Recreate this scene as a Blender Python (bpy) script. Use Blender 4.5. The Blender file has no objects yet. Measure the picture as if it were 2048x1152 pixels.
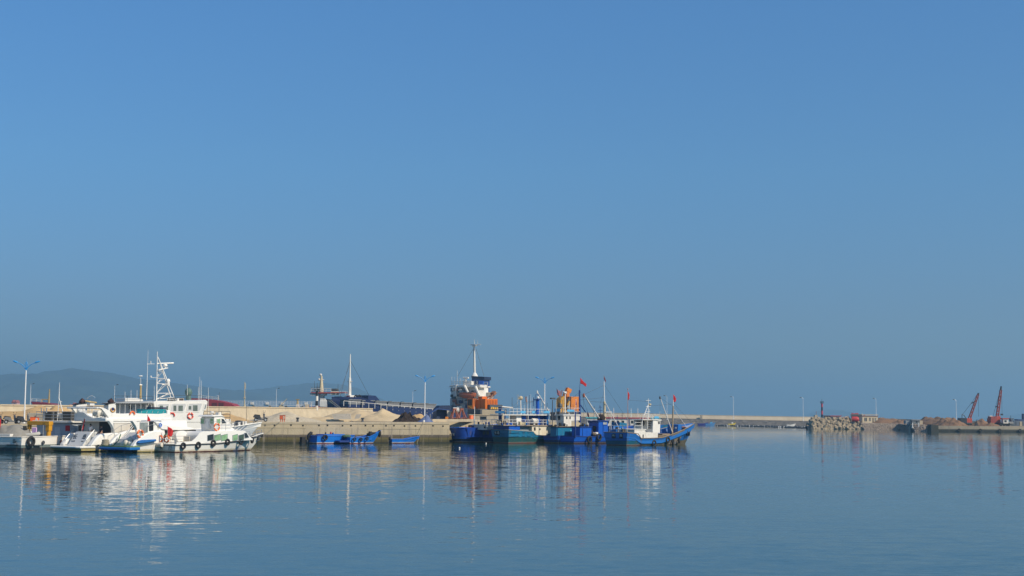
import bpy, math, random
import numpy as np
from mathutils import Vector, Matrix, noise
R = math.radians
sc = bpy.context.scene
COL = sc.collection

# ---------------------------------------------------------------- camera
FPX = 2844.0                      # focal length in pixels of a 2048 px wide frame
CAM = Vector((0.0, 0.0, 4.0))     # eye about 4 m above the water
HOR, ROLL = 830.5, 0.008          # image row of the horizon in mid frame, and its slope
_up = Vector((ROLL, 1.0, -(HOR - 576.0) / FPX)).normalized()
_fw = (Vector((0, 0, -1)) - _up * Vector((0, 0, -1)).dot(_up)).normalized()
_rt = _fw.cross(_up)
CW = Matrix((_rt, _fw, _up))      # camera space -> world space
cd = bpy.data.cameras.new("camera")
cam = bpy.data.objects.new("camera", cd); COL.objects.link(cam)
cd.sensor_width = 36.0; cd.lens = FPX * 36.0 / 2048.0
cd.clip_start = 0.5; cd.clip_end = 60000.0
cam.matrix_world = Matrix.Translation(CAM) @ CW.to_4x4()
sc.camera = cam

def ray(px, py):
    return CW @ Vector(((px - 1024.0) / FPX, -(py - 576.0) / FPX, -1.0))
def at(px, py, D):
    d = ray(px, py); return CAM + d * (D / d.y)
def ground(px, py, z=0.0):
    d = ray(px, py); return CAM + d * ((z - CAM.z) / d.z)

# ---------------------------------------------------------------- light
SUN = Vector((0.64, -0.40, 0.58)).normalized()
ELEV = math.asin(SUN.z); AZ = math.atan2(SUN.x, SUN.y)
w = bpy.data.worlds.new("World"); sc.world = w; w.use_nodes = True
nt = w.node_tree; nt.nodes.clear()
out = nt.nodes.new("ShaderNodeOutputWorld"); bg = nt.nodes.new("ShaderNodeBackground")
sky = nt.nodes.new("ShaderNodeTexSky"); sky.sky_type = 'NISHITA'; sky.sun_disc = False
sky.sun_elevation = ELEV; sky.sun_rotation = AZ
sky.altitude = 0; sky.air_density = 1.0; sky.dust_density = 0.3; sky.ozone_density = 2.0
# the low sky of a hazy summer day: the clear-air model is deepened towards the horizon
tc = nt.nodes.new("ShaderNodeTexCoord"); sp = nt.nodes.new("ShaderNodeSeparateXYZ")
cr = nt.nodes.new("ShaderNodeValToRGB"); mx = nt.nodes.new("ShaderNodeMix")
mx.data_type = 'RGBA'; mx.blend_type = 'MULTIPLY'; mx.inputs['Factor'].default_value = 1.0
e = cr.color_ramp.elements
SKYRAMP = [(0.0, (.258, .345, .485)), (.073, (.281, .397, .572)), (.17, (.325, .548, .735)), (.28, (.345, .625, .865)), (.7, (.7, .85, 1.0))]
e[0].position, e[0].color = SKYRAMP[0][0], (*SKYRAMP[0][1], 1)
e[1].position, e[1].color = SKYRAMP[-1][0], (*SKYRAMP[-1][1], 1)
for p_, c_ in SKYRAMP[1:-1]:
    k_ = e.new(p_); k_.color = (*c_, 1)
L = nt.links.new
L(tc.outputs['Generated'], sp.inputs[0]); L(sp.outputs['Z'], cr.inputs[0])
L(sky.outputs[0], mx.inputs[6]); L(cr.outputs[0], mx.inputs[7]); L(mx.outputs[2], bg.inputs[0])
bg.inputs[1].default_value = 0.14
L(bg.outputs[0], out.inputs[0])
sl = bpy.data.lights.new("sun", 'SUN'); sl.energy = 4.7; sl.angle = R(0.53); sl.color = (1.0, 0.88, 0.70)
so = bpy.data.objects.new("sun", sl); COL.objects.link(so)
so.rotation_euler = (-SUN).to_track_quat('-Z', 'Y').to_euler()
vs = sc.view_settings
sc.display_settings.display_device = 'sRGB'
vs.view_transform = 'Standard'; vs.look = 'None'; vs.exposure = 0.0; vs.gamma = 1.0; vs.use_curve_mapping = False
sc.cycles.max_bounces = 6; sc.cycles.diffuse_bounces = 3; sc.cycles.glossy_bounces = 3; sc.cycles.volume_bounces = 1
sc.cycles.transparent_max_bounces = 6; sc.cycles.caustics_reflective = False; sc.cycles.caustics_refractive = False

# ---------------------------------------------------------------- materials
MATS = {}
def _nodes(name):
    m = bpy.data.materials.new(name); m.use_nodes = True
    t = m.node_tree; b = t.nodes["Principled BSDF"]
    return m, t, b
def _mix(t, fac, a, b, mode='MIX'):
    n = t.nodes.new("ShaderNodeMix"); n.data_type = 'RGBA'; n.blend_type = mode
    for sock, v in ((n.inputs['Factor'], fac), (n.inputs[6], a), (n.inputs[7], b)):
        if hasattr(v, 'is_linked'): t.links.new(v, sock)
        elif isinstance(v, (int, float)): sock.default_value = v
        else: sock.default_value = (*v[:3], 1)
    return n.outputs[2]
def _noise(t, scale, detail=3, rough=.55, stretch=None, coord='Object'):
    c = t.nodes.new("ShaderNodeTexCoord"); n = t.nodes.new("ShaderNodeTexNoise")
    n.inputs['Scale'].default_value = scale; n.inputs['Detail'].default_value = detail; n.inputs['Roughness'].default_value = rough
    o = c.outputs[coord]
    if stretch:
        mp = t.nodes.new("ShaderNodeMapping"); mp.inputs['Scale'].default_value = stretch
        t.links.new(o, mp.inputs[0]); o = mp.outputs[0]
    t.links.new(o, n.inputs['Vector']); return n
def _ramp(t, src, lo, hi):
    n = t.nodes.new("ShaderNodeMapRange"); n.inputs['From Min'].default_value = lo; n.inputs['From Max'].default_value = hi
    t.links.new(src, n.inputs[0]); return n.outputs[0]
def mat(name, col, rough=.55, var=.12, scale=2.0, metal=0., stain=None, samt=.25, bump=0., bscale=None, bands=None, streak=(1.2, 1.2, .18), coat=0.):
    """paint or stone: base colour with soft variation, optional z bands, optional run-down stains"""
    if name in MATS: return MATS[name]
    m, t, b = _nodes(name); MATS[name] = m
    base = col
    if bands:
        c = t.nodes.new("ShaderNodeTexCoord"); s = t.nodes.new("ShaderNodeSeparateXYZ"); t.links.new(c.outputs['Object'], s.inputs[0])
        nb = _noise(t, 1.5, 3); ad = t.nodes.new("ShaderNodeMath"); ad.operation = 'MULTIPLY_ADD'
        t.links.new(nb.outputs[0], ad.inputs[0]); ad.inputs[1].default_value = .12; t.links.new(s.outputs[2], ad.inputs[2])
        z0, z1 = -1.0, 9.0
        f = _ramp(t, ad.outputs[0], z0 + .06, z1 + .06)
        r = t.nodes.new("ShaderNodeValToRGB"); r.color_ramp.interpolation = 'CONSTANT'; el = r.color_ramp.elements
        el[0].position = 0; el[0].color = (*bands[0][1], 1)
        el[1].position = (bands[1][0] - z0) / (z1 - z0); el[1].color = (*bands[1][1], 1)
        for z, cc in bands[2:]:
            q = el.new((z - z0) / (z1 - z0)); q.color = (*cc, 1)
        t.links.new(f, r.inputs[0]); base = r.outputs[0]
    n1 = _noise(t, scale, 4)
    v = t.nodes.new("ShaderNodeMapRange"); v.inputs['From Min'].default_value = .25; v.inputs['From Max'].default_value = .75
    v.inputs['To Min'].default_value = 1 - var; v.inputs['To Max'].default_value = 1 + var; t.links.new(n1.outputs[0], v.inputs[0])
    cb = t.nodes.new("ShaderNodeCombineColor")
    for i in range(3): t.links.new(v.outputs[0], cb.inputs[i])
    o = _mix(t, 1.0, base, cb.outputs[0], 'MULTIPLY')
    if stain:
        n2 = _noise(t, 1.6, 5, .65, streak)
        f = _ramp(t, n2.outputs[0], .62 - samt * .45, .74 - samt * .25)
        g = t.nodes.new("ShaderNodeMath"); g.operation = 'MULTIPLY'; g.inputs[1].default_value = .8; t.links.new(f, g.inputs[0])
        o = _mix(t, g.outputs[0], o, stain)
    t.links.new(o, b.inputs['Base Color'])
    b.inputs['Roughness'].default_value = rough; b.inputs['Metallic'].default_value = metal
    if coat: b.inputs['Coat Weight'].default_value = coat
    if bump:
        nb = _noise(t, bscale or scale * 4, 5, .6); bu = t.nodes.new("ShaderNodeBump")
        bu.inputs['Strength'].default_value = min(1, bump); bu.inputs['Distance'].default_value = .1
        t.links.new(nb.outputs[0], bu.inputs['Height']); t.links.new(bu.outputs[0], b.inputs['Normal'])
    return m
def glass(name='dark window glass', col=(.02, .028, .034), rough=.06):
    if name in MATS: return MATS[name]
    m, t, b = _nodes(name); MATS[name] = m
    n = _noise(t, 1.2, 2); o = _mix(t, n.outputs[0], [c * .5 for c in col], [c * 1.6 for c in col])
    t.links.new(o, b.inputs['Base Color']); b.inputs['Roughness'].default_value = rough; b.inputs['IOR'].default_value = 1.5
    return m
RUST = (.16, .06, .025); GRIME = (.20, .17, .12)
WHITE = mat('white boat paint', (.80, .77, .70), .4, .05, 1.0, stain=(.52, .44, .33), samt=.02)
WHITE2 = mat('white gelcoat', (.82, .80, .74), .28, .04, .7, stain=(.6, .54, .43), samt=.0)
WORN = mat('worn white paint', (.72, .68, .60), .55, .12, 1.5, stain=(.36, .24, .14), samt=.12)
GREY = mat('light grey deck paint', (.34, .36, .37), .6, .12, 1.3, stain=GRIME, samt=.1)
DGREY = mat('dark grey steel', (.07, .075, .08), .55, .2, 2.0)
BLACK = mat('black rubber', (.012, .012, .013), .75, .3, 4.0)
STEEL = mat('galvanised steel', (.42, .43, .43), .4, .12, 3.0, metal=.6)
ORANGE = mat('orange lifebuoy foam', (.80, .16, .03), .5, .08, 4)
REDC = mat('red flag cloth', (.62, .02, .02), .8, .15, 3)
REDP = mat('red paint', (.45, .03, .025), .5, .15, 2)
LBLUE = mat('light blue paint', (.03, .30, .68), .45, .1, 1.5)
GLASS = glass()
GLASSG = glass('greenish window glass', (.05, .085, .06), .12)
WOOD = mat('weathered wood', (.27, .20, .13), .8, .25, 3)
ROPE = mat('mooring rope', (.30, .27, .20), .9, .2, 8)

# ---------------------------------------------------------------- mesh builder
class MB:
    def __init__(s): s.v = []; s.f = []; s.m = []; s.mi = 0
    def add(s, vs, fs):
        o = len(s.v); s.v += [tuple(p) for p in vs]; s.f += [tuple(i + o for i in q) for q in fs]; s.m += [s.mi] * len(fs); return s
    def box(s, c, d, rz=0., ry=0., rx=0.):
        M = Matrix.Rotation(rz, 3, 'Z') @ Matrix.Rotation(ry, 3, 'Y') @ Matrix.Rotation(rx, 3, 'X'); c = Vector(c)
        vs = [c + M @ Vector((x * d[0] / 2, y * d[1] / 2, z * d[2] / 2)) for x in (-1, 1) for y in (-1, 1) for z in (-1, 1)]
        return s.add(vs, [(0, 1, 3, 2), (4, 6, 7, 5), (0, 4, 5, 1), (2, 3, 7, 6), (0, 2, 6, 4), (1, 5, 7, 3)])
    def bx(s, x0, x1, y0, y1, z0, z1): return s.box(((x0 + x1) / 2, (y0 + y1) / 2, (z0 + z1) / 2), (abs(x1 - x0), abs(y1 - y0), abs(z1 - z0)))
    def tube(s, a, b, r, r2=None, n=8, cap=True):
        a, b = Vector(a), Vector(b); r2 = r if r2 is None else r2; d = b - a
        if d.length < 1e-6: return s
        q = d.to_track_quat('Z', 'Y').to_matrix(); vs = []
        for p, rr in ((a, r), (b, r2)):
            vs += [p + q @ Vector((rr * math.cos(2 * math.pi * i / n), rr * math.sin(2 * math.pi * i / n), 0)) for i in range(n)]
        fs = [(i, (i + 1) % n, n + (i + 1) % n, n + i) for i in range(n)]
        if cap: fs += [tuple(range(n - 1, -1, -1)), tuple(range(n, 2 * n))]
        return s.add(vs, fs)
    def path(s, pts, r, n=6):
        for a, b in zip(pts[:-1], pts[1:]): s.tube(a, b, r, n=n)
        return s
    def sweep(s, pts, rad, n=8):
        """one continuous tapered tube along points"""
        pts = [Vector(p) for p in pts]; rad = rad if isinstance(rad, (list, tuple)) else [rad] * len(pts); vs = []; fs = []
        for i, p in enumerate(pts):
            d = (pts[min(i + 1, len(pts) - 1)] - pts[max(i - 1, 0)]); q = d.to_track_quat('Z', 'Y').to_matrix()
            vs += [p + q @ Vector((rad[i] * math.cos(2 * math.pi * k / n), rad[i] * math.sin(2 * math.pi * k / n), 0)) for k in range(n)]
        for i in range(len(pts) - 1):
            fs += [(i * n + k, i * n + (k + 1) % n, (i + 1) * n + (k + 1) % n, (i + 1) * n + k) for k in range(n)]
        fs += [tuple(range(n - 1, -1, -1)), tuple(range((len(pts) - 1) * n, len(pts) * n))]
        return s.add(vs, fs)
    def lathe(s, prof, c=(0, 0, 0), n=14, axis='z'):
        c = Vector(c); vs = []; fs = []
        for r, z in prof:
            for k in range(n):
                a = 2 * math.pi * k / n; p = (r * math.cos(a), r * math.sin(a), z)
                if axis == 'x': p = (z, p[0], p[1])
                if axis == 'y': p = (p[0], z, p[1])
                vs.append(c + Vector(p))
        for i in range(len(prof) - 1):
            fs += [(i * n + k, i * n + (k + 1) % n, (i + 1) * n + (k + 1) % n, (i + 1) * n + k) for k in range(n)]
        fs += [tuple(range(n - 1, -1, -1)), tuple(range((len(prof) - 1) * n, len(prof) * n))]
        return s.add(vs, fs)
    def ball(s, c, r, n=10, m=6, sq=(1, 1, 1)):
        c = Vector(c); prof = [(max(1e-3, math.sin(math.pi * i / m)), -math.cos(math.pi * i / m)) for i in range(m + 1)]
        vs = []; fs = []
        for a, z in prof:
            vs += [c + Vector((r * sq[0] * a * math.cos(2 * math.pi * k / n), r * sq[1] * a * math.sin(2 * math.pi * k / n), r * sq[2] * z)) for k in range(n)]
        for i in range(m): fs += [(i * n + k, i * n + (k + 1) % n, (i + 1) * n + (k + 1) % n, (i + 1) * n + k) for k in range(n)]
        return s.add(vs, fs)
    def torus(s, c, R_, r, axis='y', n=18, k=8, mats=None):
        c = Vector(c); vs = []; fs = []
        for i in range(n):
            a = 2 * math.pi * i / n
            for j in range(k):
                b = 2 * math.pi * j / k; rr = R_ + r * math.cos(b); u, v_, w_ = rr * math.cos(a), rr * math.sin(a), r * math.sin(b)
                vs.append(c + Vector({'y': (u, w_, v_), 'x': (w_, u, v_), 'z': (u, v_, w_)}[axis]))
        for i in range(n):
            for j in range(k): fs.append((i * k + j, i * k + (j + 1) % k, ((i + 1) % n) * k + (j + 1) % k, ((i + 1) % n) * k + j))
        m0 = len(s.f); s.add(vs, fs)
        if mats:
            for i in range(n):
                for j in range(k): s.m[m0 + i * k + j] = mats(i / n)
        return s
    def prism(s, poly, a, b, axis='y'):
        """polygon (x,z) swept along y, (y,z) along x, or (x,y) along z"""
        n = len(poly); mk = {'y': lambda p, t: (p[0], t, p[1]), 'x': lambda p, t: (t, p[0], p[1]), 'z': lambda p, t: (p[0], p[1], t)}[axis]
        vs = [mk(p, a) for p in poly] + [mk(p, b) for p in poly]
        fs = [(i, (i + 1) % n, n + (i + 1) % n, n + i) for i in range(n)] + [tuple(range(n - 1, -1, -1)), tuple(range(n, 2 * n))]
        return s.add(vs, fs)
    def sheet(s, f, nu, nv):
        vs = [f(i / nu, j / nv) for i in range(nu + 1) for j in range(nv + 1)]
        return s.add(vs, [(i * (nv + 1) + j, (i + 1) * (nv + 1) + j, (i + 1) * (nv + 1) + j + 1, i * (nv + 1) + j + 1) for i in range(nu) for j in range(nv)])
    def build(s, name, mats, parent=None, smooth=False, loc=None, rz=0., bevel=0.):
        me = bpy.data.meshes.new(name); me.from_pydata([tuple(p) for p in s.v], [], s.f)
        for m in (mats if isinstance(mats, (list, tuple)) else [mats]): me.materials.append(m)
        me.polygons.foreach_set('material_index', s.m); 
        me.update()
        import bmesh
        bm = bmesh.new(); bm.from_mesh(me); bmesh.ops.recalc_face_normals(bm, faces=bm.faces)
        if bevel: bmesh.ops.bevel(bm, geom=list(bm.edges), offset=bevel, segments=1, affect='EDGES', clamp_overlap=True)
        if smooth:
            for f in bm.faces: f.smooth = True
            for e_ in bm.edges:
                if len(e_.link_faces) == 2 and e_.calc_face_angle(0) > .7: e_.smooth = False
        bm.to_mesh(me); bm.free()
        o = bpy.data.objects.new(name, me); COL.objects.link(o)
        if parent: o.parent = parent
        if loc is not None: o.location = loc
        if rz: o.rotation_euler.z = rz
        return o

def tag(o, label=None, cat=None, group=None, kind=None):
    if label: o['label'] = label
    if cat: o['category'] = cat
    if group: o['group'] = group
    if kind: o['kind'] = kind
    return o
def thing(name, label, cat, loc=(0, 0, 0), deg=0., group=None, scale=None):
    o = bpy.data.objects.new(name, None); COL.objects.link(o); o.empty_display_size = .5
    o.location = loc; o.rotation_euler.z = R(deg)
    if scale: o.scale = (scale,) * 3
    return tag(o, label, cat, group)
KIDS = {}
def dup(root, loc, deg=None, label=None, scale=None, group=None):
    def cp(o, par):
        c = o.copy(); COL.objects.link(c)
        if par: c.parent = par
        for ch in [k for k in bpy.data.objects if k.parent == o and k != c]: cp(ch, c)
        return c
    r = cp(root, None); r.location = loc
    if deg is not None: r.rotation_euler.z = R(deg)
    if scale: r.scale = (scale,) * 3
    if label: r['label'] = label
    if group: r['group'] = group
    return r
class Fr:
    """a thing's own frame: x forward, y to port, z up, origin on the water or ground"""
    def __init__(s, loc, deg):
        s.o = Vector(loc); s.deg = deg; a = R(deg); s.x = Vector((math.cos(a), math.sin(a), 0)); s.y = Vector((-math.sin(a), math.cos(a), 0))
    def w(s, x, y, z=0.): return s.o + s.x * x + s.y * y + Vector((0, 0, z))
    def side(s, px, py, y=0.):
        d = ray(px, py); t = (s.o - CAM).dot(s.y) + y; p = CAM + d * (t / d.dot(s.y)) - s.o
        return (p.dot(s.x), p.z)
    def aft(s, px, py, x=0.):
        d = ray(px, py); t = (s.o - CAM).dot(s.x) + x; p = CAM + d * (t / d.dot(s.x)) - s.o
        return (p.dot(s.y), p.z)
    def sides(s, pts, y=0.): return [s.side(px, py, y) for px, py in pts]
    def afts(s, pts, x=0.): return [s.aft(px, py, x) for px, py in pts]
def lettering(txt, size, mats, parent, M, name='lettering', depth=.012):
    cu = bpy.data.curves.new('t', 'FONT'); cu.body = txt; cu.size = size; cu.align_x = 'CENTER'; cu.align_y = 'CENTER'; cu.extrude = depth; cu.resolution_u = 3
    to = bpy.data.objects.new('t', cu); COL.objects.link(to); bpy.context.view_layer.update()
    me = bpy.data.meshes.new_from_object(to.evaluated_get(bpy.context.evaluated_depsgraph_get()))
    bpy.data.objects.remove(to); me.transform(M); me.name = name; me.materials.clear(); me.materials.append(mats)
    o = bpy.data.objects.new(name, me); COL.objects.link(o); o.parent = parent
    return o
def face_aft(y, z, x, tilt=0.):   # text plane on a face that looks aft (-x), reading left to right from astern
    return Matrix.Translation((x, y, z)) @ Matrix(((0, 0, -1), (-1, 0, 0), (0, 1, 0))).to_4x4() @ Matrix.Rotation(tilt, 4, 'X')
def face_stbd(x, z, y):           # text plane on a starboard face (-y)
    return Matrix.Translation((x, y, z)) @ Matrix(((1, 0, 0), (0, 0, -1), (0, 1, 0))).to_4x4()
# ================================================================ THE SETTING
rnd = random.Random(7)
def nz(x, y, s=1., seed=0.): return noise.noise(Vector((x * s + seed, y * s - seed * .7, seed * 1.3)))
def fbm(x, y, s=1., o=4, seed=0.):
    return sum(nz(x, y, s * 2 ** k, seed + 9 * k) / 2 ** k for k in range(o))

# ---- water: calm harbour, slopes of small ripples given straight to the shading normal
def water_material():
    m, t, b = _nodes('harbour water')
    b.inputs['Base Color'].default_value = (.012, .056, .064, 1)
    b.inputs['Roughness'].default_value = .03; b.inputs['IOR'].default_value = 1.333
    g = t.nodes.new("ShaderNodeNewGeometry"); ln = t.links.new
    def layer(scale, amp, stretch, detail=2, rot=0.):
        mp = t.nodes.new("ShaderNodeMapping"); mp.inputs['Scale'].default_value = stretch; mp.inputs['Rotation'].default_value = (0, 0, rot)
        ln(g.outputs['Position'], mp.inputs[0])
        n = t.nodes.new("ShaderNodeTexNoise"); n.inputs['Scale'].default_value = scale; n.inputs['Detail'].default_value = detail; n.inputs['Roughness'].default_value = .5
        ln(mp.outputs[0], n.inputs['Vector'])
        s = t.nodes.new("ShaderNodeVectorMath"); s.operation = 'SUBTRACT'; ln(n.outputs['Color'], s.inputs[0]); s.inputs[1].default_value = (.5, .5, .5)
        k = t.nodes.new("ShaderNodeVectorMath"); k.operation = 'MULTIPLY'; ln(s.outputs[0], k.inputs[0]); k.inputs[1].default_value = (amp * .7, amp, 0)
        return k.outputs[0]
    def add(a, c):
        v = t.nodes.new("ShaderNodeVectorMath"); v.operation = 'ADD'; ln(a, v.inputs[0]); ln(c, v.inputs[1]); return v.outputs[0]
    rip = add(add(layer(1.7, WAVE[0], (.55, 1.25, 1), 2, .06), layer(.5, WAVE[1], (.4, 1.1, 1), 2, -.1)), layer(5.0, .06, (.55, 1.2, 1), 2, .03))
    # patches of ruffled and of slick water
    pn = t.nodes.new("ShaderNodeTexNoise"); pn.inputs['Scale'].default_value = .035; pn.inputs['Detail'].default_value = 2
    mp = t.nodes.new("ShaderNodeMapping"); mp.inputs['Scale'].default_value = (.35, 1.0, 1); ln(g.outputs['Position'], mp.inputs[0]); ln(mp.outputs[0], pn.inputs['Vector'])
    mr = t.nodes.new("ShaderNodeMapRange"); mr.inputs['From Min'].default_value = .35; mr.inputs['From Max'].default_value = .65
    mr.inputs['To Min'].default_value = .5; mr.inputs['To Max'].default_value = 1.3; ln(pn.outputs[0], mr.inputs[0])
    sc_ = t.nodes.new("ShaderNodeVectorMath"); sc_.operation = 'SCALE'; ln(rip, sc_.inputs[0]); ln(mr.outputs[0], sc_.inputs['Scale'])
    tot = add(sc_.outputs[0], layer(.06, WAVE[2], (.4, 1, 1), 1, .3))
    up = t.nodes.new("ShaderNodeVectorMath"); up.operation = 'ADD'; ln(tot, up.inputs[0]); up.inputs[1].default_value = (0, 0, 1)
    no = t.nodes.new("ShaderNodeVectorMath"); no.operation = 'NORMALIZE'; ln(up.outputs[0], no.inputs[0]); ln(no.outputs[0], b.inputs['Normal'])
    return m
WAVE = (.075, .034, .008)
XW, YW = 6500., 11000.
q = MB(); q.add([(-XW, -150, 0), (XW, -150, 0), (XW, YW, 0), (-XW, YW, 0)], [(0, 1, 2, 3)])
tag(q.build('water', water_material()), 'calm blue harbour water with stretched reflections', 'water', kind='structure')

# ---- hills across the strait
HILLM = mat('wooded hillside', (.055, .075, .045), .95, .5, .007, stain=(.20, .15, .10), samt=-.02, streak=(.008, .008, .008))
def ridge(name, pts, D, depth, label, back=500):
    q = MB(); xs = [p[0] for p in pts]
    def yy(px): return float(np.interp(px, xs, [p[1] for p in pts]))
    nu, nv = 260, 40
    def f(u, v):
        px = xs[0] + (xs[-1] - xs[0]) * u
        top = at(px, yy(px), D); h = max(top.z, 0)
        t = v * 1.35 - 1.0            # -1 at the shore, 0 on the ridge, then down the far side
        Y = D + t * depth if t < 0 else D + t * back
        k = (1 - abs(t) ** 1.3) if t < 0 else 1 - t
        n = fbm(top.x, Y, .0034, 6, 3.)
        z = h * max(0, k) + n * 38 * max(0, 1 - abs(t)) * min(1, h / 50) * (abs(t) ** .5 + .12)
        z += 4.5 * fbm(top.x, Y, .04, 3, 8.) * min(1, z / 15) if z > 1 else 0
        return (top.x * (Y / D) ** .2, Y, z - (3 if v in (0,) else 0))
    q.sheet(f, nu, nv)
    return tag(q.build(name, HILLM, smooth=True), label, 'hills', kind='structure')
ridge('hills', [(-260, 790), (-120, 765), (0, 756), (50, 752), (90, 750), (115, 742), (145, 737), (170, 740), (195, 744), (230, 747), (280, 757), (330, 763), (380, 769), (420, 775), (455, 779), (490, 781), (530, 790), (560, 800), (600, 826)], 5600, 1400, 'long hazy wooded hill on the left across the strait')
ridge('hills', [(430, 826), (470, 790), (510, 780), (555, 776), (590, 771), (620, 768), (650, 766), (690, 770), (720, 779), (745, 790), (770, 800), (800, 812), (830, 829)], 6600, 1400, 'second paler hazy hill behind the blue cargo ship')
ridge('island', [(1600, 836), (1612, 832), (1622, 827), (1640, 822), (1660, 820), (1680, 821), (1697, 825), (1710, 830), (1725, 837)], 8000, 800, 'faint hazy island behind the striped beacon')
ridge('island', [(1960, 839), (1990, 833), (2020, 829), (2060, 826), (2120, 832), (2200, 840)], 8800, 800, 'faint hazy land on the horizon behind the cranes')

# ---- haze: one closed box of pale even air
def haze():
    q = MB(); q.bx(-XW - 60, XW + 60, -220, YW + 60, -4, 230)
    m = bpy.data.materials.new('haze'); m.use_nodes = True; t = m.node_tree; t.nodes.clear()
    o = t.nodes.new("ShaderNodeOutputMaterial"); v = t.nodes.new("ShaderNodeVolumePrincipled")
    v.inputs['Color'].default_value = HAZE_COL; v.inputs['Density'].default_value = HAZE_D; v.inputs['Anisotropy'].default_value = .35
    t.links.new(v.outputs[0], o.inputs['Volume'])
    return tag(q.build('haze', m), 'pale summer haze over the harbour and the far hills', 'haze', kind='stuff')
HAZE_COL = (.445, .725, .905, 1); HAZE_D = .00026
haze()
# ================================================================ THE QUAY AND WHAT STANDS ON IT
CONC = mat('pale weathered concrete', (.47, .39, .265), .85, .14, .9, stain=(.30, .25, .18), samt=.12, bump=.25, bscale=6)
CONCG = mat('grey concrete', (.36, .32, .25), .85, .16, .7, stain=(.22, .19, .15), samt=.15, bump=.25, bscale=5)
def quay_face_material():
    m = mat('quay wall concrete', (.42, .37, .29), .85, .12, .5, bump=.3, bscale=5, stain=(.25, .21, .16), samt=.14,
            bands=[(-1, (.030, .030, .014)), (.16, (.070, .060, .020)), (.45, (.115, .095, .030)), (.72, (.085, .070, .045)), (.90, (.115, .095, .07)), (1.12, (.42, .35, .23)), (2.02, (.46, .375, .24))])
    return m
QFACE = quay_face_material()
QTOP = mat('dusty concrete paving', (.50, .41, .27), .9, .14, .25, stain=(.34, .28, .2), samt=.1, streak=(.3, .3, .3))
SAND = mat('pale sand', (.57, .44, .26), .95, .12, .6, bump=.4, bscale=9)
SANDY = mat('ochre sand', (.50, .33, .15), .95, .14, .6, bump=.4, bscale=9)
SOIL = mat('brown earth', (.21, .12, .065), .95, .22, .5, bump=.5, bscale=6)
GRAVEL = mat('grey gravel', (.52, .44, .31), .95, .2, 3, bump=.6, bscale=14)
Q0, Q1 = ground(530, 886.2), ground(899, 885.8)
QD = (Q1 - Q0); QD.z = 0; QD.normalize(); QN = Vector((-QD.y, QD.x, 0))   # along the face to the right, and inland
def qpt(px, inset=0., z=None):
    """point on the quay edge seen at column px, moved inland by inset"""
    d = ray(px, 850); t = (Q0 - CAM).dot(QN) / d.dot(QN); p = CAM + d * (t + inset / d.y); p.z = qz(px) if z is None else z
    return p
def qz(px): return float(np.interp(px, [-200, 30, 300, 520, 900], [2.35, 2.42, 2.62, 2.86, 2.93]))
def on_quay(px, py):
    """point of the quay top seen at a pixel"""
    z = qz(px)
    for _ in range(3): p = ground(px, py, z)
    return p
q = MB(); cols = [-220, -100, 0, 60, 120, 200, 300, 400, 470, 500] + list(range(520, 900, 20)) + [899]
top = [qpt(c) for c in cols]; n = len(cols)
for i in range(n - 1):
    a, b_ = top[i], top[i + 1]
    q.mi = 0; q.add([(a.x, a.y, -2), (b_.x, b_.y, -2), (b_.x, b_.y, b_.z - .28), (a.x, a.y, a.z - .28)], [(0, 1, 2, 3)])
    o_ = -QN * .06; q.mi = 1
    q.add([a + o_ - Vector((0, 0, .28)), b_ + o_ - Vector((0, 0, .28)), b_ + o_, a + o_], [(0, 1, 2, 3)])
    q.add([a + o_, b_ + o_, b_, a], [(0, 1, 2, 3)]); q.add([a + o_ - Vector((0, 0, .28)), b_ + o_ - Vector((0, 0, .28)), b_ - Vector((0, 0, .28)), a - Vector((0, 0, .28))], [(0, 1, 2, 3)])
# top and the end faces of the pier running away from the viewer
Q1t = top[-1]; ends = [Vector((-9.6, 214, 2.93)), Vector((11.3, 233, 2.93)), Vector((14, 300, 2.93)), Vector((2, 470, 2.93))]
q.mi = 3; q.add(top + ends + [Vector((-26, 306, 2.93)), Vector((-53, 262, 2.9)), Vector((-80, 218, 2.6)), Vector((-96, 190, 2.4)), Vector((-150, 170, 2.3))], [tuple(range(n + 9))])
for A, B in zip([Q1t] + ends[:-1], ends):
    q.mi = 0; q.add([(A.x, A.y, -2), (B.x, B.y, -2), B, A], [(0, 1, 2, 3)])
# dark boxes painted as shaded holes along the cope, panel joints near the water
q.mi = 2
for i, px in enumerate((530, 549, 582, 606, 638, 655, 685, 702, 731, 746, 772, 788, 809, 831, 866, 886, 921, 941)):
    if True:
        p = qpt(px, -.004, 2.38 + .02 * (i % 3)); q.box(p, (.22, .05, .2), rz=math.atan2(QD.y, QD.x))
for px in range(516, 899, 19):
    p = qpt(px, 0, .35); q.box(p, (.05, .02, 1.3), rz=math.atan2(QD.y, QD.x))
for k, px in enumerate(range(512, 899, 32)):
    p = qpt(px, 0, 1.55); q.box(p, (.03, .015, .95 if k % 2 else .9), rz=math.atan2(QD.y, QD.x))
for px0, px1, z in ((500, 612, 2.02), (760, 840, 1.9)):
    a, b_ = qpt(px0, 0, z), qpt(px1, 0, z); q.box((a + b_) / 2, ((b_ - a).length, .02, .025), rz=math.atan2(QD.y, QD.x))
tag(q.build('quay', [QFACE, CONC, mat('dark joint and hole shade', (.02, .019, .015), .9, .3, 3), QTOP]), 'stone coloured concrete quay with a dark weedy tide band', 'quay', kind='structure')
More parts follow.
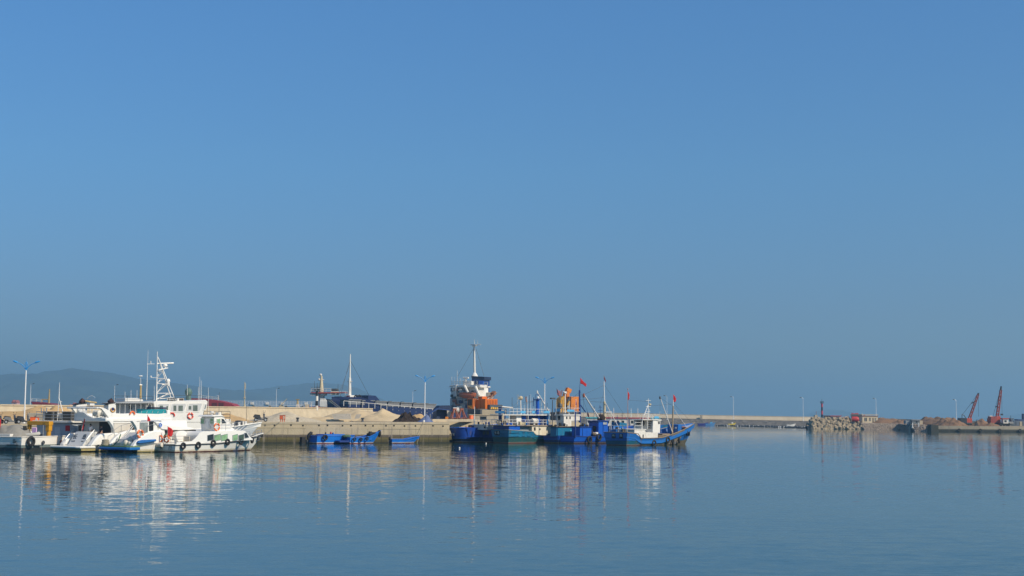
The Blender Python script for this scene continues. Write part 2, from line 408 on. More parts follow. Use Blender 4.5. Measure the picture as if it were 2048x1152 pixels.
# low kerb wall near the pier end
a, b_ = at(862, 843, 206.5), at(957, 843, 219.5); a.z = b_.z = 2.94; q = MB(); q.box((a + b_) / 2 + Vector((0, 0, .2)), ((b_ - a).length, .5, .42), rz=math.atan2(b_.y - a.y, b_.x - a.x))
tag(q.build('kerb_wall', CONC, bevel=.03), 'low pale concrete kerb along the pier end below the tripods', 'wall')

# ---- sea wall behind, receding to the right
ZW = 4.95
wp = []
for px, D in ((-160, 206), (0, 218), (160, 230), (320, 245), (470, 262), (600, 279), (745, 302)):
    p = at(px, 815, D); p.z = 4 + {-160: 11}.get(px, np.interp(px, [0, 470, 745], [10.8, 11.0, 9.8])) * D / FPX; wp.append(p)
q = MB()
for i in range(len(wp) - 1):
    a, b_ = wp[i], wp[i + 1]; d = (b_ - a).normalized(); nn = Vector((d.y, -d.x, 0)) * .0
    th = Vector((-d.y, d.x, 0)) * .8
    A, B = a.copy(), b_.copy(); A.z = B.z = 2.0
    fa = Vector((d.y, -d.x, 0)) * .9      # battered front
    q.add([A + fa, B + fa, b_, a], [(0, 1, 2, 3)]); q.add([a, b_, b_ + th, a + th], [(0, 1, 2, 3)]); q.add([A + th, B + th, b_ + th, a + th], [(0, 1, 2, 3)])
    cz = Vector((0, 0, .22))
    q.box((a + b_) / 2 + th * .5 + Vector((0, 0, .1)), ((b_ - a).length, 1.1, .2), rz=math.atan2(d.y, d.x))
b_ = wp[-1]; 
tag(q.build('sea_wall', CONC), 'long beige sea wall at the back of the quay', 'wall')

def pier(px, D, z=2.93):
    p = at(px, 840, D); p.z = z; return p
def heap(name, px, py, wpx, hpx, D, m, label, cat='heap', depth=1.0, seed=1., rough=.14, peak=.5, flat=1.0, n=40):
    """a heap of loose material: foot centred under pixel column px at row py, wpx wide, hpx high"""
    s = D / FPX; c = at(px, py, D); W, H = wpx * s, hpx * s; q = MB()
    def f(u, v):
        x = (u - .5) * 2; y = (v - .5) * 2; xs_ = x - (peak - .5) * 2 * (1 - abs(x))
        r = math.sqrt(xs_ * xs_ + y * y); z = max(0, 1 - r ** flat)
        n_ = fbm(x * 2 + seed * 7, y * 2, 1.3, 4, seed) * rough
        zz = z * (1 + n_ * 1.5) + n_ * .35 * min(1, z * 4)
        return (c.x + x * W / 2, c.y + y * W / 2 * depth, c.z + H * zz - .05)
    q.sheet(f, n, n); return tag(q.build(name, m, smooth=True), label, cat)
heap('sand_heap', 45, 838, 330, 16, 196, SANDY, 'long low ochre sand heap behind the parked scooters', seed=2., flat=1.6, depth=.35)
heap('sand_heap', 78, 836, 120, 26, 200, SANDY, 'pointed ochre sand heap rising behind the left tall street lamp', seed=5.)
heap('sand_heap', 118, 838, 110, 27, 203, SANDY, 'ochre sand heap behind the lattice mast of the work boat', seed=6.)
heap('sand_heap', 452, 842, 110, 14, 205, SANDY, 'small ochre sand heap beside the bow of the patrol ship', seed=8., flat=1.2)
heap('gravel_heap', 568, 845, 170, 20, 212, GRAVEL, 'pale grey gravel heap behind the small orange cabinet', seed=11., peak=.5, flat=1.1)
heap('sand_heap', 650, 844, 150, 10, 218, SAND, 'low pale sand spread below the sea wall', seed=12., flat=1.4, depth=.5)
heap('sand_heap', 722, 843, 190, 25, 226, SAND, 'large pale sand heap covering the end of the sea wall', seed=14., flat=1.5, peak=.45)
heap('sand_heap', 775, 842, 140, 22, 222, SAND, 'pale pointed sand heap sloping down to the dark net pile', seed=17., flat=1.05, peak=.42)
heap('sand_heap', 836, 840, 60, 13, 236, SANDY, 'small ochre sand heap behind the dark net pile', seed=19., flat=1.2)
NET = mat('dark heaped fishing net', (.035, .022, .016), .95, .5, 5, bump=.8, bscale=12)
heap('net_pile', 814, 844.3, 62, 18, 208, NET, 'dark brown pile of heaped fishing nets on the quay edge', 'net', seed=23., rough=.42, flat=1.1, depth=.6, n=60)
heap('net_pile', 833, 844.2, 44, 9, 208.5, NET, 'smaller dark net heap beside the blue tarpaulin', 'net', seed=27., rough=.4, depth=.6, n=40)
TARP = mat('blue tarpaulin', (.10, .14, .27), .65, .2, 2.5, bump=.5, bscale=3)
heap('tarpaulin', 851, 844, 34, 17, 206.5, TARP, 'faded blue tarpaulin draped over a heap at the quay edge', 'tarpaulin', seed=31., rough=.14, flat=.9, depth=.7, peak=.55)
# fallen concrete slabs leaning on the sea wall
for i, (pts, lab) in enumerate((([(664, 828), (700, 827.5), (702, 838), (668, 839)], 'square grey slab leaning on the sea wall in the sand'),
                                ([(670, 830), (682, 829), (690, 838), (668, 839)], 'grey slab fragment half buried beside the square slab'),
                                ([(712, 829), (722, 828.5), (718, 837), (709, 837.5)], 'small dark grey slab leaning at the end of the sea wall'))):
    D = 214 + i; q = MB(); P = [at(x, y, D + (840 - y) * .12) for x, y in pts]
    q.add([p for p in P] + [p + Vector((.05, .35, .02)) for p in P], [(0, 1, 2, 3), (7, 6, 5, 4), (0, 1, 5, 4), (1, 2, 6, 5), (2, 3, 7, 6), (3, 0, 4, 7)])
    tag(q.build('concrete_slab', CONCG), lab, 'slab', 'slabs leaning on the sea wall')

# ---- street lamps
LBODY = mat('lamp white enamel', (.78, .77, .74), .4, .04, 2)
def double_lamp(label, loc, H, deg=0):
    t = thing('street_lamp', label, 'street lamp', loc, deg, 'double arm lamps on the quay')
    k = H / 9.0
    q = MB(); q.lathe([(.16 * k, 0), (.16 * k, .5 * k), (.11 * k, .55 * k), (.085 * k, 7.4 * k), (.07 * k, 7.6 * k)], n=12); q.bx(-.25 * k, .25 * k, -.25 * k, .25 * k, 0, .06); q.build('pole', LBODY, t, smooth=True)
    q = MB(); q.tube((0, 0, 7.55 * k), (0, 0, 8.55 * k), .05 * k, .03 * k); q.tube((0, 0, 8.5 * k), (0, 0, 9.35 * k), .02 * k, .008 * k)
    for a in range(6):
        c = math.cos(a * math.pi / 3) * .26 * k; s_ = math.sin(a * math.pi / 3) * .26 * k
        q.sweep([(0, 0, 7.7 * k), (c * .8, s_ * .8, 8.0 * k), (c, s_, 8.3 * k), (c * .55, s_ * .55, 8.62 * k), (0, 0, 8.75 * k)], .022 * k, 5)
    q.build('finial', LBLUE, t)
    for sg in (-1, 1):
        q = MB(); q.sweep([(0, 0, 7.5 * k), (sg * .22 * k, 0, 7.95 * k), (sg * .7 * k, 0, 8.4 * k), (sg * 1.25 * k, 0, 8.62 * k)], [.07 * k, .055 * k, .05 * k, .045 * k], 7); ar = q.build('arm', LBLUE, t, smooth=True)
        q = MB(); q.sweep([(sg * 1.15 * k, 0, 8.60 * k), (sg * 1.35 * k, 0, 8.68 * k), (sg * 1.75 * k, 0, 8.82 * k), (sg * 1.95 * k, 0, 8.86 * k)], [.05 * k, .13 * k, .12 * k, .03 * k], 8); q.build('lamp_head', LBLUE, ar, smooth=True)
    return t
for px, by, ty, off, lab, dg in ((48, 845, 722, 3.0, 'tall white street lamp with two blue arms behind the parked scooters', 2),
                                 (849, 843.5, 752, 4.0, 'white street lamp with two blue arms rising beside the blue tarpaulin', 8),
                                 (1089, 842, 754, None, 'white street lamp with two blue arms rising behind the teal fishing boat', -5)):
    if off is None: b0 = pier(px, 240)
    else: b0 = qpt(px, off)
    H = (by - ty) * b0.y / FPX * 9.0 / 8.75
    double_lamp(lab, b0, H, dg)
def single_lamp(label, loc, H, deg, group):
    t = thing('street_lamp', label, 'street lamp', loc, deg, group)
    k = H / 9.
    q = MB(); q.lathe([(.15 * k, 0), (.13 * k, .8 * k), (.09 * k, 1.0 * k), (.055 * k, 8.8 * k)], n=10); q.build('pole', LBODY, t, smooth=True)
    q = MB(); q.sweep([(0, 0, 8.7 * k), (-.25 * k, 0, 8.95 * k), (-.8 * k, 0, 9.05 * k)], [.05 * k, .045 * k, .04 * k], 6); q.build('arm', STEEL, t, smooth=True)
    q = MB(); q.sweep([(-.55 * k, 0, 9.0 * k), (-.7 * k, 0, 9.05 * k), (-1.15 * k, 0, 9.12 * k), (-1.3 * k, 0, 9.1 * k)], [.05 * k, .13 * k, .12 * k, .04 * k], 8); q.build('lamp_head', DGREY, t, smooth=True)
    return t
for px, by, ty, D, dg, lab in ((60, 812, 768, 285, 180, 'thin single arm lamp beyond the sea wall near the red ship bow'), (228, 815, 770, 290, 180, 'thin single arm lamp above the grey awning of the patrol ship'),
                           (552, 818, 777, 330, 180, 'thin single arm lamp beyond the sea wall left of the striped beacon'), (825, 822, 782, 395, 180, 'thin single arm lamp beyond the hatches of the blue cargo ship')):
    b0 = at(px, by + 6, D); single_lamp(lab, b0, (by + 6 - ty) * D / FPX, dg, 'single arm lamps beyond the sea wall')

# ---- scooters, cabinets, blocks
SCB = mat('black scooter plastic', (.03, .032, .036), .4, .3, 3); SCG = mat('grey scooter plastic', (.14, .145, .15), .4, .2, 3)
def scooter(label, loc, deg, body=SCB, s=1.0):
    t = thing('scooter', label, 'scooter', loc, deg, 'scooters parked on the quay', s)
    for x in (-.62, .62):
        q = MB(); q.torus((x, 0, .24), .18, .065, 'y', 18, 8); w_ = q.build('wheel', BLACK, t, smooth=True)
        q = MB(); q.lathe([(.12, -.04), (.13, 0), (.12, .04)], (x, 0, .24), 12, 'y'); q.build('rim', STEEL, w_)
    q = MB(); q.prism([(-.95, .62), (-.75, .82), (-.1, .74), (.02, .42), (.38, .34), (.48, .3), (.45, .22), (-.25, .2), (-.45, .42), (-.85, .5)], -.15, .15); q.build('body', body, t, bevel=.03)
    q = MB(); q.prism([(.42, .25), (.52, .3), (.46, .95), (.36, 1.02), (.34, .9)], -.2, .2); q.build('front_shield', SCG, t, bevel=.03)
    q = MB(); q.prism([(-.92, .80), (-.7, .9), (-.15, .84), (-.08, .75), (-.75, .81)], -.14, .14); q.build('seat', BLACK, t, bevel=.02)
    q = MB(); q.prism([(.4, .46), (.62, .55), (.88, .44), (.9, .36), (.62, .5)], -.08, .08); q.build('mudguard', body, t)
    q = MB(); q.tube((.6, .0, .26), (.42, 0, 1.0), .03); q.sweep([(.36, -.34, 1.06), (.42, -.15, 1.1), (.42, .15, 1.1), (.36, .34, 1.06)], .022, 6)
    for sg in (-1, 1): q.tube((.4, sg * .28, 1.08), (.44, sg * .38, 1.28), .01); q.ball((.44, sg * .4, 1.31), .07, 8, 5, (.3, 1, .8))
    q.build('handlebar', DGREY, t)
    q = MB(); q.ball((.5, 0, .86), .09, 10, 6, (.6, 1, 1)); q.build('headlight', GLASS, t, smooth=True)
    return t
for px, py, dg, b_, lab, s in ((-6, 847, 20, SCB, 'scooter cut off by the left edge of the quay view', 1.05), (22, 847.5, 12, SCG, 'grey scooter with raised mirrors nearest the red flag', 1.1),
                               (48, 846.6, 5, SCB, 'black scooter parked beside the orange cabinet', 1.1), (521, 843.8, -5, SCB, 'lone black scooter parked on the quay edge above the ship bow', 1.1)):
    p = qpt(px, 1.0); scooter(lab, p, dg + 33, b_, s)
ORCAB = mat('orange cabinet paint', (.80, .13, .02), .5, .1, 3)
def cabinet(label, loc, deg, w_, h_, legs, m):
    t = thing('cabinet', label, 'cabinet', loc, deg)
    q = MB(); q.bx(-w_ / 2, w_ / 2, -.4, .4, legs, legs + h_); q.build('case', m, t, bevel=.02)
    q = MB(); q.bx(-w_ / 2 - .04, w_ / 2 + .04, -.45, .45, legs + h_, legs + h_ + .05); q.build('lid', m, t)
    q = MB(); q.bx(w_ * .12, w_ * .34, -.425, -.39, legs + h_ * .2, legs + h_ * .82); s = q.build('sign_panel', WHITE, t)
    q = MB(); q.bx(w_ * .18, w_ * .28, -.435, -.42, legs + h_ * .32, legs + h_ * .7); q.build('notice', mat('notice print', (.30, .26, .12), .6), s)
    if legs:
        for x in (-.3, .02, .36):
            q = MB(); q.bx(x * w_ - .05, x * w_ + .05, -.25, .25, 0, legs); q.build('leg', m, t)
    return t
cabinet('bright orange cabinet with a white notice beside the scooters', qpt(69, 1.2), 14, 1.05, .75, .05, ORCAB)
cabinet('small red orange cabinet on short legs before the gravel heap', qpt(564.5, 1.2), 10, .75, .52, .32, mat('faded red orange paint', (.55, .10, .03), .6, .2, 3))
def block(label, c, d, deg=0, m=CONCG, name='concrete_block', cat='block'):
    q = MB(); q.bx(-d[0] / 2, d[0] / 2, -d[1] / 2, d[1] / 2, 0, d[2]); o = q.build(name, m, None, loc=c, bevel=.04); o.rotation_euler.z = R(deg); return tag(o, label, cat)
block('grey concrete block behind the orange cabinet at the left lamp', qpt(66, 7), (1.4, 1.0, 1.35), 12)
block('weathered concrete block right of the orange cabinet', qpt(84, 6), (1.3, 1.0, 1.3), 5)
block('low flat concrete block between the cabinet and the work boat', qpt(101, 7), (1.8, 1.0, .8), 5)
# bollards
for px, lab in ((595, 'dark iron bollard on the quay edge above the first blue boat'), (725, 'dark iron bollard on the quay edge above the second blue boat')):
    q = MB(); q.lathe([(.2, 0), (.16, .08), (.15, .4), (.24, .46), (.24, .56), (.1, .6)], n=12); o = q.build('bollard', DGREY, smooth=True, loc=qpt(px, .5)); tag(o, lab, 'bollard', 'bollards on the quay edge')
q = MB(); q.lathe([(.15, 0), (.17, .25), (.13, .3)], n=10); tag(q.build('bucket', WHITE, loc=qpt(847.5, .35)), 'small white bucket at the quay edge before the blue tarpaulin', 'bucket')
def line(name, label, pts, m=ROPE, r=.03, sag=0, n=10, cat='rope'):
    a, b_ = Vector(pts[0]), Vector(pts[1]); P = [a.lerp(b_, i / n) - Vector((0, 0, sag * 4 * (i / n) * (1 - i / n))) for i in range(n + 1)]
    q = MB(); q.sweep(P, r, 5); return tag(q.build(name, m), label, cat)
line('mooring_rope', 'thin rope hanging from the quay edge beside the blue rowing boat', (qpt(846, -.07), qpt(834, -1.5, -.1)), r=.03, sag=.15)

# ---- tripods, shed, hut near the pier end
RSTEEL = mat('rusty red steel', (.30, .09, .05), .7, .3, 3, stain=RUST, samt=.2)
def tripod(label, c, H, spread):
    t = thing('steel_tripod', label, 'tripod', c, 20, 'rusty tripods on the pier')
    for k in range(4):
        a = math.pi / 4 + k * math.pi / 2; q = MB(); q.tube((math.cos(a) * spread, math.sin(a) * spread, 0), (math.cos(a) * .15, math.sin(a) * .15, H), .11, .09); q.build('leg', RSTEEL, t)
    q = MB()
    for k in range(4):
        a, b_ = [math.pi / 4 + (k + j) * math.pi / 2 for j in (0, 1)]; q.tube((math.cos(a) * spread * .7, math.sin(a) * spread * .7, H * .3), (math.cos(b_) * spread * .7, math.sin(b_) * spread * .7, H * .3), .05)
    q.build('brace', RSTEEL, t)
    q = MB(); q.box((0, 0, H), (.5, .5, .25)); q.build('head', RSTEEL, t)
    for k in range(4):
        a = math.pi / 4 + k * math.pi / 2; q = MB(); q.ball((math.cos(a) * spread, math.sin(a) * spread, .3), .42, 9, 6, (1, 1, .8)); q.build('foot', mat('rusted iron', (.12, .05, .03), .9, .4, 4), t)
tripod('rusty red steel tripod left of its twin on the pier', pier(909, 219), 1.95, 1.05)
tripod('rusty brown steel tripod beside the orange bin', pier(923, 221), 1.95, 1.05)
t = thing('net_shed', 'dark blue tarpaulin shed with sloping awning on the pier', 'shed', pier(884, 224), 18)
DB = mat('dark blue sheeting', (.012, .028, .075), .7, .25, 2); MB_ = mat('blue awning sheeting', (.02, .06, .20), .65, .2, 2)
q = MB(); q.prism([(-1.2, 0), (1.3, 0), (1.25, 2.0), (1.0, 2.55), (-.55, 2.5), (-1.1, 1.9)], -.9, 1.5); q.build('wall', DB, t, bevel=.04)
q = MB(); q.prism([(-2.6, 1.15), (-1.2, 2.05), (1.2, 1.8), (1.25, 1.7), (-1.2, 1.9), (-2.6, 1.05)], -1.9, -.92); q.build('awning', MB_, t)
for x in (-2.4, 1.15): q = MB(); q.tube((x, -1.8, 0), (x, -1.8, 1.2 if x < 0 else 1.75), .05); q.build('post', STEEL, t)
q = MB(); q.prism([(.4, .0), (1.1, 0), (1.15, 1.6), (.25, 1.75)], -1.93, -1.86); q.build('side_sheet', mat('pale sheeting', (.4, .38, .33), .8, .2, 2), t)
block('small orange drum beside the dark blue shed', pier(893.5, 219), (.45, .45, .75), 0, mat('orange drum paint', (.75, .25, .02), .5), 'drum', 'drum')
q = MB(); q.lathe([(.36, 0), (.36, .45), (.38, .47), (.36, .5), (.36, .95), (.33, 1.0)], n=14); tag(q.build('orange_bin', ORCAB, loc=pier(942, 223), smooth=True), 'bright orange round bin before the grey hut on the pier', 'bin')
t = thing('site_hut', 'low grey concrete hut with a dark window under the orange crane', 'hut', pier(969, 228), 12)
q = MB(); q.bx(-2.6, 2.7, -1, 1, 0, 1.05); q.build('wall', CONCG, t); q = MB(); q.bx(-2.7, 2.8, -1.1, 1.1, 1.05, 1.15); q.build('roof', CONC, t)
q = MB(); q.bx(-.9, .1, -1.03, -.97, .35, .8); wf = q.build('window', GLASS, t); q = MB(); q.bx(-.98, .18, -1.02, -1.0, .29, .35); q.bx(-.98, .18, -1.02, -1.0, .8, .86); q.build('frame', DGREY, wf)
block('long pale concrete block behind the grey hut', pier(985, 231), (3.6, 1.2, 1.9), 8, CONC)
q = MB(); q.lathe([(.12, -.5), (.42, -.45), (.44, 0), (.42, .45), (.12, .5)], (0, 0, .45), 14, 'x'); tag(q.build('tank', WORN, loc=at(912, 826.2, 222), smooth=True), 'small cream tank lying on top of the rusty tripod', 'tank')

# ---- mobile cranes behind the fishing boats
O1 = mat('orange crane paint', (.60, .145, .014), .45, .12, 1.5, stain=RUST, samt=.08); YEL = mat('yellow crane paint', (.75, .42, .02), .45, .1, 2)
t = thing('crawler_crane', 'orange mobile crane with a black and yellow striped counterweight', 'crane', pier(970.5, 231), 53)
K = Fr(t.location, 53); K.o = Vector(t.location) + K.y * 1.2; t.location = K.o; zz = lambda py: K.side(970.5, py, -1.2)[1]
q = MB(); q.bx(0, 3.3, -1.2, -.15, zz(818), zz(797.5)); q.build('rear_house', O1, t, bevel=.05)
q = MB(); q.bx(.0, 3.2, -.12, 1.2, zz(818), zz(799)); q.build('engine_house', O1, t, bevel=.05)
q = MB(); q.bx(.3, 1.6, -.3, .6, zz(799), zz(792.5)); q.build('winch_cover', O1, t, bevel=.05)
cb = MB(); cb.bx(-.7, .3, .85, 2.0, zz(818), zz(797)); cab = cb.build('cab', mat('dull orange cab paint', (.42, .12, .03), .5, .15, 2, stain=RUST, samt=.1), t, bevel=.04)
for y_ in (1.05, 1.5): q = MB(); q.bx(-.74, -.68, y_, y_ + .35, zz(811), zz(799)); q.build('cab_window', GLASS, cab)
q = MB(); q.bx(-.73, -.68, 1.0, 1.9, zz(813), zz(812)); q.tube((-.74, 1.0, zz(817)), (-.74, 1.6, zz(813)), .04); q.build('cab_rail', YEL, cab)
for k in range(4): q = MB(); q.bx(.4 + k * .7, .85 + k * .7, -1.24, -1.18, zz(808), zz(800)); q.build('vent_panel', mat('dark orange vent', (.40, .09, .01), .6, .1, 3), t)
q = MB(); q.bx(.5, 3.9, -1.75, -1.22, zz(819), zz(809)); cw = q.build('counterweight', DGREY, t, bevel=.04)
for k in range(6): q = MB(); q.add([(.7 + k * .5, -1.77, zz(818)), (.98 + k * .5, -1.77, zz(818)), (1.24 + k * .5, -1.77, zz(812.5)), (.96 + k * .5, -1.77, zz(812.5))], [(0, 1, 2, 3)]); q.build('hazard_stripe', YEL, cw)
q = MB(); q.bx(-1.4, 4.0, -1.3, 1.4, .9, zz(818.5)); q.build('carrier', DGREY, t, bevel=.05)
for x in (-.9, .2, 1.6, 2.9):
    for sd in (-1.35, 1.35): q = MB(); q.torus((x, sd, .55), .38, .17, 'y', 16, 7); q.lathe([(.3, -.12), (.3, .12)], (x, sd, .55), 10, 'y'); q.build('wheel', BLACK, t, smooth=True)
q = MB(); q.tube((2.2, .5, zz(798)), (3.6, .2, zz(786.5)), .14, .10); q.tube((2.2, -.3, zz(798)), (3.6, -.1, zz(786.5)), .14, .10); q.tube((2.9, .5, zz(792)), (2.9, -.3, zz(792)), .08); q.box((3.7, .05, zz(786)), (.7, .7, .5), ry=-.5); q.tube((3.8, 0, zz(786)), (3.8, 0, zz(806)), .035); q.build('gantry', mat('rusted gantry', (.22, .10, .06), .8, .3, 3), t)
t = thing('crawler_crane', 'yellow orange crane body towering behind the white fishing boat cabins', 'crane', at(1130, 836, 238), 30)
O2 = mat('dull orange crane paint', (.66, .20, .02), .5, .15, 1.5, stain=RUST, samt=.1); Y2 = mat('ochre crane paint', (.50, .26, .03), .5, .2, 1.5, stain=RUST, samt=.12)
q = MB(); q.prism([(-1.8, .8), (-.6, .8), (-.5, 3.3), (-.9, 3.7), (-1.6, 3.2)], -1.2, .2); q.build('engine_house', Y2, t, bevel=.08)
q = MB(); q.bx(.35, 2.1, -1.3, 1.3, 1.0, 3.55); q.build('rear_house', O2, t, bevel=.04)
q = MB(); q.bx(-.35, .5, -.6, .2, 3.5, 4.3); q.box((.5, -.2, 4.6), (.9, .7, .7), ry=.4); q.build('winch_head', O2, t, bevel=.04)
q = MB(); q.tube((-1.5, -.8, 3.0), (-1.1, -.8, 4.6), .07); q.tube((-.2, -.8, 3.2), (-.2, -.8, 4.9), .07); q.build('post', RSTEEL, t)
q = MB(); q.bx(-2, 2.2, -1.5, 1.5, -.4, .95); q.build('undercarriage', DGREY, t)
gr = random.Random(8)
for i in range(12): q = MB(); q.box((gr.uniform(-.6, .5), gr.uniform(-1.3, -.3), gr.uniform(1, 4.0)), (gr.uniform(.15, .6), .3, gr.uniform(.3, 1.1)), ry=gr.uniform(-.6, .6)); q.build('machine_part', gr.choice([RSTEEL, DGREY, STEEL, Y2]), t)
# ================================================================ BOAT KIT
class Hull:
    def __init__(s, L, B, zs, stern=.85, sm=.5, pw=2.2, wlk=.86, wlsm=.35, rake=1.5, trans=.25, bul=.5, draft=.5, flare=1.0, n=26, kp=4.0):
        s.__dict__.update(L=L, B=B, zs=zs, stern=stern, sm=sm, pw=pw, wlk=wlk, wlsm=wlsm, rake=rake, trans=trans, bul=bul, draft=draft, flare=flare, n=n, kp=kp)
    def top(s, t): return float(np.interp(t, [a for a, _ in s.zs], [z for _, z in s.zs]))
    def hb(s, t):
        k = min(1, s.stern + (1 - s.stern) * min(1, t / .3))
        if t > s.sm: k *= max(.0, 1 - ((t - s.sm) / (1 - s.sm)) ** s.pw)
        return max(.03, s.B / 2 * k)
    def wb(s, t):
        k = s.wlk
        if t > s.wlsm: k *= max(.0, 1 - ((t - s.wlsm) / (1 - s.wlsm)) ** 1.9)
        return max(.02, s.hb(min(t, s.sm)) * k)
    def pt(s, t, f, side=-1):
        """f 0 at the waterline, 1 at the rail, -1 at the keel"""
        zt = s.top(t); z = f * zt if f >= 0 else f * s.draft
        b = s.wb(t) + (s.hb(t) - s.wb(t)) * max(0, f) ** s.flare if f >= 0 else s.wb(t) * (1 + .45 * f)
        x = t * s.L + s.rake * (z / s.zs[-1][1]) * t ** s.kp - s.trans * z * (1 - t) ** 8
        return Vector((x, side * b, z))
    def build(s, parent, mats, name='hull', smooth=True):
        """mats: hull, deck, bulwark inside"""
        q = MB(); fl = [-1, -.4, 0, .3, .6, .85, 1]; n = s.n; T = [i / n for i in range(n + 1)]; T = [t ** .9 for t in T]
        rows = []
        for t in T:
            r = [s.pt(t, f, -1) for f in fl]; p = r[-1]; w_ = min(.12, abs(p.y) * .8)
            r += [Vector((p.x, p.y + w_, p.z)), Vector((p.x - (.0 if t < .9 else .1), p.y + w_, p.z - s.bul)), Vector((p.x, 0, p.z - s.bul + .03))]
            rows.append(r)
        m = len(rows[0]); V = [p for r in rows for p in r] + [Vector((p.x, -p.y, p.z)) for r in rows for p in r]; o = len(rows) * m
        F = []; M = []
        for i in range(n):
            for j in range(m - 1):
                mi = 0 if j < len(fl) else (2 if j == len(fl) else 1)
                if j == len(fl) - 1: mi = 0
                F.append((i * m + j, (i + 1) * m + j, (i + 1) * m + j + 1, i * m + j + 1)); M.append(mi)
                F.append(tuple(o + k for k in (i * m + j, i * m + j + 1, (i + 1) * m + j + 1, (i + 1) * m + j))); M.append(mi)
        for j in range(len(fl) - 1): F.append((j, j + 1, o + j + 1, o + j)); M.append(0)         # transom
        k = len(fl) - 1
        F.append((k, k + 2, o + k + 2, o + k)); M.append(2)
        F.append((n * m + k, n * m + k + 2, o + n * m + k + 2, o + n * m + k)); M.append(0)
        F.append((0, n * m, o + n * m, o)); M.append(0)
        q.v = [tuple(p) for p in V]; q.f = F; q.m = M
        ob = q.build(name, mats, parent, smooth=smooth)
        return ob
    def rail(s, parent, m, f=1.0, r=.06, name='rubbing_strake', t0=0., t1=1., off=.0, both=True, trans=True):
        q = MB(); N = 30
        for sd in ((-1, 1) if both else (-1,)):
            P = [s.pt(t0 + (t1 - t0) * i / N, f, sd) + Vector((0, sd * off, 0)) for i in range(N + 1)]; q.sweep(P, r, 6)
        if trans and t0 == 0: q.tube(s.pt(0, f, -1), s.pt(0, f, 1), r, n=6)
        return q.build(name, m, parent, smooth=True)
def house(parent, F, pts, y0, y1, m, name='deckhouse', bevel=.04, axis='y'):
    q = MB(); q.prism(F.sides(pts, y0) if axis == 'y' else F.afts(pts, y0), y0, y1, axis); return q.build(name, m, parent, bevel=bevel)
def pane(parent, F, pts, y, m=GLASS, frame=None, fw=.05, axis='y', name='window'):
    """a window set on a starboard face (axis y) or on an aft face (axis x) at plane y"""
    P = F.sides(pts, y) if axis == 'y' else F.afts(pts, y)
    q = MB(); q.prism(P, y - .03, y + .05, axis); o = q.build(name, m, parent)
    if frame:
        cx = sum(p[0] for p in P) / len(P); cz = sum(p[1] for p in P) / len(P)
        Q = [(p[0] + math.copysign(fw, p[0] - cx), p[1] + math.copysign(fw, p[1] - cz)) for p in P]; n = len(P); q = MB()
        for i in range(n):
            q.prism([P[i], P[(i + 1) % n], Q[(i + 1) % n], Q[i]], y - .045, y + .03, axis)
        q.build('frame', frame, o)
    return o
def rect(x0, y0, x1, y1): return [(x0, y0), (x1, y0), (x1, y1), (x0, y1)]
def railing(parent, P, h=.9, r=.022, mids=2, m=STEEL, name='railing', step=1.2):
    q = MB(); P = [Vector(p) for p in P]; up = Vector((0, 0, 1))
    for k in range(1, mids + 1): q.path([p + up * h * k / mids for p in P], r, 5)
    for a, b_ in zip(P[:-1], P[1:]):
        n = max(1, round((b_ - a).length / step))
        for i in range(n + 1):
            p = a.lerp(b_, i / n); q.tube(p, p + up * h, r, n=5)
    return q.build(name, m, parent)
def tyre(label, pos, deg, R_=.34, r=.12, group=None, tilt=0):
    q = MB(); q.torus((0, 0, 0), R_, r, 'y', 20, 8); o = q.build('tyre_fender', BLACK, smooth=True, loc=pos); o.rotation_euler = (tilt, 0, R(deg)); return tag(o, label, 'tyre fender', group)
def lifebuoy(label, pos, deg, R_=.31, r=.075, m=ORANGE, group=None):
    q = MB(); q.torus((0, 0, 0), R_, r, 'y', 24, 8, mats=lambda u: 1 if (u * 4 + .12) % 1 < .24 else 0); o = q.build('lifebuoy', [m, WHITE], smooth=True, loc=pos); o.rotation_euler.z = R(deg); return tag(o, label, 'lifebuoy', group)
def flag(label, base, H, pts, deg, m=REDC, pole=True, group=None, pm=STEEL, r=.025):
    """a flag on a staff; pts: cloth outline (along, up) from the staff top"""
    t = thing('flag', label, 'flag', base, deg, group)
    q = MB(); q.tube((0, 0, 0), (0, 0, H), r, r * .6, 6); q.ball((0, 0, H), r * 1.8, 6, 4); q.build('staff', pm, t)
    n = 7; q = MB()
    def f(u, v):   # pts: top edge then bottom edge
        a = Vector((*np.interp(u, [0, .33, .66, 1], [p[0] for p in pts[:4]]).reshape(1), float(np.interp(u, [0, .33, .66, 1], [p[1] for p in pts[:4]]))))
        b_ = Vector((float(np.interp(u, [0, .33, .66, 1], [p[0] for p in pts[4:]])), float(np.interp(u, [0, .33, .66, 1], [p[1] for p in pts[4:]]))))
        c = a.lerp(b_, v); return (c.x, .07 * math.sin(u * 7 + v * 2.5) * u, H + c.y)
    q.sheet(f, 10, 8); cl = q.build('cloth', m, t, smooth=True); md = cl.modifiers.new('thickness', 'SOLIDIFY'); md.thickness = .01
    return t
def whip(q, F, px, y0, y1, D_y, r=.02):
    a = F.side(px, y0, D_y); b_ = F.side(px, y1, D_y); q.tube((a[0], D_y, a[1]), (a[0], D_y, b_[1]), r, r * .6, 6)
SKIN = mat('skin', (.42, .24, .16), .6, .05, 6); HAIR = mat('black hair', (.012, .010, .009), .7, .1, 9)
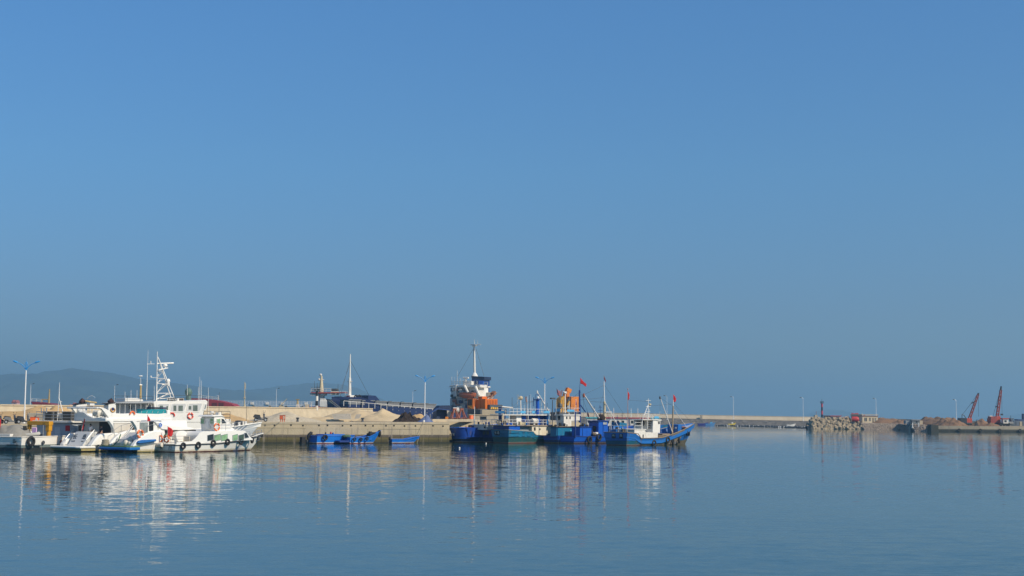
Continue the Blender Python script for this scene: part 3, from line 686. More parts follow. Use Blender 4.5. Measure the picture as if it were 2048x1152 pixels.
def skinned(name, pts, edges, rad, m, parent, sub=1, root=0):
    me = bpy.data.meshes.new(name); me.from_pydata([tuple(p) for p in pts], edges, []); o = bpy.data.objects.new(name, me); COL.objects.link(o)
    md = o.modifiers.new('s', 'SKIN'); md.use_smooth_shade = True
    for i, r in enumerate(rad):
        v = me.skin_vertices[0].data[i]; v.radius = (r, r) if isinstance(r, (int, float)) else r; v.use_root = (i == root)
    if sub: o.modifiers.new('d', 'SUBSURF').levels = sub; o.modifiers['d'].render_levels = sub
    bpy.context.view_layer.update(); nm = bpy.data.meshes.new_from_object(o.evaluated_get(bpy.context.evaluated_depsgraph_get()))
    nm.materials.clear(); nm.materials.append(m); o.modifiers.clear(); o.data = nm; nm.name = name
    for p in nm.polygons: p.use_smooth = True
    o.parent = parent; return o
def person(label, loc, deg, shirt, trousers, H=1.68, lean=0., arms=((.25, -.45), (.25, -.45)), knee=0.):
    """faces +x. arms: (forward swing, elbow bend) for left and right"""
    t = thing('person', label, 'person', loc, deg); k = H / 1.7
    def up(z, fwd=0, y=0):   # point of the trunk, bent at the hip
        dz = z - .92; return Vector((fwd * math.cos(lean) + dz * math.sin(lean), y, .92 + dz * math.cos(lean) - fwd * math.sin(lean))) * k
    P = [up(.95), up(1.1), up(1.28), up(1.42), up(1.5), up(1.58, .02), up(1.66, .02)]; Rr = [.15, .14, .165, .13, .06, .095, .075]; E = [(i, i + 1) for i in range(6)]
    P.append(up(1.585, .1)); Rr.append(.03); E.append((5, 7))       # nose
    arm = {}
    for sd, (sw, el) in zip((1, -1), arms):
        i0 = len(P); sh = up(1.41, 0, sd * .2); d = Vector((math.sin(sw + lean * .3), sd * .12, -math.cos(sw + lean * .3))); eb = sh + d * .29 * k
        d2 = Vector((math.sin(sw - el), sd * .02, -math.cos(sw - el))); wr = eb + d2 * .25 * k; pl = wr + d2 * .08 * k
        P += [sh, eb, wr, pl]; Rr += [.06, .045, .03, .036]; E += [(3, i0), (i0, i0 + 1), (i0 + 1, i0 + 2), (i0 + 2, i0 + 3)]; arm[sd] = (sh, eb, wr)
        side = Vector((math.cos(sw - el), 0, math.sin(sw - el)))
        for f in range(4):
            a = pl + side * (.024 * (f - 1.5)) * k + d2 * .045 * k; b_ = a + (d2 * .055 + Vector((0, -sd * .012, 0))) * k * (1, 1.12, 1.05, .8)[f]
            j = len(P); P += [a, b_]; Rr += [.009, .008]; E += [(i0 + 3, j), (j, j + 1)]
        j = len(P); P += [wr + d2 * .05 * k + side * .05 * k, wr + d2 * .09 * k + side * .065 * k]; Rr += [.011, .009]; E += [(i0 + 2, j), (j, j + 1)]
    leg = {}
    for sd in (1, -1):
        i0 = len(P); hp = Vector((0, sd * .095, .9)) * k; kn = Vector((.03 + knee, sd * .1, .49)) * k; an = Vector((0, sd * .1, .08)) * k
        P += [hp, kn, an, Vector((.15, sd * .11, .035)) * k]; Rr += [.095, .062, .042, .035]; E += [(0, i0), (i0, i0 + 1), (i0 + 1, i0 + 2), (i0 + 2, i0 + 3)]; leg[sd] = (hp, kn, an)
    Rr = [r * k for r in Rr]
    skinned('body', P, E, Rr, SKIN, t)
    SP = [up(.9), up(1.1), up(1.28), up(1.42), up(1.48)]; SR = [.172, .165, .185, .15, .085]; SE = [(i, i + 1) for i in range(4)]
    for sd in (1, -1):
        i0 = len(SP); sh, eb, wr = arm[sd]; SP += [sh, sh.lerp(eb, .85)]; SR += [.08, .068]; SE += [(3, i0), (i0, i0 + 1)]
    skinned('shirt', SP, SE, [r * k for r in SR], shirt, t)
    TP = [up(.97), Vector((0, 0, .9)) * k]; TR = [.165, .15]; TE = [(0, 1)]
    for sd in (1, -1):
        i0 = len(TP); hp, kn, an = leg[sd]; TP += [hp, kn, an]; TR += [.112, .082, .066]; TE += [(1, i0), (i0, i0 + 1), (i0 + 1, i0 + 2)]
    skinned('trousers', TP, TE, [r * k for r in TR], trousers, t)
    q = MB(); c = up(1.645, -.015); q.ball(c, .105 * k, 12, 8, (1.0, .88, .8)); q.build('hair', HAIR, t, smooth=True)
    q = MB()
    for sd in (1, -1): q.ball(up(1.61, .093, sd * .032), .012 * k, 6, 4)
    q.build('eyes', HAIR, t); q = MB(); q.ball(up(1.535, .09), .02 * k, 6, 4, (.5, 1.2, .35)); q.build('mouth', mat('lips', (.3, .09, .07), .5), t)
    for sd in (1, -1): q = MB(); q.ball(up(1.59, .0, sd * .093), .028 * k, 6, 4, (.7, .4, 1)); q.build('ear', SKIN, t)
    return t
# ================================================================ WHITE BOATS RAFTED AT THE LEFT
HWH = mat('white hull paint', (.80, .77, .70), .38, .05, .8, stain=(.50, .42, .30), samt=.05,
          bands=[(-1, (.08, .03, .02)), (.035, (.20, .10, .07)), (.075, (.62, .55, .42)), (.24, (.80, .77, .70))])
HYL = mat('stained white gelcoat hull', (.80, .77, .70), .35, .05, .8, stain=(.50, .42, .30), samt=.06, bands=[(-1, (.05, .05, .03)), (.03, (.34, .28, .12)), (.14, (.66, .58, .42)), (.3, (.80, .77, .70))])
CURT = mat('green window curtain glass', (.22, .38, .20), .2, .35, 2.5)
DARKIN = mat('painted interior shade', (.008, .009, .012), .5, .2, 1)  # near-black colour paints the shade of open interiors onto solid faces
def curve(pts, n=8):
    """smooth a polyline (Catmull-Rom) for rounded outlines"""
    out = []; P = [Vector(p) for p in pts]; m = len(P)
    for i in range(m - 1):
        p0, p1, p2, p3 = P[max(0, i - 1)], P[i], P[i + 1], P[min(m - 1, i + 2)]
        for k in range(n):
            t = k / n; out.append(tuple(.5 * ((2 * p1) + (p2 - p0) * t + (2 * p0 - 5 * p1 + 4 * p2 - p3) * t * t + (3 * p1 - p0 - 3 * p2 + p3) * t ** 3)))
    return out + [tuple(P[-1])]

# ---------------- patrol launch, nearest
c = ground(353, 905); PF = Fr((0, 0, 0), 57.2); PB = 3.5
PF = Fr(c + PF.y * PB / 2, 57.2)
t = thing('patrol_launch', 'white patrol launch with green curtained windows and tyres along its side, nearest the viewer', 'boat', PF.o, PF.deg)
y0 = -PB / 2
PL = PF.side(500, 899, 0)[0]; PT = PF.side(523, 871, 0)[0]
H = Hull(PL, PB, [(0, .72), (.45, .80), (.7, 1.0), (.85, 1.22), (1, 1.58)], stern=.95, sm=.45, pw=2.4, wlk=.9, wlsm=.35, rake=PT - PL, trans=.1, bul=.12, draft=.4)
hull = H.build(t, [HWH, GREY, WHITE])
H.rail(t, mat('dark rubber strake', (.05, .05, .05), .7, .2, 3), 1.0, .055, off=.03)
H.rail(hull, WHITE, 1.14, .05, 'gunwale', both=True)
# coast guard style stripes on the bow
ST = mat('blue hull stripe', (.06, .14, .34), .4, .05)
q = MB()
for k in range(4):
    a = .70 + k * .018; P = []
    for t0, f in ((a, .02), (a + .006, .02), (a + .081, .96), (a + .075, .96)):
        p = H.pt(t0, f, -1); P.append(p + Vector((.01, -.02, 0)))
    q.add(P, [(0, 1, 2, 3)])
q.build('bow_stripe', ST, hull)
for txt, yy in (('长', .35), ('门', -.9)): lettering(txt, .42, BLACK, hull, face_aft(yy, .42, -.09))
# aft bulwark and the raised cabin
house(t, PF, [(353, 884.5), (384, 882.3), (388, 879), (394, 873), (399, 866), (404, 863.2), (413, 862.6), (416, 866.5), (420, 873), (420, 884.2), (352.5, 890)], y0, y0 + .07, WHITE2, 'aft_bulwark', 0)
house(t, PF, [(353, 884.5), (384, 882.3), (388, 879), (394, 873), (399, 866), (404, 863.2), (413, 862.6), (416, 866.5), (420, 873), (420, 884.2), (352.5, 890)], -y0 - .07, -y0, WHITE2, 'aft_bulwark', 0)
cab = house(t, PF, curve([(401, 886), (400, 872), (404, 864), (412, 862.5), (430, 862.7), (470, 861.2), (487, 861.4), (493, 864.5), (501.5, 874.8), (506, 877.5)], 4) + [(506, 880.2), (402, 886.5)], y0 + .03, -y0 - .03, WHITE2, 'cabin', .05)
for (a, b_, m) in ((414.5, 426.3, GLASS), (428.3, 440.5, CURT), (442.5, 454.3, CURT), (465.2, 474.7, CURT), (477, 487, GLASSG)):
    sl = (b_ - a) * -.10; pane(cab, PF, [(a, 871.3 + sl * .2), (b_, 869.4 + sl), (b_, 880.4 + sl), (a, 881.8)], y0 + .02, m, STEEL, .04)
pane(cab, PF, [(488.5, 866.5), (492, 866), (497.5, 874.2), (489.5, 875.8)], y0 + .02, GLASS, STEEL, .04)
yw = y0 + .8
wh = house(t, PF, curve([(429, 862.5), (428, 846), (429.5, 833.5), (433, 831.5), (443, 831), (448, 834.5), (452, 842), (463, 854), (473, 861.3)], 4) + [(473, 863), (429, 863)], yw, -yw, WHITE2, 'wheelhouse', .04)
pane(wh, PF, [(433.2, 838.5), (440, 837.5), (440, 847.3), (434, 847.5)], yw - .01, CURT, WHITE)
pane(wh, PF, [(442.5, 837.5), (446.5, 838), (452.2, 846), (443.2, 847.2)], yw - .01, GLASS, WHITE)
x_ = PF.side(428, 846, yw)[0] - .02
for a, b_ in ((402.2, 408.5), (420.8, 428)): pane(wh, PF, rect(a, 837, b_, 847.5), x_ - .03, CURT, WHITE, axis='x')
q = MB(); q.prism(PF.afts(rect(411, 837, 419, 858), x_ - .03), x_ - .045, x_ - .01, 'x'); q.build('door', WHITE, wh)
rf = house(t, PF, [(424, 833.2), (427, 830.2), (444, 829.8), (450, 834.3), (445, 832.8), (429, 833.4)], yw - .12, -yw + .12, WHITE2, 'roof', .03)
q = MB(); z = PF.side(436, 830.2, 0)[1]; xr = PF.side(428, 830, 0)[0]; q.ball((xr, .3, z + .28), .26, 10, 6, (1, 1, .55)); q.tube((xr, .3, z), (xr, .3, z + .2), .08); q.bx(xr - .1, xr + .3, -.75, -.3, z, z + .3); q.build('radar', WORN, rf, smooth=False)
q = MB(); q.tube((xr + .2, -.5, z), (xr + .2, -.5, z + 2.4), .02, .012); q.tube((xr - .4, .6, z), (xr - .4, .6, z + 1.9), .018, .01); q.build('antenna', DGREY, rf)
zd = .72
railing(t, [(-.05, -1.5, zd), (-.05, 1.5, zd)], .85, .02, 3); railing(t, [(.0, -1.6, zd), (4.6, -1.6, zd + .05)], .9, .02, 3); railing(t, [(0, 1.6, zd), (4.6, 1.6, zd)], .9, .02, 3)
z2 = PF.side(430, 862, y0)[1]
railing(t, [(4.6, y0 + .25, z2), (8.4, y0 + .25, z2)], .95, .02, 3)
# bow pulpit and gear
P = [H.pt(s_, 1.0, -1) + Vector((0, .05, 0)) for s_ in (.84, .9, .96, 1.0)]; P2 = [H.pt(s_, 1.0, 1) - Vector((0, .05, 0)) for s_ in (.84, .9, .96, 1.0)]
railing(t, P, .62, .022, 2, name='bow_rail', step=.5); railing(t, P2, .62, .022, 2, name='bow_rail', step=.5)
q = MB(); q.ball(H.pt(1, 1.0, -1) + Vector((.06, .03, 0)), .16, 8, 6); q.build('bow_fender', BLACK, t)
q = MB(); q.bx(13.2, 13.7, -.25, .25, 1.0, 1.45); q.tube((13.4, -.45, 1.35), (13.4, .45, 1.35), .14); q.build('windlass', DGREY, t)
# aft deck seats and life raft drums hung over the transom
for yy, dx in ((-.75, 1.9), (.1, 2.4), (.95, 2.9)):
    q = MB(); q.bx(dx, dx + .6, yy - .3, yy + .3, zd - .1, zd + .35); q.bx(dx + .5, dx + .62, yy - .3, yy + .3, zd + .35, zd + .85); q.build('seat', mat('cream seat vinyl', (.62, .55, .42), .5), t, bevel=.03)
q = MB(); q.prism(PF.sides(curve([(356, 884), (352, 872), (356, 864), (366, 861.5), (372, 863), (376, 872), (378, 884)], 4), .3), .3, 1.6); q.build('engine_casing', WHITE2, t, bevel=.04)
WD = mat('white fender drum', (.66, .60, .50), .6, .15, 3)
for i, yy in enumerate((.55, .95, 1.3)):
    q = MB(); q.lathe([(.1, -.32), (.24, -.28), (.26, 0), (.24, .28), (.1, .32)], (0, 0, 0), 12, 'x'); o = q.build('fender_drum', WD, smooth=True, loc=PF.w(-.3, yy - .3, .74)); o.rotation_euler.z = R(PF.deg + 90)
    tag(o, ('cream fender drum on the patrol launch transom, farthest from its tyres', 'cream fender drum on the patrol launch transom, middle of three', 'cream fender drum on the patrol launch transom, nearest its tyres')[2 - i], 'fender', 'cream drums on the launch transom')
for i, (px, py) in enumerate(((366.5, 891.8), (396.8, 890.4), (426.8, 886.6), (455.3, 884.2), (482, 883.2), (504.3, 880.2))):
    x, z = PF.side(px, py, y0 - .12); s_ = min(.97, max(0, x / PT * 1.02)); yy = H.pt(s_, .9, -1).y - .12; x, z = PF.side(px, py, yy)
    yaw = 0 if i < 3 else (3, 8, 20)[i - 3]
    tyre(('black tyre fender nearest the stern on the patrol launch side', 'black tyre fender below the railing end of the patrol launch', 'black tyre fender under the first cabin window of the launch',
          'black tyre fender between the launch window groups', 'black tyre fender beside the blue stripes on the launch bow', 'black tyre fender at the tip of the launch bow')[i], PF.w(x, yy, z), PF.deg + yaw, .27, .10, 'tyres along the patrol launch')
lifebuoy('orange lifebuoy on the patrol launch stern rail, nearer the blue boat cushion', PF.w(-.13, .52, zd + .62), PF.deg + 90, .33, .085, group='lifebuoys on the patrol launch')
lifebuoy('orange lifebuoy on the patrol launch stern rail, nearer its tyres', PF.w(-.13, -.42, zd + .62), PF.deg + 90, .33, .085, group='lifebuoys on the patrol launch')
xl, zl = PF.side(433, 854, y0 + .2); lifebuoy('orange lifebuoy hung on the side rail below the launch wheelhouse', PF.w(xl, y0 + .15, zl), PF.deg, .36, .085, group='lifebuoys on the patrol launch')
flag('red flag bunched over the patrol launch stern rail', PF.w(.1, -.3, zd), 1.85, [(0, -.0), (.2, -.08), (.42, -.2), (.55, -.42), (0, -.9), (.2, -1.02), (.38, -1.0), (.5, -.82)], PF.deg - 50)
person('person in a green shirt bending forward on the patrol launch deck', PF.w(.75, .95, zd - .1), PF.deg - 70, mat('green shirt cloth', (.03, .17, .09), .8, .1, 5), mat('dark trousers cloth', (.03, .03, .045), .8, .1, 5), 1.66, 1.0, ((.5, .3), (.8, .2)))
block('dark striped deck chair behind the patrol launch aft rail', PF.w(3.9, .6, zd + .0), (.5, .6, .8), PF.deg, mat('red striped canvas', (.35, .07, .07), .7), 'deck_chair', 'chair')

# ---------------- sport cruiser with the blue swim platform
c = ground(277, 905); CB = 4.0; CF = Fr((0, 0, 0), 57); CF = Fr(c + CF.y * CB / 2, 57); y0 = -CB / 2
t = thing('motor_cruiser', 'white motor cruiser with a blue edged swim platform and red flag at its stern', 'boat', CF.o, CF.deg)
H = Hull(12.5, CB, [(0, .95), (.5, 1.25), (1, 1.9)], stern=.95, sm=.45, wlk=.9, rake=2, trans=.25, bul=.06)
H.build(t, [HYL, WHITE, WHITE])
pf = MB(); pf.prism([(-1.35, -2.25), (.1, -2.1), (.1, 2.2), (-1.2, 2.35), (-1.45, 1.9), (-1.5, -1.9)], .50, .62, 'z'); p_ = pf.build('swim_platform', mat('green deck mat', (.14, .22, .08), .8, .2, 3), t)
q = MB(); q.prism([(-1.41, -2.35), (.1, -2.16), (.1, 2.26), (-1.26, 2.42), (-1.52, 1.95), (-1.57, -1.95)], .24, .52, 'z'); q.build('platform_edge', mat('blue fender foam', (.01, .14, .40), .5, .1, 2), p_, bevel=.06)
for yy in (-1.2, 1.2): q = MB(); q.bx(-1.2, -.1, yy - .12, yy + .12, -.3, .24); q.build('platform_leg', DGREY, p_)
# curved stern wings and the sun pad between them
for sd in (-1, 1):
    q = MB(); y1 = sd * 2.05; y2 = sd * 1.45
    q.prism([(-.75, .55), (-.55, .85), (-.2, 1.2), (.35, 1.62), (1.0, 1.95), (1.9, 2.15), (3.2, 2.2), (3.4, .9), (0, .6)], min(y1, y2), max(y1, y2)); q.build('stern_wing', WHITE2, t, bevel=.12)
q = MB(); q.prism([(.0, .6), (.35, .95), (.5, 1.25), (1.5, 1.85), (1.65, 1.95), (3.4, 1.98), (3.4, .6)], -1.42, 1.42); q.build('sun_pad', mat('grey cushion vinyl', (.46, .47, .48), .5, .08, 2), t, bevel=.05)
q = MB(); q.bx(-.25, .35, -1.4, 1.4, .55, .95); q.build('transom_step', WHITE2, t, bevel=.04)
q = MB()
for k in range(5): q.path([(-.45, .1 + k * .16, .64), (-.45, .1 + k * .16, 1.25), (.1, .1 + k * .16, 1.25)], .02, 5)
q.path([(-.45, .1, 1.25), (-.45, .75, 1.25)], .02); q.path([(-.45, .1, .95), (-.45, .75, .95)], .02); q.build('stern_rack', STEEL, t)
for i, (x, yy, z, r) in enumerate(((-.15, -.35, .92, .3), (-.05, -.8, .88, .27), (.2, -.5, 1.25, .26))):
    q = MB(); q.ball((0, 0, 0), r, 14, 8, (1, 1, 1.15)); q.tube((0, 0, r), (0, 0, r * 1.4), .05)
    tag(q.build('ball_fender', WD, smooth=True, loc=CF.w(x, yy, z)), ('white ball fender on the cruiser platform, lowest beside the steel rack', 'white ball fender on the cruiser platform, nearest the blue cushion', 'white ball fender on the cruiser platform, topmost of three')[i], 'fender', 'ball fenders on the cruiser platform')
# cabin front of the cockpit: bulkhead, window, arch, side doors
xb = 3.4
q = MB(); q.prism([(-1.75, .9), (1.75, .9), (1.6, 3.2), (-1.5, 3.2)], xb, xb + 3.6, 'x'); sal = q.build('saloon', WHITE2, t, bevel=.08)
pane(sal, CF, [(242.5, 862), (246, 851), (269, 850.5), (267, 861.5)], xb - .02, mat('amber window glass', (.09, .075, .05), .1, .4, 2), mat('brown frame', (.10, .06, .04), .5), .06, axis='x')
ysd = y0 + .2
sw = house(t, CF, [(273, 875.5), (273, 843.5), (318, 843), (327, 846), (331, 873)], ysd, ysd + .12, WHITE2, 'side_wall', .02)
for a, b_ in ((280, 287), (288.5, 294.5)): pane(sw, CF, rect(a, 845.5, b_, 873), ysd - .01, mat('pale reflecting glass', (.26, .29, .27), .15, .3, 1), STEEL, .04)
pane(sw, CF, rect(298, 842.5, 306.5, 862), ysd - .01, DARKIN, None)  # near-black pane painted as the shade inside a doorway
for a, b_ in ((ysd - .1, ysd + .3), (-ysd - .3, -ysd + .1)):
    q = MB(); q.prism(CF.sides([(264, 842), (273, 841), (274, 860), (271, 852)], ysd - .05), a, b_); q.build('radar_arch', WHITE2, t, bevel=.03)
bow = house(t, CF, [(308, 842), (330, 848.5), (345, 851.5), (372, 853.5), (395, 857.3), (380, 859.8), (345, 860.5), (325, 859), (314, 849)], ysd - .15, -1.0, WHITE2, 'foredeck_canopy', .05)
q = MB(); x, z = CF.side(320.5, 850.2, ysd - .16); q.torus((x, ysd - .17, z), .17, .05, 'y', 16, 6); q.bx(x - .16, x + .12, ysd - .19, ysd - .16, z - .03, z + .03); q.build('emblem', mat('blue emblem', (.02, .16, .60), .5), bow)
house(t, CF, [(314, 874), (313, 861), (345, 861), (392, 859.5), (392, 868), (330, 874)], ysd + .15, 1.0, DARKIN, 'painted_shade_block', 0)  # solid near-black block painted as the shadow under the canopy
q = MB(); q.prism(CF.sides([(272, 886.2), (275, 881.5), (282, 879.8), (309, 878.4), (309, 882.5), (292, 885), (276, 887.2)], y0 - .05), y0 - .35, y0 - .03); q.build('side_cushion', mat('blue fender cushion', (.015, .13, .38), .6, .1, 2), t, bevel=.05)
railing(t, [(-.1, -1.95, 1.2), (1.1, -1.95, 1.95), (2.6, -1.95, 2.2)], .7, .022, 1); railing(t, [(.3, 1.95, 1.5), (1.2, 1.95, 1.95), (2.6, 1.95, 2.2)], .7, .022, 1)
q = MB()
for s_ in (0, .3): q.tube((.1 + s_ * 0, 1.3 - s_, .7), (2.3, 1.3 - s_, 2.9), .035)
q.build('ladder', STEEL, t)
xl, zl = CF.side(281, 868, ysd - .12); lifebuoy('orange lifebuoy on the cruiser side beside its sliding doors', CF.w(xl, ysd - .1, zl), CF.deg, .36, .1)
flag('red flag hanging limp before the cruiser amber window', CF.w(2.7, -.2, 1.98), 1.75, [(0, 0), (.1, -.15), (.22, -.3), (.3, -.5), (0, -1.0), (.1, -1.25), (.2, -1.3), (.28, -1.2)], CF.deg - 40)
q = MB(); q.torus((0, 0, 0), .3, .14, 'z', 16, 7); q.torus((0, 0, .2), .26, .13, 'z', 16, 7); q.torus((0, 0, .4), .24, .12, 'z', 16, 7); tag(q.build('rope_coil', ROPE, smooth=True, loc=CF.w(-.9, 1.85, .74)), 'tan coil of rope on the left end of the cruiser platform', 'rope')
q = MB(); q.path([(0, 0, 0), (.5, -.15, .5), (.9, .0, 1.1)], .06); tag(q.build('mooring_rope', mat('green rope', (.03, .12, .06), .9), loc=CF.w(-.6, 1.0, .66), rz=R(57)), 'green rope running up the cruiser stern from its platform', 'rope')

# ---------------- yacht with the name on its transom
c = ground(188, 903.5); BB = 4.9; BF = Fr((0, 0, 0), 57); BF = Fr(c + BF.y * BB / 2, 57); y0 = -BB / 2
t = thing('yacht', 'white yacht with black characters on its sloping transom and a sweeping flybridge arch', 'boat', BF.o, BF.deg)
H = Hull(18, BB, [(0, .7), (.12, 1.4), (.5, 1.7), (1, 2.4)], stern=.95, sm=.5, wlk=.9, rake=2.5, trans=.0, bul=.06)
H.build(t, [HYL, WHITE, WHITE])
q = MB(); q.prism([(-1.6, -2.3), (.2, -2.5), (.2, 2.55), (-1.4, 2.6), (-1.75, 2.1), (-1.8, -1.8)], .34, .56, 'z'); pl = q.build('swim_platform', WHITE2, t, bevel=.07)
q = MB(); q.prism([(-1.5, -2.3), (.2, -2.45), (.2, 2.5), (-1.3, 2.5)], .10, .32, 'z'); q.build('platform_edge', mat('yellowed antifouling', (.34, .27, .10), .7, .2, 2), pl)
tb = [(1.30, .56), (-1.00, .56), (-1.32, 1.98), (.98, 1.98)]
q = MB(); A = [(-.25 + (.75 if z > 1 else 0), y_, z) for y_, z in tb]; Bq = [(x + .9, y_, z) for x, y_, z in A]
q.add(A + Bq, [(0, 1, 2, 3), (7, 6, 5, 4), (0, 4, 5, 1), (1, 5, 6, 2), (2, 6, 7, 3), (3, 7, 4, 0)]); tr = q.build('transom', mat('grey white transom gelcoat', (.66, .65, .61), .35, .05, 1), t, bevel=.04)
tilt = math.atan2(.75, 1.42)
for txt, yy in (('长', .72), ('岛', -.68)): lettering(txt, .62, BLACK, tr, face_aft(yy, 1.45, .205, -tilt))
lettering('CHANG', .15, DGREY, tr, face_aft(.72, 1.02, -.022, -tilt)); lettering('DAO', .15, DGREY, tr, face_aft(-.68, 1.02, -.022, -tilt))
q = MB(); q.tube((.02, -.0, .86), (.02, -.45, .86), .02); q.tube((.05, 0, .95), (-.02, .02, .7), .02); q.build('handle', STEEL, tr)
for sd in (-1, 1):
    q = MB(); ya, yb = sd * 1.75, sd * 2.45
    q.prism([(-.4, .56), (-.1, .95), (.35, 1.45), (.9, 1.8), (3.2, 1.9), (3.2, .6)], min(ya, yb), max(ya, yb)); q.build('stern_wing', WHITE2, t, bevel=.12)
    q = MB(); q.path([(-.3, sd * 1.6, .6), (-.3, sd * 1.6, 1.2), (.7, sd * 1.6, 2.2), (.7, sd * 1.6, 1.6)], .025, 6); q.build('stair_rail', STEEL, t)
xc = BF.side(228, 860, y0 + .2)[0] - .06
q = MB(); q.prism([(-2.3, .7), (2.3, .7), (2.3, 3.25), (-2.3, 3.25)], xc, xc + 7, 'x'); sal = q.build('saloon', mat('warm white panel', (.62, .58, .50), .5, .05, 1), t, bevel=.03)
pane(sal, BF, rect(199, 843.5, 222.5, 872), xc - .02, DARKIN, STEEL, .06, axis='x', name='doorway')
pane(sal, BF, [(160, 850), (170, 849), (166, 860), (160, 861)], xc - .02, GLASS, None, axis='x')
house(t, BF, [(228, 845), (345, 845), (352, 856), (352, 876), (228, 876)], y0 + .2, -y0 - .2, WHITE2, 'main_cabin', .05)
# upper deck: slab, aft bulwark, sweeping arch and long coaming
xs0 = 1.4
q = MB(); q.bx(xs0, xs0 + 9, -2.45, 2.45, 3.02, 3.42); up_ = q.build('upper_deck', WHITE2, t, bevel=.08)
q = MB(); q.prism([(2.4, 3.3), (2.4, 4.25), (1.9, 4.35), (1.55, 4.0), (.9, 3.95), (.3, 3.62), (-.5, 3.42), (-.5, 3.3)], xs0 + .02, xs0 + .2, 'x'); q.build('aft_bulwark', WHITE2, t, bevel=.04)
sweep = curve([(196, 816), (201.5, 817.2), (206, 821.5), (211, 828), (217, 835), (222.6, 841.5), (226, 846.2)], 5)
q = MB(); out_ = BF.sides(sweep + [(341, 846.5), (345, 838), (340, 829), (331, 826.5), (318, 828), (300, 827.6), (262, 826.6), (240, 827.6), (232, 827.6), (226, 827), (222, 825), (217, 820.8), (211, 817.5), (204, 815.2), (197, 814.6)], y0 + .15)
q.prism(out_, y0 + .1, y0 + .38); q.prism(out_, -y0 - .38, -y0 - .1); q.build('flybridge_coaming', WHITE2, t, bevel=.04)
x0_, z0_ = BF.side(196, 815, y0 + .2); q = MB(); q.box((x0_ + .15, 0, z0_ - .05), (.7, BB - .3, .16)); q.build('arch_top', WHITE2, t, bevel=.06)
x1_, z1_ = BF.side(338, 829, y0); q = MB(); q.bx(x1_ - .2, x1_ + .5, -2.3, 2.3, z1_ - .9, z1_ - .1); q.build('flybridge_front', WHITE2, t, bevel=.1)
TEAL = mat('teal tinted acrylic', (.02, .24, .27), .15, .2, 1.5)
q = MB(); P = BF.sides([(273, 826.5), (285, 821.5), (305, 818.6), (330, 818.6), (333, 827.5), (318, 828.5), (300, 827.6)], y0 + .3); q.prism(P, y0 + .28, y0 + .34); q.build('windscreen', TEAL, t)
q = MB(); x2_, z2_ = BF.side(331, 822, y0 + .3); q.bx(x2_ - .05, x2_ + .02, -2.2, 2.2, z2_ - .25, z2_ + .2); q.build('front_windscreen', TEAL, t)
q = MB(); xa, za = BF.side(305, 818.5, 0); xb_, _ = BF.side(318, 818.5, 0); q.bx(xa, xb_, -1.2, 1.0, za + .05, za + .22); q.build('instrument_cover', mat('navy canvas', (.015, .02, .06), .8, .2, 3), t, bevel=.03)
q = MB(); q.bx(xb_ - .6, xb_ - .1, -1.9, -1.3, za - 1.6, za - .1); q.build('helm_seat', WHITE2, t, bevel=.06)
q = MB()
for i in range(9):
    a = BF.side(238 + i * 11, 826.5, y0 + .25); q.tube((a[0], y0 + .25, a[1]), (a[0] + .1, y0 + .25, a[1] + .24), .025)
q.build('rail_socket', STEEL, t)
q = MB(); q.path([(1.5, 2.3, 3.45), (1.5, 2.3, 4.5), (1.5, -.2, 4.6), (1.6, -1.8, 4.4)], .03); q.build('grab_rail', STEEL, t)
x, z = BF.side(264, 829, y0 + .08); q = MB(); q.torus((0, 0, 0), .3, .085, 'y', 24, 8); keep = [f for f in q.f if sum(q.v[i][2] for i in f) / len(f) > -.02]; q.f = keep; q.m = [0] * len(keep)
tag(q.build('lifebuoy', ORANGE, smooth=True, loc=BF.w(x, y0 + .02, z), rz=R(BF.deg)), 'orange horseshoe lifebuoy on the yacht flybridge coaming', 'lifebuoy')
# life rafts, crew, flag
RAFT = mat('white raft canister', (.68, .64, .55), .5, .1, 2)
for i, (yy, dx) in enumerate(((-.55, 1.9), (-1.25, 2.3))):
    r_ = thing('life_raft', ('white life raft canister in its cradle beside the yacht stairs', 'white life raft canister in its cradle nearest the yacht arch')[i], 'life raft', BF.w(dx, yy, 3.42), BF.deg + 90, 'life rafts on the yacht')
    q = MB(); q.lathe([(.2, -.42), (.33, -.36), (.345, -.02), (.37, -.02), (.37, .02), (.345, .02), (.33, .36), (.2, .42)], (0, 0, .42), 16, 'x'); q.build('canister', RAFT, r_, smooth=True)
    q = MB(); q.path([(-.3, -.35, 0), (-.3, .35, 0)], .03); q.path([(.3, -.35, 0), (.3, .35, 0)], .03)
    for x in (-.3, .3): q.path([(x, -.35, 0), (x, -.36, .45)], .025); q.path([(x, .35, 0), (x, .36, .45)], .025)
    q.build('cradle', STEEL, r_)
person('person in a white shirt and dark trousers seen from behind on the yacht stern', BF.w(1.7, .15, 1.05), BF.deg + 5, mat('white shirt cloth', (.75, .73, .70), .8, .05, 5), mat('navy trousers cloth', (.02, .022, .04), .8, .1, 5), 1.72, .0, ((.05, .1), (.0, .1)))
person('person in dark clothes standing inside the yacht doorway', BF.w(xc - .5, -1.0, .9), BF.deg + 170, mat('dark jacket cloth', (.02, .022, .03), .8, .1, 5), mat('navy trousers cloth', (.02, .022, .04), .8, .1, 5), 1.7)
flag('narrow furled red flag leaning from the yacht transom', BF.w(.55, .2, 1.9), 1.5, [(0, 0), (.05, -.05), (.1, -.12), (.13, -.2), (0, -1.2), (.06, -1.3), (.1, -1.3), (.14, -1.25)], BF.deg).rotation_euler = (.25, .0, R(BF.deg))

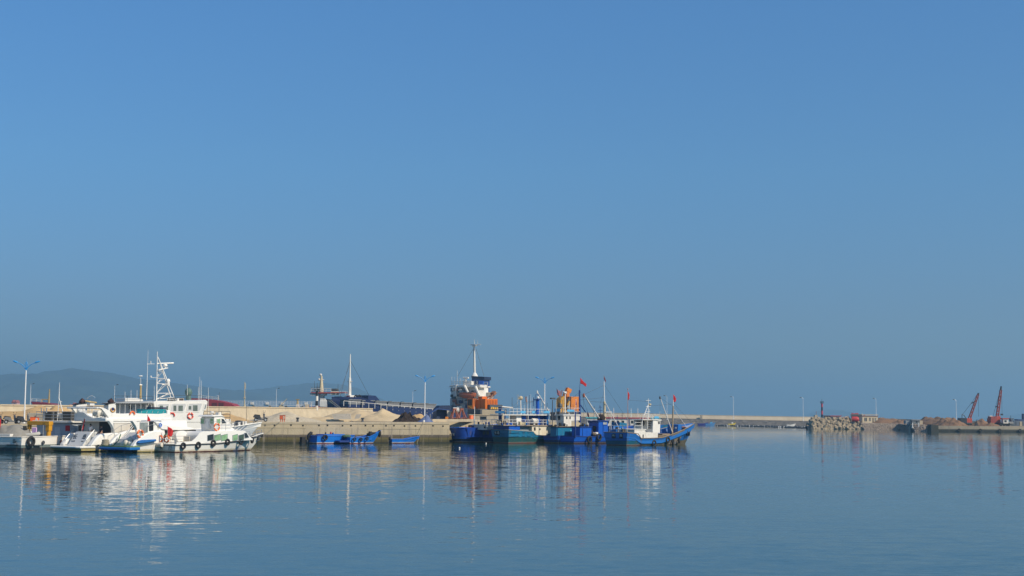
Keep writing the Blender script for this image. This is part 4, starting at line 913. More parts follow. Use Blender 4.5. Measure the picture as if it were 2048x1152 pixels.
# ---------------- work boat with the yellow crane, cut by the left edge
c = ground(45, 903); AB = 5.0; AF = Fr((0, 0, 0), 66); AF = Fr(c + AF.y * AB / 2, 66); y0 = -AB / 2
t = thing('work_boat', 'white work boat with a yellow deck crane and grey deckhouse at the left edge', 'boat', AF.o, AF.deg)
H = Hull(20, AB, [(0, 1.42), (.4, 1.5), (.7, 1.7), (1, 2.6)], stern=.97, sm=.6, wlk=.94, wlsm=.5, rake=2.2, trans=.06, bul=.35)
HA = mat('white work hull paint', (.78, .75, .68), .45, .06, .8, stain=(.40, .22, .10), samt=.08, bands=[(-1, (.03, .035, .035)), (.12, (.03, .035, .035)), (.34, (.16, .20, .19)), (.62, (.78, .75, .68))])
hl = H.build(t, [HA, GREY, WHITE]); lettering('岛', .5, BLACK, hl, face_aft(-1.45, .98, -.09))
H.rail(t, WORN, 1.0, .06, 'gunwale')
for yy in (-.2,): q = MB(); q.bx(-.14, .0, -2.0, -.5, .62, .69); q.build('drain_slot', DGREY, hl)
q = MB(); q.prism(AF.sides(rect(69, 890.5, 82, 892), y0 - .03), y0 - .04, y0 + .1); q.build('drain_slot', DGREY, hl)
for px, py, r in ((86.5, 885, .2), (122, 883, .16)):
    x, z = AF.side(px, py, y0); q = MB(); q.torus((x, y0 - .02, z), r * .7, r * .35, 'y', 12, 6); q.lathe([(r * .7, -.03), (r * .7, .05)], (x, y0, z), 12, 'y'); q.build('fairlead', RSTEEL if r < .18 else DGREY, hl)
x, z = AF.side(62, 883, y0 - .14); tyre('black tyre fender on the white side of the work boat', AF.w(x, y0 - .16, z), AF.deg, .4, .15)
YC = mat('yellow crane paint worn', (.62, .30, .015), .45, .12, 1.5, stain=RUST, samt=.12)
d = Vector(at(102, 860, 150) - AF.o); k = thing('deck_crane', 'yellow knuckle boom deck crane folded over the work boat stern', 'crane', AF.w(4.3, -1.9, 1.1), AF.deg)
zt = AF.side(102, 842.5, -1.9)[1] - 1.1
q = MB(); q.tube((0, 0, 0), (0, 0, .9), .24, n=14); q.bx(-.25, .25, -.25, .25, .9, zt - .35); q.bx(-.32, .3, -.3, .3, 1.5, 1.9); q.build('column', YC, k, bevel=.03)
q = MB(); q.tube((.4, 0, .8), (.3, 0, zt - .3), .07); q.build('hydraulic_ram', DGREY, k)
e_ = AF.aft(57, 842.5, 4.3)[0] + 1.9
q = MB(); q.bx(-.2, .2, 0, e_, zt - .4, zt); q.prism([(0, zt - .95), (.25, zt - .4), (-.25, zt - .4)], -.18, .18, 'x'); q.build('boom', YC, k, bevel=.03)
q = MB(); q.bx(-.16, .16, e_ - .32, e_, zt - .85, zt - .38); q.bx(-.16, .16, e_ - .32, e_, zt - 2.0, zt - 1.45); q.tube((0, e_ - .16, zt - 1.5), (0, e_ - .16, zt - .8), .05); q.build('boom_tip', YC, k, bevel=.02)
# grey covered boat and gear on its after deck
DC = mat('grey canvas cover', (.25, .235, .20), .85, .15, 1.5, bump=.5, bscale=3)
q = MB()
def f(u, v):
    x = .3 + u * 3.4; y_ = -1.5 + v * 4.2; k_ = math.sin(math.pi * v) ** .5 * math.sin(math.pi * min(.98, u + .02)) ** .35
    return (x, y_, 1.12 + k_ * (1.05 + 1.1 * (.5 + .5 * nz(x * 1.3, y_ * 1.1, .8, 4)) * (1 - abs(v - .62) * 1.2) + .1 * nz(x, y_, 3, 2)))
q.sheet(f, 24, 26); tag(q.build('covered_tender', DC, smooth=True, loc=AF.o, rz=R(AF.deg)), 'tender under a wrinkled grey canvas cover on the work boat deck', 'boat')
tt = thing('tender_boat', 'small grey inflatable tender with a dark windscreen under the yellow crane', 'boat', AF.w(2.2, -.5, 1.25), AF.deg - 75)
q = MB(); q.sweep([(-1.3, .45, .3), (.6, .45, .32), (1.4, .25, .42), (1.65, 0, .5), (1.4, -.25, .42), (.6, -.45, .32), (-1.3, -.45, .3)], [.2, .22, .21, .2, .21, .22, .2], 10); q.bx(-1.25, 1.2, -.4, .4, .05, .3); q.build('tube_hull', mat('grey inflatable fabric', (.46, .44, .38), .6, .1, 2), tt, smooth=True)
q = MB(); q.bx(-.3, .1, -.28, .28, .3, .85); q.build('console', WHITE, tt, bevel=.04); q = MB(); q.box((.15, 0, 1.05), (.05, .7, .45), ry=-.3); q.build('windscreen', GLASS, tt)
q = MB(); q.bx(-1.6, -1.25, -.18, .18, .1, .95); q.build('outboard_motor', BLACK, tt, bevel=.06)
block('pale pink cloth bag hanging beside the yellow crane column', AF.w(2.6, -1.55, 1.75), (.1, .62, .62), AF.deg, mat('pink cloth', (.85, .50, .78), .9, .1, 3), 'cloth_bag', 'bag')
block('long white deck box along the work boat stern', AF.w(.25, .6, 1.1), (.5, 2.8, .62), AF.deg, WORN, 'deck_box', 'box')
flag('tall limp red flag at the left edge on the work boat stern', AF.w(.2, 1.05, 1.42), 2.2, [(0, 0), (.12, -.1), (.24, -.3), (.32, -.55), (-.08, -1.62), (.05, -1.72), (.16, -1.66), (.26, -1.5)], AF.deg - 80)
# grey deckhouse forward, with the red board, roof cages and masts
xd = 7.0; ya, za = AF.aft(106, 868, xd); yb, zb = AF.aft(160, 846, xd)
GH = mat('grey deckhouse paint', (.37, .40, .43), .5, .06, 1, stain=(.25, .22, .18), samt=.05)
q = MB(); q.bx(xd, xd + 8, -2.35, 2.2, 1.1, zb); dh = q.build('deckhouse', GH, t, bevel=.03)
q = MB(); q.bx(xd - .35, xd + 8.2, -2.6, 2.5, zb, zb + .22); q.build('roof', WORN, dh, bevel=.03)
q = MB(); q.prism(AF.afts(rect(131.5, 851, 140, 862), xd), xd - .06, xd + .01, 'x'); q.build('red_board', mat('red board paint', (.50, .01, .015), .6, .05), dh)
q = MB(); q.prism(AF.afts(rect(110, 854, 121, 872), xd), xd - .03, xd + .01, 'x'); q.build('door', mat('pale grey door', (.5, .52, .53), .5), dh)
pane(dh, AF, [(157, 851), (164, 850), (163, 862), (157, 862)], xd, GLASS, WORN, axis='x')
railing(dh, [(xd, 2.3, zb + .22), (xd, -2.4, zb + .22), (xd + 6, -2.4, zb + .22)], .95, .025, 3)
q = MB(); x, z = AF.side(110, 845, 1.0); q.tube((xd - .3, 1.0, 1.2), (xd - .3, 1.0, zb + 1.5), .05); q.tube((xd - .3, .65, zb + 1.1), (xd - .3, 1.35, zb + 1.1), .04)
for s_ in (-.35, .35): q.tube((xd - .3, 1.0 + s_, zb + 1.0), (xd - .3, 1.0 + s_, zb + 1.55), .06)
q.build('light_mast', STEEL, dh)
q = MB(); hm = AF.side(124, 765, 0)[1]
for sx, sy in ((0, 0), (.0, -.7), (.45, -.3)): q.tube((xd + 1 + sx * 1.5, .3 + sy * 1.5, zb + .2), (xd + 1, .2, zb + 2.6), .04)
q.tube((xd + 1, .2, zb + 2.5), (xd + 1, .2, hm), .05, .02)
for z_ in (.9, 1.6, 2.2): q.tube((xd + 1, .25, zb + z_), (xd + 1.2, -.55 + z_ * .22, zb + z_), .03)
q.build('signal_mast', WHITE, dh)
for i, yy in enumerate((1.35, -.95)):
    block(('dark mesh covered crate on the work boat roof, nearer the light mast', 'dark mesh covered crate on the work boat roof, nearer the yacht')[i], AF.w(xd + 1.2 + i * .3, yy, zb + .22), (1.2, 1.25, .95), AF.deg, mat('dark mesh cover', (.055, .052, .045), .9, .25, 6), 'roof_crate', 'crate')
q = MB(); q.lathe([(.15, -.5), (.38, -.45), (.4, .45), (.15, .5)], (0, 0, .42), 14, 'x'); tag(q.build('roof_tank', WORN, smooth=True, loc=AF.w(xd + 1.6, .2, zb + .22), rz=R(140)), 'white tank on the work boat roof between the dark crates', 'tank')
q = MB()
for yy in (-1.6, -.6, .5): q.tube((0, yy, 0), (0, yy, .55), .12); q.box((0, yy, .55), (.3, .3, .08))
q.build('bollard_set', mat('weathered steel', (.16, .17, .18), .6, .2, 3), t, loc=(4.6, 0, 1.1))

# ---------------- grey and white patrol ship lying along the quay behind them
EF0 = Fr((0, 0, 0), 33); bowp = at(523, 845, 177.5); bowp.z = 0
EL, EB = 27.0, 5.6; EF = Fr(bowp - EF0.x * (EL + 2.6), 33); y0 = -EB / 2
t = thing('patrol_ship', 'large white patrol ship with a lattice mast and slanted wheelhouse windows along the quay', 'ship', EF.o, EF.deg)
H = Hull(EL, EB, [(0, 1.6), (.6, 1.7), (.8, 2.0), (.92, 2.45), (1, 2.85)], stern=.95, sm=.55, pw=2.2, wlk=.85, wlsm=.5, rake=2.6, trans=.1, bul=.5)
hl = H.build(t, [mat('grey white ship paint', (.60, .62, .62), .45, .06, .7, stain=(.40, .33, .24), samt=.05), GREY, WHITE]); H.rail(t, WHITE, 1.0, .07, 'gunwale')
q = MB()
for k in range(4):
    a = .84 + k * .018; P = [H.pt(s_, f, -1) + Vector((.01, -.03, 0)) for s_, f in ((a, .1), (a + .007, .1), (a + .056, .95), (a + .049, .95))]; q.add(P, [(0, 1, 2, 3)])
q.build('bow_stripe', mat('grey blue hull stripe', (.16, .22, .32), .5), hl)
yw = y0 + .15
main = house(t, EF, [(215, 870), (215, 845), (330, 844.5), (455, 844.5), (463, 848), (466, 858), (466, 870)], yw + .05, -yw - .05, WHITE, 'lower_deckhouse', .05)
house(t, EF, [(452, 846), (452, 838), (462, 838), (462, 846)], yw + .3, -yw - .3, WHITE, 'breakwater_house', .05)
wbody = house(t, EF, [(308, 845), (309.5, 829), (308, 812), (306.5, 805), (312, 801.6), (400, 801.2), (411, 799.5), (416.6, 804), (414.5, 808), (408, 822), (402, 845)], yw, -yw, WHITE, 'wheelhouse', .06)
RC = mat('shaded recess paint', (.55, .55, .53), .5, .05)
for pts, panes in (([(312.5, 823), (315.5, 809.8), (319, 808.5), (336.5, 808.3), (338, 810), (333, 823)], [rect(319.5, 811, 326, 821.5), rect(333, 812, 336.2, 820)]),
                   ([(340, 822.8), (343.5, 809.5), (347, 808), (370, 807.8), (371.5, 810), (367.8, 821), (365, 823)], [rect(347, 811, 352.5, 822), rect(357, 811, 365.6, 822)]),
                   ([(373.5, 822.5), (377, 809.5), (379, 808), (402.5, 807.5), (403.5, 809.5), (399, 821), (397, 822.5)], [rect(377.5, 812, 382.5, 819), rect(386, 810.5, 395, 822)]),
                   ([(407, 819), (409.5, 809), (413.5, 808), (410, 819)], [[(409, 818), (411, 810), (412.6, 810), (410.4, 818)]])):
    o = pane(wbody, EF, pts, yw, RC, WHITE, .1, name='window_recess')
    for P in panes: q = MB(); q.prism(EF.sides(P, yw - .03), yw - .05, yw); q.build('window', mat('grey green glass', (.12, .15, .13), .12, .4, 1.5), o)
zr = EF.side(360, 801.3, yw)[1]
roof = thing('x', None, None); bpy.data.objects.remove(roof)
railing(wbody, [(EF.side(320, 800, yw)[0], yw + .2, zr), (EF.side(430, 800, yw)[0] - 1.5, yw + .2, zr)], .62, .02, 2, DGREY, step=1.6)
railing(t, [(EF.side(432, 842, yw)[0] - 1.5, yw + .2, EF.side(440, 841, yw)[1]), (EF.side(461, 842, yw)[0], yw + .2, EF.side(440, 841, yw)[1])], 1.1, .03, 3, DGREY)
# lattice mast
ym = -.6
def S(px, py, y=ym): a = EF.side(px, py, y); return Vector((a[0], y, a[1]))
q = MB(); q.tube(S(313, 803), S(314.6, 703), .085, .04); q.build('mast_pole', WHITE, t)
q = MB()
for dy in (-.55, .55):
    o_ = Vector((0, dy, 0)); tp = S(315.8, 714)
    q.tube(S(345, 795) + o_, tp, .055); lv = [(345, 795, 313.2, 798), (339.5, 786.5, 313.3, 786.5), (330, 768, 313.6, 767), (326, 757, 313.8, 757), (322, 743, 314, 742)]
    for i, (a, b_, c_, d_) in enumerate(lv):
        q.tube(S(a, b_) + o_, S(c_, d_), .04)
        if i < len(lv) - 1: q.tube(S(lv[i + 1][0], lv[i + 1][1]) + o_, S(c_, d_), .035)
for a, b_ in ((345, 795), (339.5, 786.5), (330, 768)): q.tube(S(a, b_) + Vector((0, -.55, 0)), S(a, b_) + Vector((0, .55, 0)), .035)
q.build('mast_lattice', WHITE, t)
q = MB(); q.tube(S(314, 727), S(347, 726.2), .06, .1); q.build('radar_scanner', WHITE, t)
q = MB(); p = S(330.6, 731); q.ball(p, .26, 10, 6, (1.1, 1.1, .7)); q.tube(p, S(330.8, 738), .09); q.prism([(S(316, 741).x, S(316, 741).z), (S(334, 737).x, S(334, 737).z), (S(335, 735).x, S(335, 735).z), (S(316, 738.5).x, S(316, 738.5).z)], ym - .3, ym + .3); q.build('radar_dome', WHITE, t)
q = MB(); p = S(336.5, 762); q.ball(p, .24, 10, 6, (1, 1, 1.2)); q.tube(S(336, 772), p, .22, .16); q.tube(S(324, 769), S(338, 770), .06); q.build('camera_pod', WHITE, t)
q = MB(); q.tube(S(293, 800), S(296.2, 700), .05, .015); q.tube(S(294, 728), S(309, 727.8), .025); q.tube(S(301.5, 728), S(301.5, 722), .05); q.tube(S(301, 755), S(313, 755.5), .02); q.ball(S(302, 753), .1, 8, 5); q.build('whip_mast', WHITE, t)
q = MB(); q.tube(S(281, 797), S(281.5, 770), .14, .11); q.build('short_mast', mat('ochre mast paint', (.42, .30, .12), .6, .15, 2), t)
q = MB(); q.tube(S(281.5, 770), S(281.3, 754), .025); q.ball(S(281.2, 752), .27, 10, 5, (1, 1, .3)); q.tube(S(279, 770), S(284, 770), .08); q.build('antenna_dish', WHITE, t)
q = MB(); q.lathe([(.3, 0), (.34, .2), (.26, .5), (.3, .6)], S(377, 800, 0) , 14); q.ball(S(377, 786, 0) + Vector((0, 0, .1)), .5, 14, 9, (.85, 1, 1.05)); q.tube(S(377, 800, 0), S(377, 790, 0), .28); q.build('satellite_dome', mat('grey green radome', (.10, .17, .14), .6, .15, 2), t, smooth=True)
q = MB()
for px, a, b_ in ((374.7, 790, 769), (396.7, 799, 774), (399.5, 799, 753), (402.6, 799, 761), (416.8, 830, 775), (308.5, 800, 772), (250, 806, 783), (262, 806, 780), (274, 806, 780)): q.tube(S(px, a), S(px, b_), .028, .018)
q.build('whip_antenna', WHITE, t)
q = MB(); q.prism(EF.sides(rect(335, 796.3, 351.5, 801.6), yw), yw - .02, yw + .04); nb = q.build('name_board', mat('dark board', (.03, .035, .04), .5), t)
x, z = EF.side(343.2, 799, yw); lettering('8 BAADII', .30, WHITE, nb, face_stbd(x, z, yw - .04))
q = MB(); q.prism(EF.sides(rect(356, 796, 369, 802), yw), yw + .2, yw + 1.2); q.build('searchlight_box', WHITE, t); q = MB(); q.prism(EF.sides(rect(360, 797, 368, 801.5), yw), yw + .12, yw + .2); q.build('hatch', mat('brown hatch', (.08, .05, .04), .6), t)
# after deck: awning, bulkhead, funnels, gear
GA = mat('grey awning canvas', (.36, .37, .37), .8, .1, 1.5)
xa0, za0 = EF.side(190, 806, yw); xa1, _ = EF.side(306, 804, yw)
q = MB(); q.prism(EF.sides([(232, 806.5), (250, 803), (306, 803.5), (306, 806.5)], yw - .2), yw - .3, -yw + .3); q.build('awning', GA, t)
q = MB()
for i in range(7): a = EF.side(240 + i * 10.5, 806, yw - .1); b_ = EF.side(240 + i * 10.5, 828, yw - .1); q.tube((a[0], yw - .1, b_[1]), (a[0], yw - .1, a[1]), .025)
q.build('awning_post', WHITE, t)
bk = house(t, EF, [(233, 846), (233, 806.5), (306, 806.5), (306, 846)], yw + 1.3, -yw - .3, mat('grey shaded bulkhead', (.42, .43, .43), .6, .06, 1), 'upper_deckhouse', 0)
pane(bk, EF, rect(258, 812.5, 263.5, 819), yw + 1.28, GLASS, GREY); pane(bk, EF, rect(300.5, 810, 303, 814), yw + 1.28, GLASS, GREY)
house(t, EF, [(250, 803), (250, 796), (272, 796), (286, 799), (286, 803)], yw + 1.0, -yw - 1, WHITE, 'roof_locker', .04)
railing(t, [(EF.side(228, 803, yw)[0], yw, za0 + .15), (xa1, yw, za0 + .15)], .7, .022, 2, DGREY, step=1.5)
fun = house(t, EF, [(216, 829), (216.5, 809.5), (222, 807), (232, 806), (232.5, 829)], yw - .1, yw + 1.6, WHITE, 'funnel', .05)
q = MB(); q.prism(EF.sides([(209, 808), (216, 806), (231, 804.8), (231, 806.3), (216, 808)], yw - .15), yw - .15, yw + 1.7); q.build('funnel_cap', BLACK, fun)
q = MB(); a = S(224, 806, yw + .6); b_ = S(219, 799.5, yw + .6); q.tube(a, b_, .32, .32, 12); q.build('exhaust', mat('soot brown exhaust', (.06, .025, .02), .8, .2, 3), fun)
x, z = EF.side(225.8, 818.8, yw - .12)
q = MB(); q.torus((x, yw - .13, z - .05), .24, .07, 'y', 18, 6); keep = [f for f in q.f if sum(q.v[i][2] for i in f) / len(f) < z + .1]; q.f = keep; q.m = [0] * len(keep); q.build('emblem_wreath', mat('gold emblem paint', (.55, .27, .04), .6), fun)
q = MB(); q.torus((x, yw - .14, z + .05), .12, .04, 'y', 16, 6)
for k_ in range(8): a_ = k_ * math.pi / 4; q.tube((x, yw - .14, z + .05), (x + .2 * math.cos(a_), yw - .14, z + .05 + .2 * math.sin(a_)), .018)
q.build('emblem_wheel', mat('navy emblem paint', (.02, .025, .14), .6), fun)
fun = house(t, EF, [(151, 830), (152, 811), (158, 808), (174, 806.5), (175, 830)], 1.1, 2.5, WHITE, 'funnel', .05)
q = MB(); q.prism(EF.sides([(150, 809.5), (158, 806.5), (174, 805), (174, 806.6), (158, 808.2)], 1.05), 1.0, 2.6); q.build('funnel_cap', BLACK, fun)
q = MB(); a = S(168, 806, 1.7); b_ = S(161, 800.5, 1.7); q.tube(a, b_, .33, .33, 12); q.build('exhaust', MATS['soot brown exhaust'], fun)
q = MB(); q.tube(S(170, 802, 1.2), S(193, 805.5, 1.2), .1); q.build('davit', mat('ochre mast paint', (.42, .30, .12)), t)
q = MB(); q.prism(EF.sides(rect(179, 807, 188, 811), .6), .4, 1.3); q.tube(S(180, 811, .8), S(180, 830, .8), .04); q.tube(S(187, 811, .8), S(187, 830, .8), .04); q.build('light_box', WHITE, t)
q = MB()
for px in (183.5, 187.5): q.tube(S(px, 807), S(px, 791 if px < 185 else 796), .02)
q.tube(S(176, 795), S(183.5, 790.5), .02); q.tube(S(183.5, 790.5), S(191, 796), .02); q.ball(S(174.5, 797), .09, 8, 5); q.build('light_mast', STEEL, t)
for px, py, lab in ((381, 831.6, 'red orange lifebuoy on the patrol ship wheelhouse below its third window'),):
    x, z = EF.side(px, py, yw - .08); lifebuoy(lab, EF.w(x, yw - .09, z), EF.deg, .31, .085, mat('red orange lifebuoy foam', (.75, .07, .03), .5))
x, z = EF.side(344, 831, yw - .08); q = MB(); q.torus((0, 0, 0), .31, .08, 'y', 24, 8); keep = [f for f in q.f if (lambda cx, cz: cz > -.1 and (cz > .1 or cx > 0))(sum(q.v[i][0] for i in f) / len(f), sum(q.v[i][2] for i in f) / len(f))]; q.f = keep; q.m = [0] * len(keep)
tag(q.build('lifebuoy', MATS['red orange lifebuoy foam'], smooth=True, loc=EF.w(x, yw - .08, z), rz=R(EF.deg)), 'broken curved red lifebuoy piece on the patrol ship below its first window', 'lifebuoy')
# foredeck bollards and rail
for i in range(6):
    s_ = .82 + i * .025
    for sd in (-1, 1): q = MB(); p = H.pt(s_, 1.0, sd); q.bx(p.x - .2, p.x + .12, p.y - sd * .35 - .08, p.y - sd * .35 + .08, p.z - .1, p.z + .42); q.build('deck_vent', WHITE, t, bevel=.03)
q = MB(); p = H.pt(.93, 1, -1); q.bx(p.x - .5, p.x + .1, -.5, .5, p.z - .4, p.z + .55); q.tube((p.x - .2, -.6, p.z + .4), (p.x - .2, .6, p.z + .4), .2); q.build('windlass', DGREY, t)
P = [H.pt(s_, 1, -1) for s_ in (.86, .92, .97, 1)]; railing(t, P, .45, .02, 1, STEEL, 'bow_rail', .7)
q = MB(); q.tube((H.pt(.95, 1).x, 0, 2.4), (H.pt(.95, 1).x, 0, 5.3), .03, .02); q.build('jackstaff', DGREY, t)
line('mooring_rope', 'mooring rope from the patrol ship bow to the quay', (EF.w(*H.pt(.99, .95, -1)), qpt(560, .3)), r=.03, sag=.3)
# ================================================================ BLUE FISHING BOATS AT THE PIER END
def hullblue(name, top, low=(.004, .035, .06), zl=.55, var=.16, dirt=.14, red=.08):
    return mat(name, top, .5, var, 1.1, stain=(.10, .075, .05), samt=dirt, bands=[(-1, (.10, .03, .02)), (red, (.16, .15, .12)), (red + .06, low), (zl, top)])
def fishing(label, corner, bow_wl, tip, B, sheer, mats, stern=.9, deg=48.5, bul=.7, trans=.12, name='fishing_boat', wlk=.84, **kw):
    c = ground(*corner); F = Fr((0, 0, 0), deg); F = Fr(c + F.y * B / 2 * wlk, deg)
    L_ = F.side(bow_wl[0], bow_wl[1], 0)[0] if bow_wl[1] else bow_wl[0]
    T_ = F.side(tip[0], tip[1], 0) if tip[0] > 100 else (L_ + tip[0], tip[1])
    zs = []
    for px, py, yy in sheer:
        x, z = F.side(px, py, -B / 2 * yy); zs.append((max(0, min(.99, x / T_[0])), z))
    zs.append((1, T_[1])); zs[0] = (0, zs[0][1])
    t = thing(name, label, 'fishing boat', F.o, F.deg)
    H = Hull(L_, B, zs, **{**dict(stern=stern, sm=.55, pw=2.3, wlk=wlk, wlsm=.4, rake=T_[0] - L_, trans=trans, bul=bul), **kw})
    h = H.build(t, mats); return t, F, H, h, -B / 2
BL1 = (.008, .13, .42); BL2 = (.004, .092, .47); BL3 = (.006, .035, .19); TEALB = (.008, .16, .30)
M_BL1 = mat('light blue boat paint', BL1, .5, .14, 1.3, stain=(.10, .08, .055), samt=.08); M_BL2 = mat('bright blue boat paint', BL2, .45, .12, 1.2, stain=(.05, .04, .05), samt=.05)
M_BL3 = mat('navy boat paint', BL3, .5, .16, 1.3, stain=(.06, .05, .04), samt=.08); M_TE = mat('teal boat paint', TEALB, .5, .16, 1.3, stain=(.08, .08, .05), samt=.12)
SKYP = mat('pale sky blue board', (.10, .40, .66), .5, .12, 1.5)
WOODD = mat('stained deck timber', (.16, .12, .08), .85, .3, 2.5)
CREAM = mat('cream mast paint', (.58, .48, .30), .5, .12, 1.5, stain=RUST, samt=.06)
def pole(parent, F, a, b_, y, r, r2, m, name='mast', n=10, y2=None):
    A, B_ = F.side(a[0], a[1], y), F.side(b_[0], b_[1], y if y2 is None else y2); q = MB()
    q.tube((A[0], y, A[1]), (B_[0], y if y2 is None else y2, B_[1]), r, r2, n); return q.build(name, m, parent, smooth=True)
def V(F, px, py, y): a = F.side(px, py, y); return Vector((a[0], y, a[1]))
def junk(parent, seed, c, n, s, name='deck_gear', mats=None):
    """winches, baskets, folded nets: an uneven row of small shapes, each one a part"""
    r = random.Random(seed); mats = mats or [BLACK, NET, WOODD, RSTEEL, M_BL1]
    for i in range(n):
        q = MB(); p = Vector(c) + Vector((r.uniform(-1, 1) * s[0], r.uniform(-1, 1) * s[1], 0)); k = r.random(); h = s[2] * r.uniform(.5, 1)
        if k < .35: q.lathe([(h * .35, 0), (h * .42, h * .5), (h * .3, h)], p, 9)
        elif k < .7: q.ball(p + Vector((0, 0, h * .25)), h * .5, 9, 6, (1.1, .9, .7))
        else: q.box(p + Vector((0, 0, h * .4)), (h * .9, h * .7, h * .8), rz=r.random())
        q.build(name, r.choice(mats), parent)

# ---------------- nearest: light blue boat with the white stern cabins
t, F, H, hl, y0 = fishing('light blue fishing boat with white cabins and high bow, nearest of the fishing boats', (1255, 891.3), (1370, 889), (1389, 845), 4.5,
    [(1256, 865, 1), (1270, 866.3, 1), (1281.5, 867.3, 1), (1284, 876.3, 1), (1310, 876.2, 1), (1334, 875, 1), (1350, 870.5, 1), (1366, 863.5, .9)],
    [hullblue('light blue fishing hull', BL1, (.006, .09, .14), .62, dirt=.2), WOODD, M_BL1], bul=.75, pw=3.4)
H.rail(hl, mat('worn timber rail', (.26, .20, .13), .8, .25, 3), 1.0, .06, 'gunwale'); H.rail(hl, M_BL1, .42, .05, 'rubbing_strake', 0, .45)
x9 = -.02
for txt, yy in (('长', .3), ('岛', -.95)):
    q = MB(); z9 = H.top(0) * .72; q.box((-.12 * z9 - .06, yy, z9), (.06, .62, .62), ry=.1); pl = q.build('name_plate', BLACK, hl); lettering(txt, .5, WHITE, pl, face_aft(yy, z9, -.12 * z9 - .10, .1))
q = MB(); q.lathe([(.2, -.03), (.2, .02)], (-.12 * z9 - .03, -1.55, z9), 14, 'x'); q.build('round_mark', WHITE, hl)
for yy in (1.15, 1.3): q = MB(); q.box((-.12 * z9 - .02, yy, z9), (.03, .05, .5)); q.build('draught_mark', BLACK, hl)
M5 = WORN
yl = y0 + .35
lo = house(t, F, [(1269, 866.5), (1269, 858.5), (1290, 859.3), (1291.5, 864.5), (1303, 864.7), (1303, 877), (1269, 877)], yl, yl + 2.7, M5, 'lower_cabin', .03)
q = MB(); q.prism(F.sides([(1267.5, 858.8), (1269, 857.3), (1291, 858.2), (1292, 859.6)], yl), yl - .08, yl + 2.8); q.build('cabin_roof', WHITE, lo)
pane(lo, F, rect(1285.3, 869, 1287, 876), yl - .01, DARKIN, None); 
yt = y0 + .55
tw = house(t, F, [(1305.5, 866), (1306.5, 840), (1321, 840), (1320, 866)], yt, -yt, WHITE, 'wheelhouse', .03)
rf = house(t, F, [(1305, 840.2), (1305, 838.6), (1313, 838.6), (1323.3, 839.4), (1323.3, 841.3), (1318, 841.5), (1312, 840.2)], yt - .12, -yt + .12, WHITE, 'wheelhouse_roof', .02)
house(t, F, [(1301, 877), (1301, 865.3), (1316, 865.3), (1316, 877)], yt + .02, -yt, M5, 'engine_casing', .03)
for a in (1316.2, 1318.2): pane(tw, F, rect(a, 843, a + 1.2, 848), yt - .01, GLASS, None)
xa = F.side(1306, 850, yt)[0] - .03
for P in (rect(1273, 841.5, 1282, 849), rect(1284, 842, 1289, 848)): pane(tw, F, P, xa, GLASS, M5, .06, 'x')
for k in range(4):
    q = MB(); y_, z_ = F.aft(1300, 842.8 + k * 4.6, xa); q.sweep([(xa - .05, y_ + .22, z_), (xa - .3, y_ + .1, z_ + .08), (xa - .3, y_ - .1, z_ + .08), (xa - .05, y_ - .22, z_)], .07, 6); q.build('ladder_rung', BLACK, tw)
q = MB(); y_, z_ = F.aft(1288.5, 845.5, xa); q.sweep([(xa - .2, y_, z_ - .4), (xa - .2, y_, z_ + .2), (xa - .2, y_ + .1, z_ + .35), (xa - .2, y_ + .25, z_ + .3)], .09, 8); q.build('exhaust_pipe', BLACK, t)
xq = F.side(1270, 858, yl)[0]; zq = F.side(1275, 858, yl)[1]
railing(t, [(xq - 1.4, -1.6, H.top(.05)), (xq - 1.4, 1.4, H.top(.05))], 1.0, .03, 2, WHITE, step=.7)
railing(t, [(xq + .1, yl + .1, zq), (xq + 1.6, yl + .1, zq)], .9, .025, 2, WHITE)
zt = F.side(1312, 838.6, yt)[1]; xt = F.side(1306, 838.6, yt)[0]
railing(t, [(xt - .1, yt, zt), (xt + 1.6, yt, zt), (xt + 1.6, -yt, zt)], .65, .022, 2, WHITE, step=.6)
railing(t, [(xt - 2.4, yt, zt), (xt - .2, yt, zt)], .6, .022, 2, WHITE, step=.6); q = MB(); q.bx(xt - 2.5, xt, yt - .05, -yt, zt - .12, zt - .02); q.build('upper_deck', M5, t)
for xx in (xt - 2.45, xt - 1.2): q = MB(); q.tube((xx, yt + .05, zq), (xx, yt + .05, zt - .1), .05); q.build('deck_post', WHITE, t)
q = MB(); q.bx(xt + .3, xt + 1.3, yt - .06, yt - .02, zt + .12, zt + .42); q.build('name_board', SKYP, t)
pole(t, F, (1296, 858), (1296.6, 797), 0, .07, .035, WHITE, 'signal_mast')
q = MB()
for py, w_ in ((801, 5), (813, 5), (823, 4)): q.tube(V(F, 1296.5 - w_, py, 0), V(F, 1296.5 + w_, py, 0), .022)
q.tube(V(F, 1288, 831, 0), V(F, 1296.3, 810, 0), .045); q.tube(V(F, 1289.5, 827, 0), V(F, 1296, 826.5, 0), .03); q.build('mast_bracket', WHITE, t)
q = MB(); q.ball(V(F, 1299.8, 809, 0), .2, 10, 6, (1.1, 1.1, .75)); q.build('radar_dome', CREAM, t)
q = MB()
for px, a, b_ in ((1310, 838, 827), (1319.5, 838, 822)): q.tube(V(F, px, a, -.5), V(F, px, b_, -.5), .02)
q.build('whip_antenna', WHITE, t)
flag('faded red flag on the red and white pole of the light blue boat', F.w(*V(F, 1255.5, 860, -.6)), V(F, 1255, 778, -.6).z - V(F, 1255.5, 860, -.6).z, [(0, -.35), (.12, -.45), (.2, -.65), (.26, -.9), (0, -1.4), (.1, -1.55), (.16, -1.45), (.22, -1.3)], F.deg - 40, pm=mat('red white pole', (.50, .28, .24), .5, .3, 1.2), r=.05)
WORNP = mat('worn brown planking', (.24, .19, .13), .8, .25, 1.6, stain=(.01, .14, .36), samt=.2)
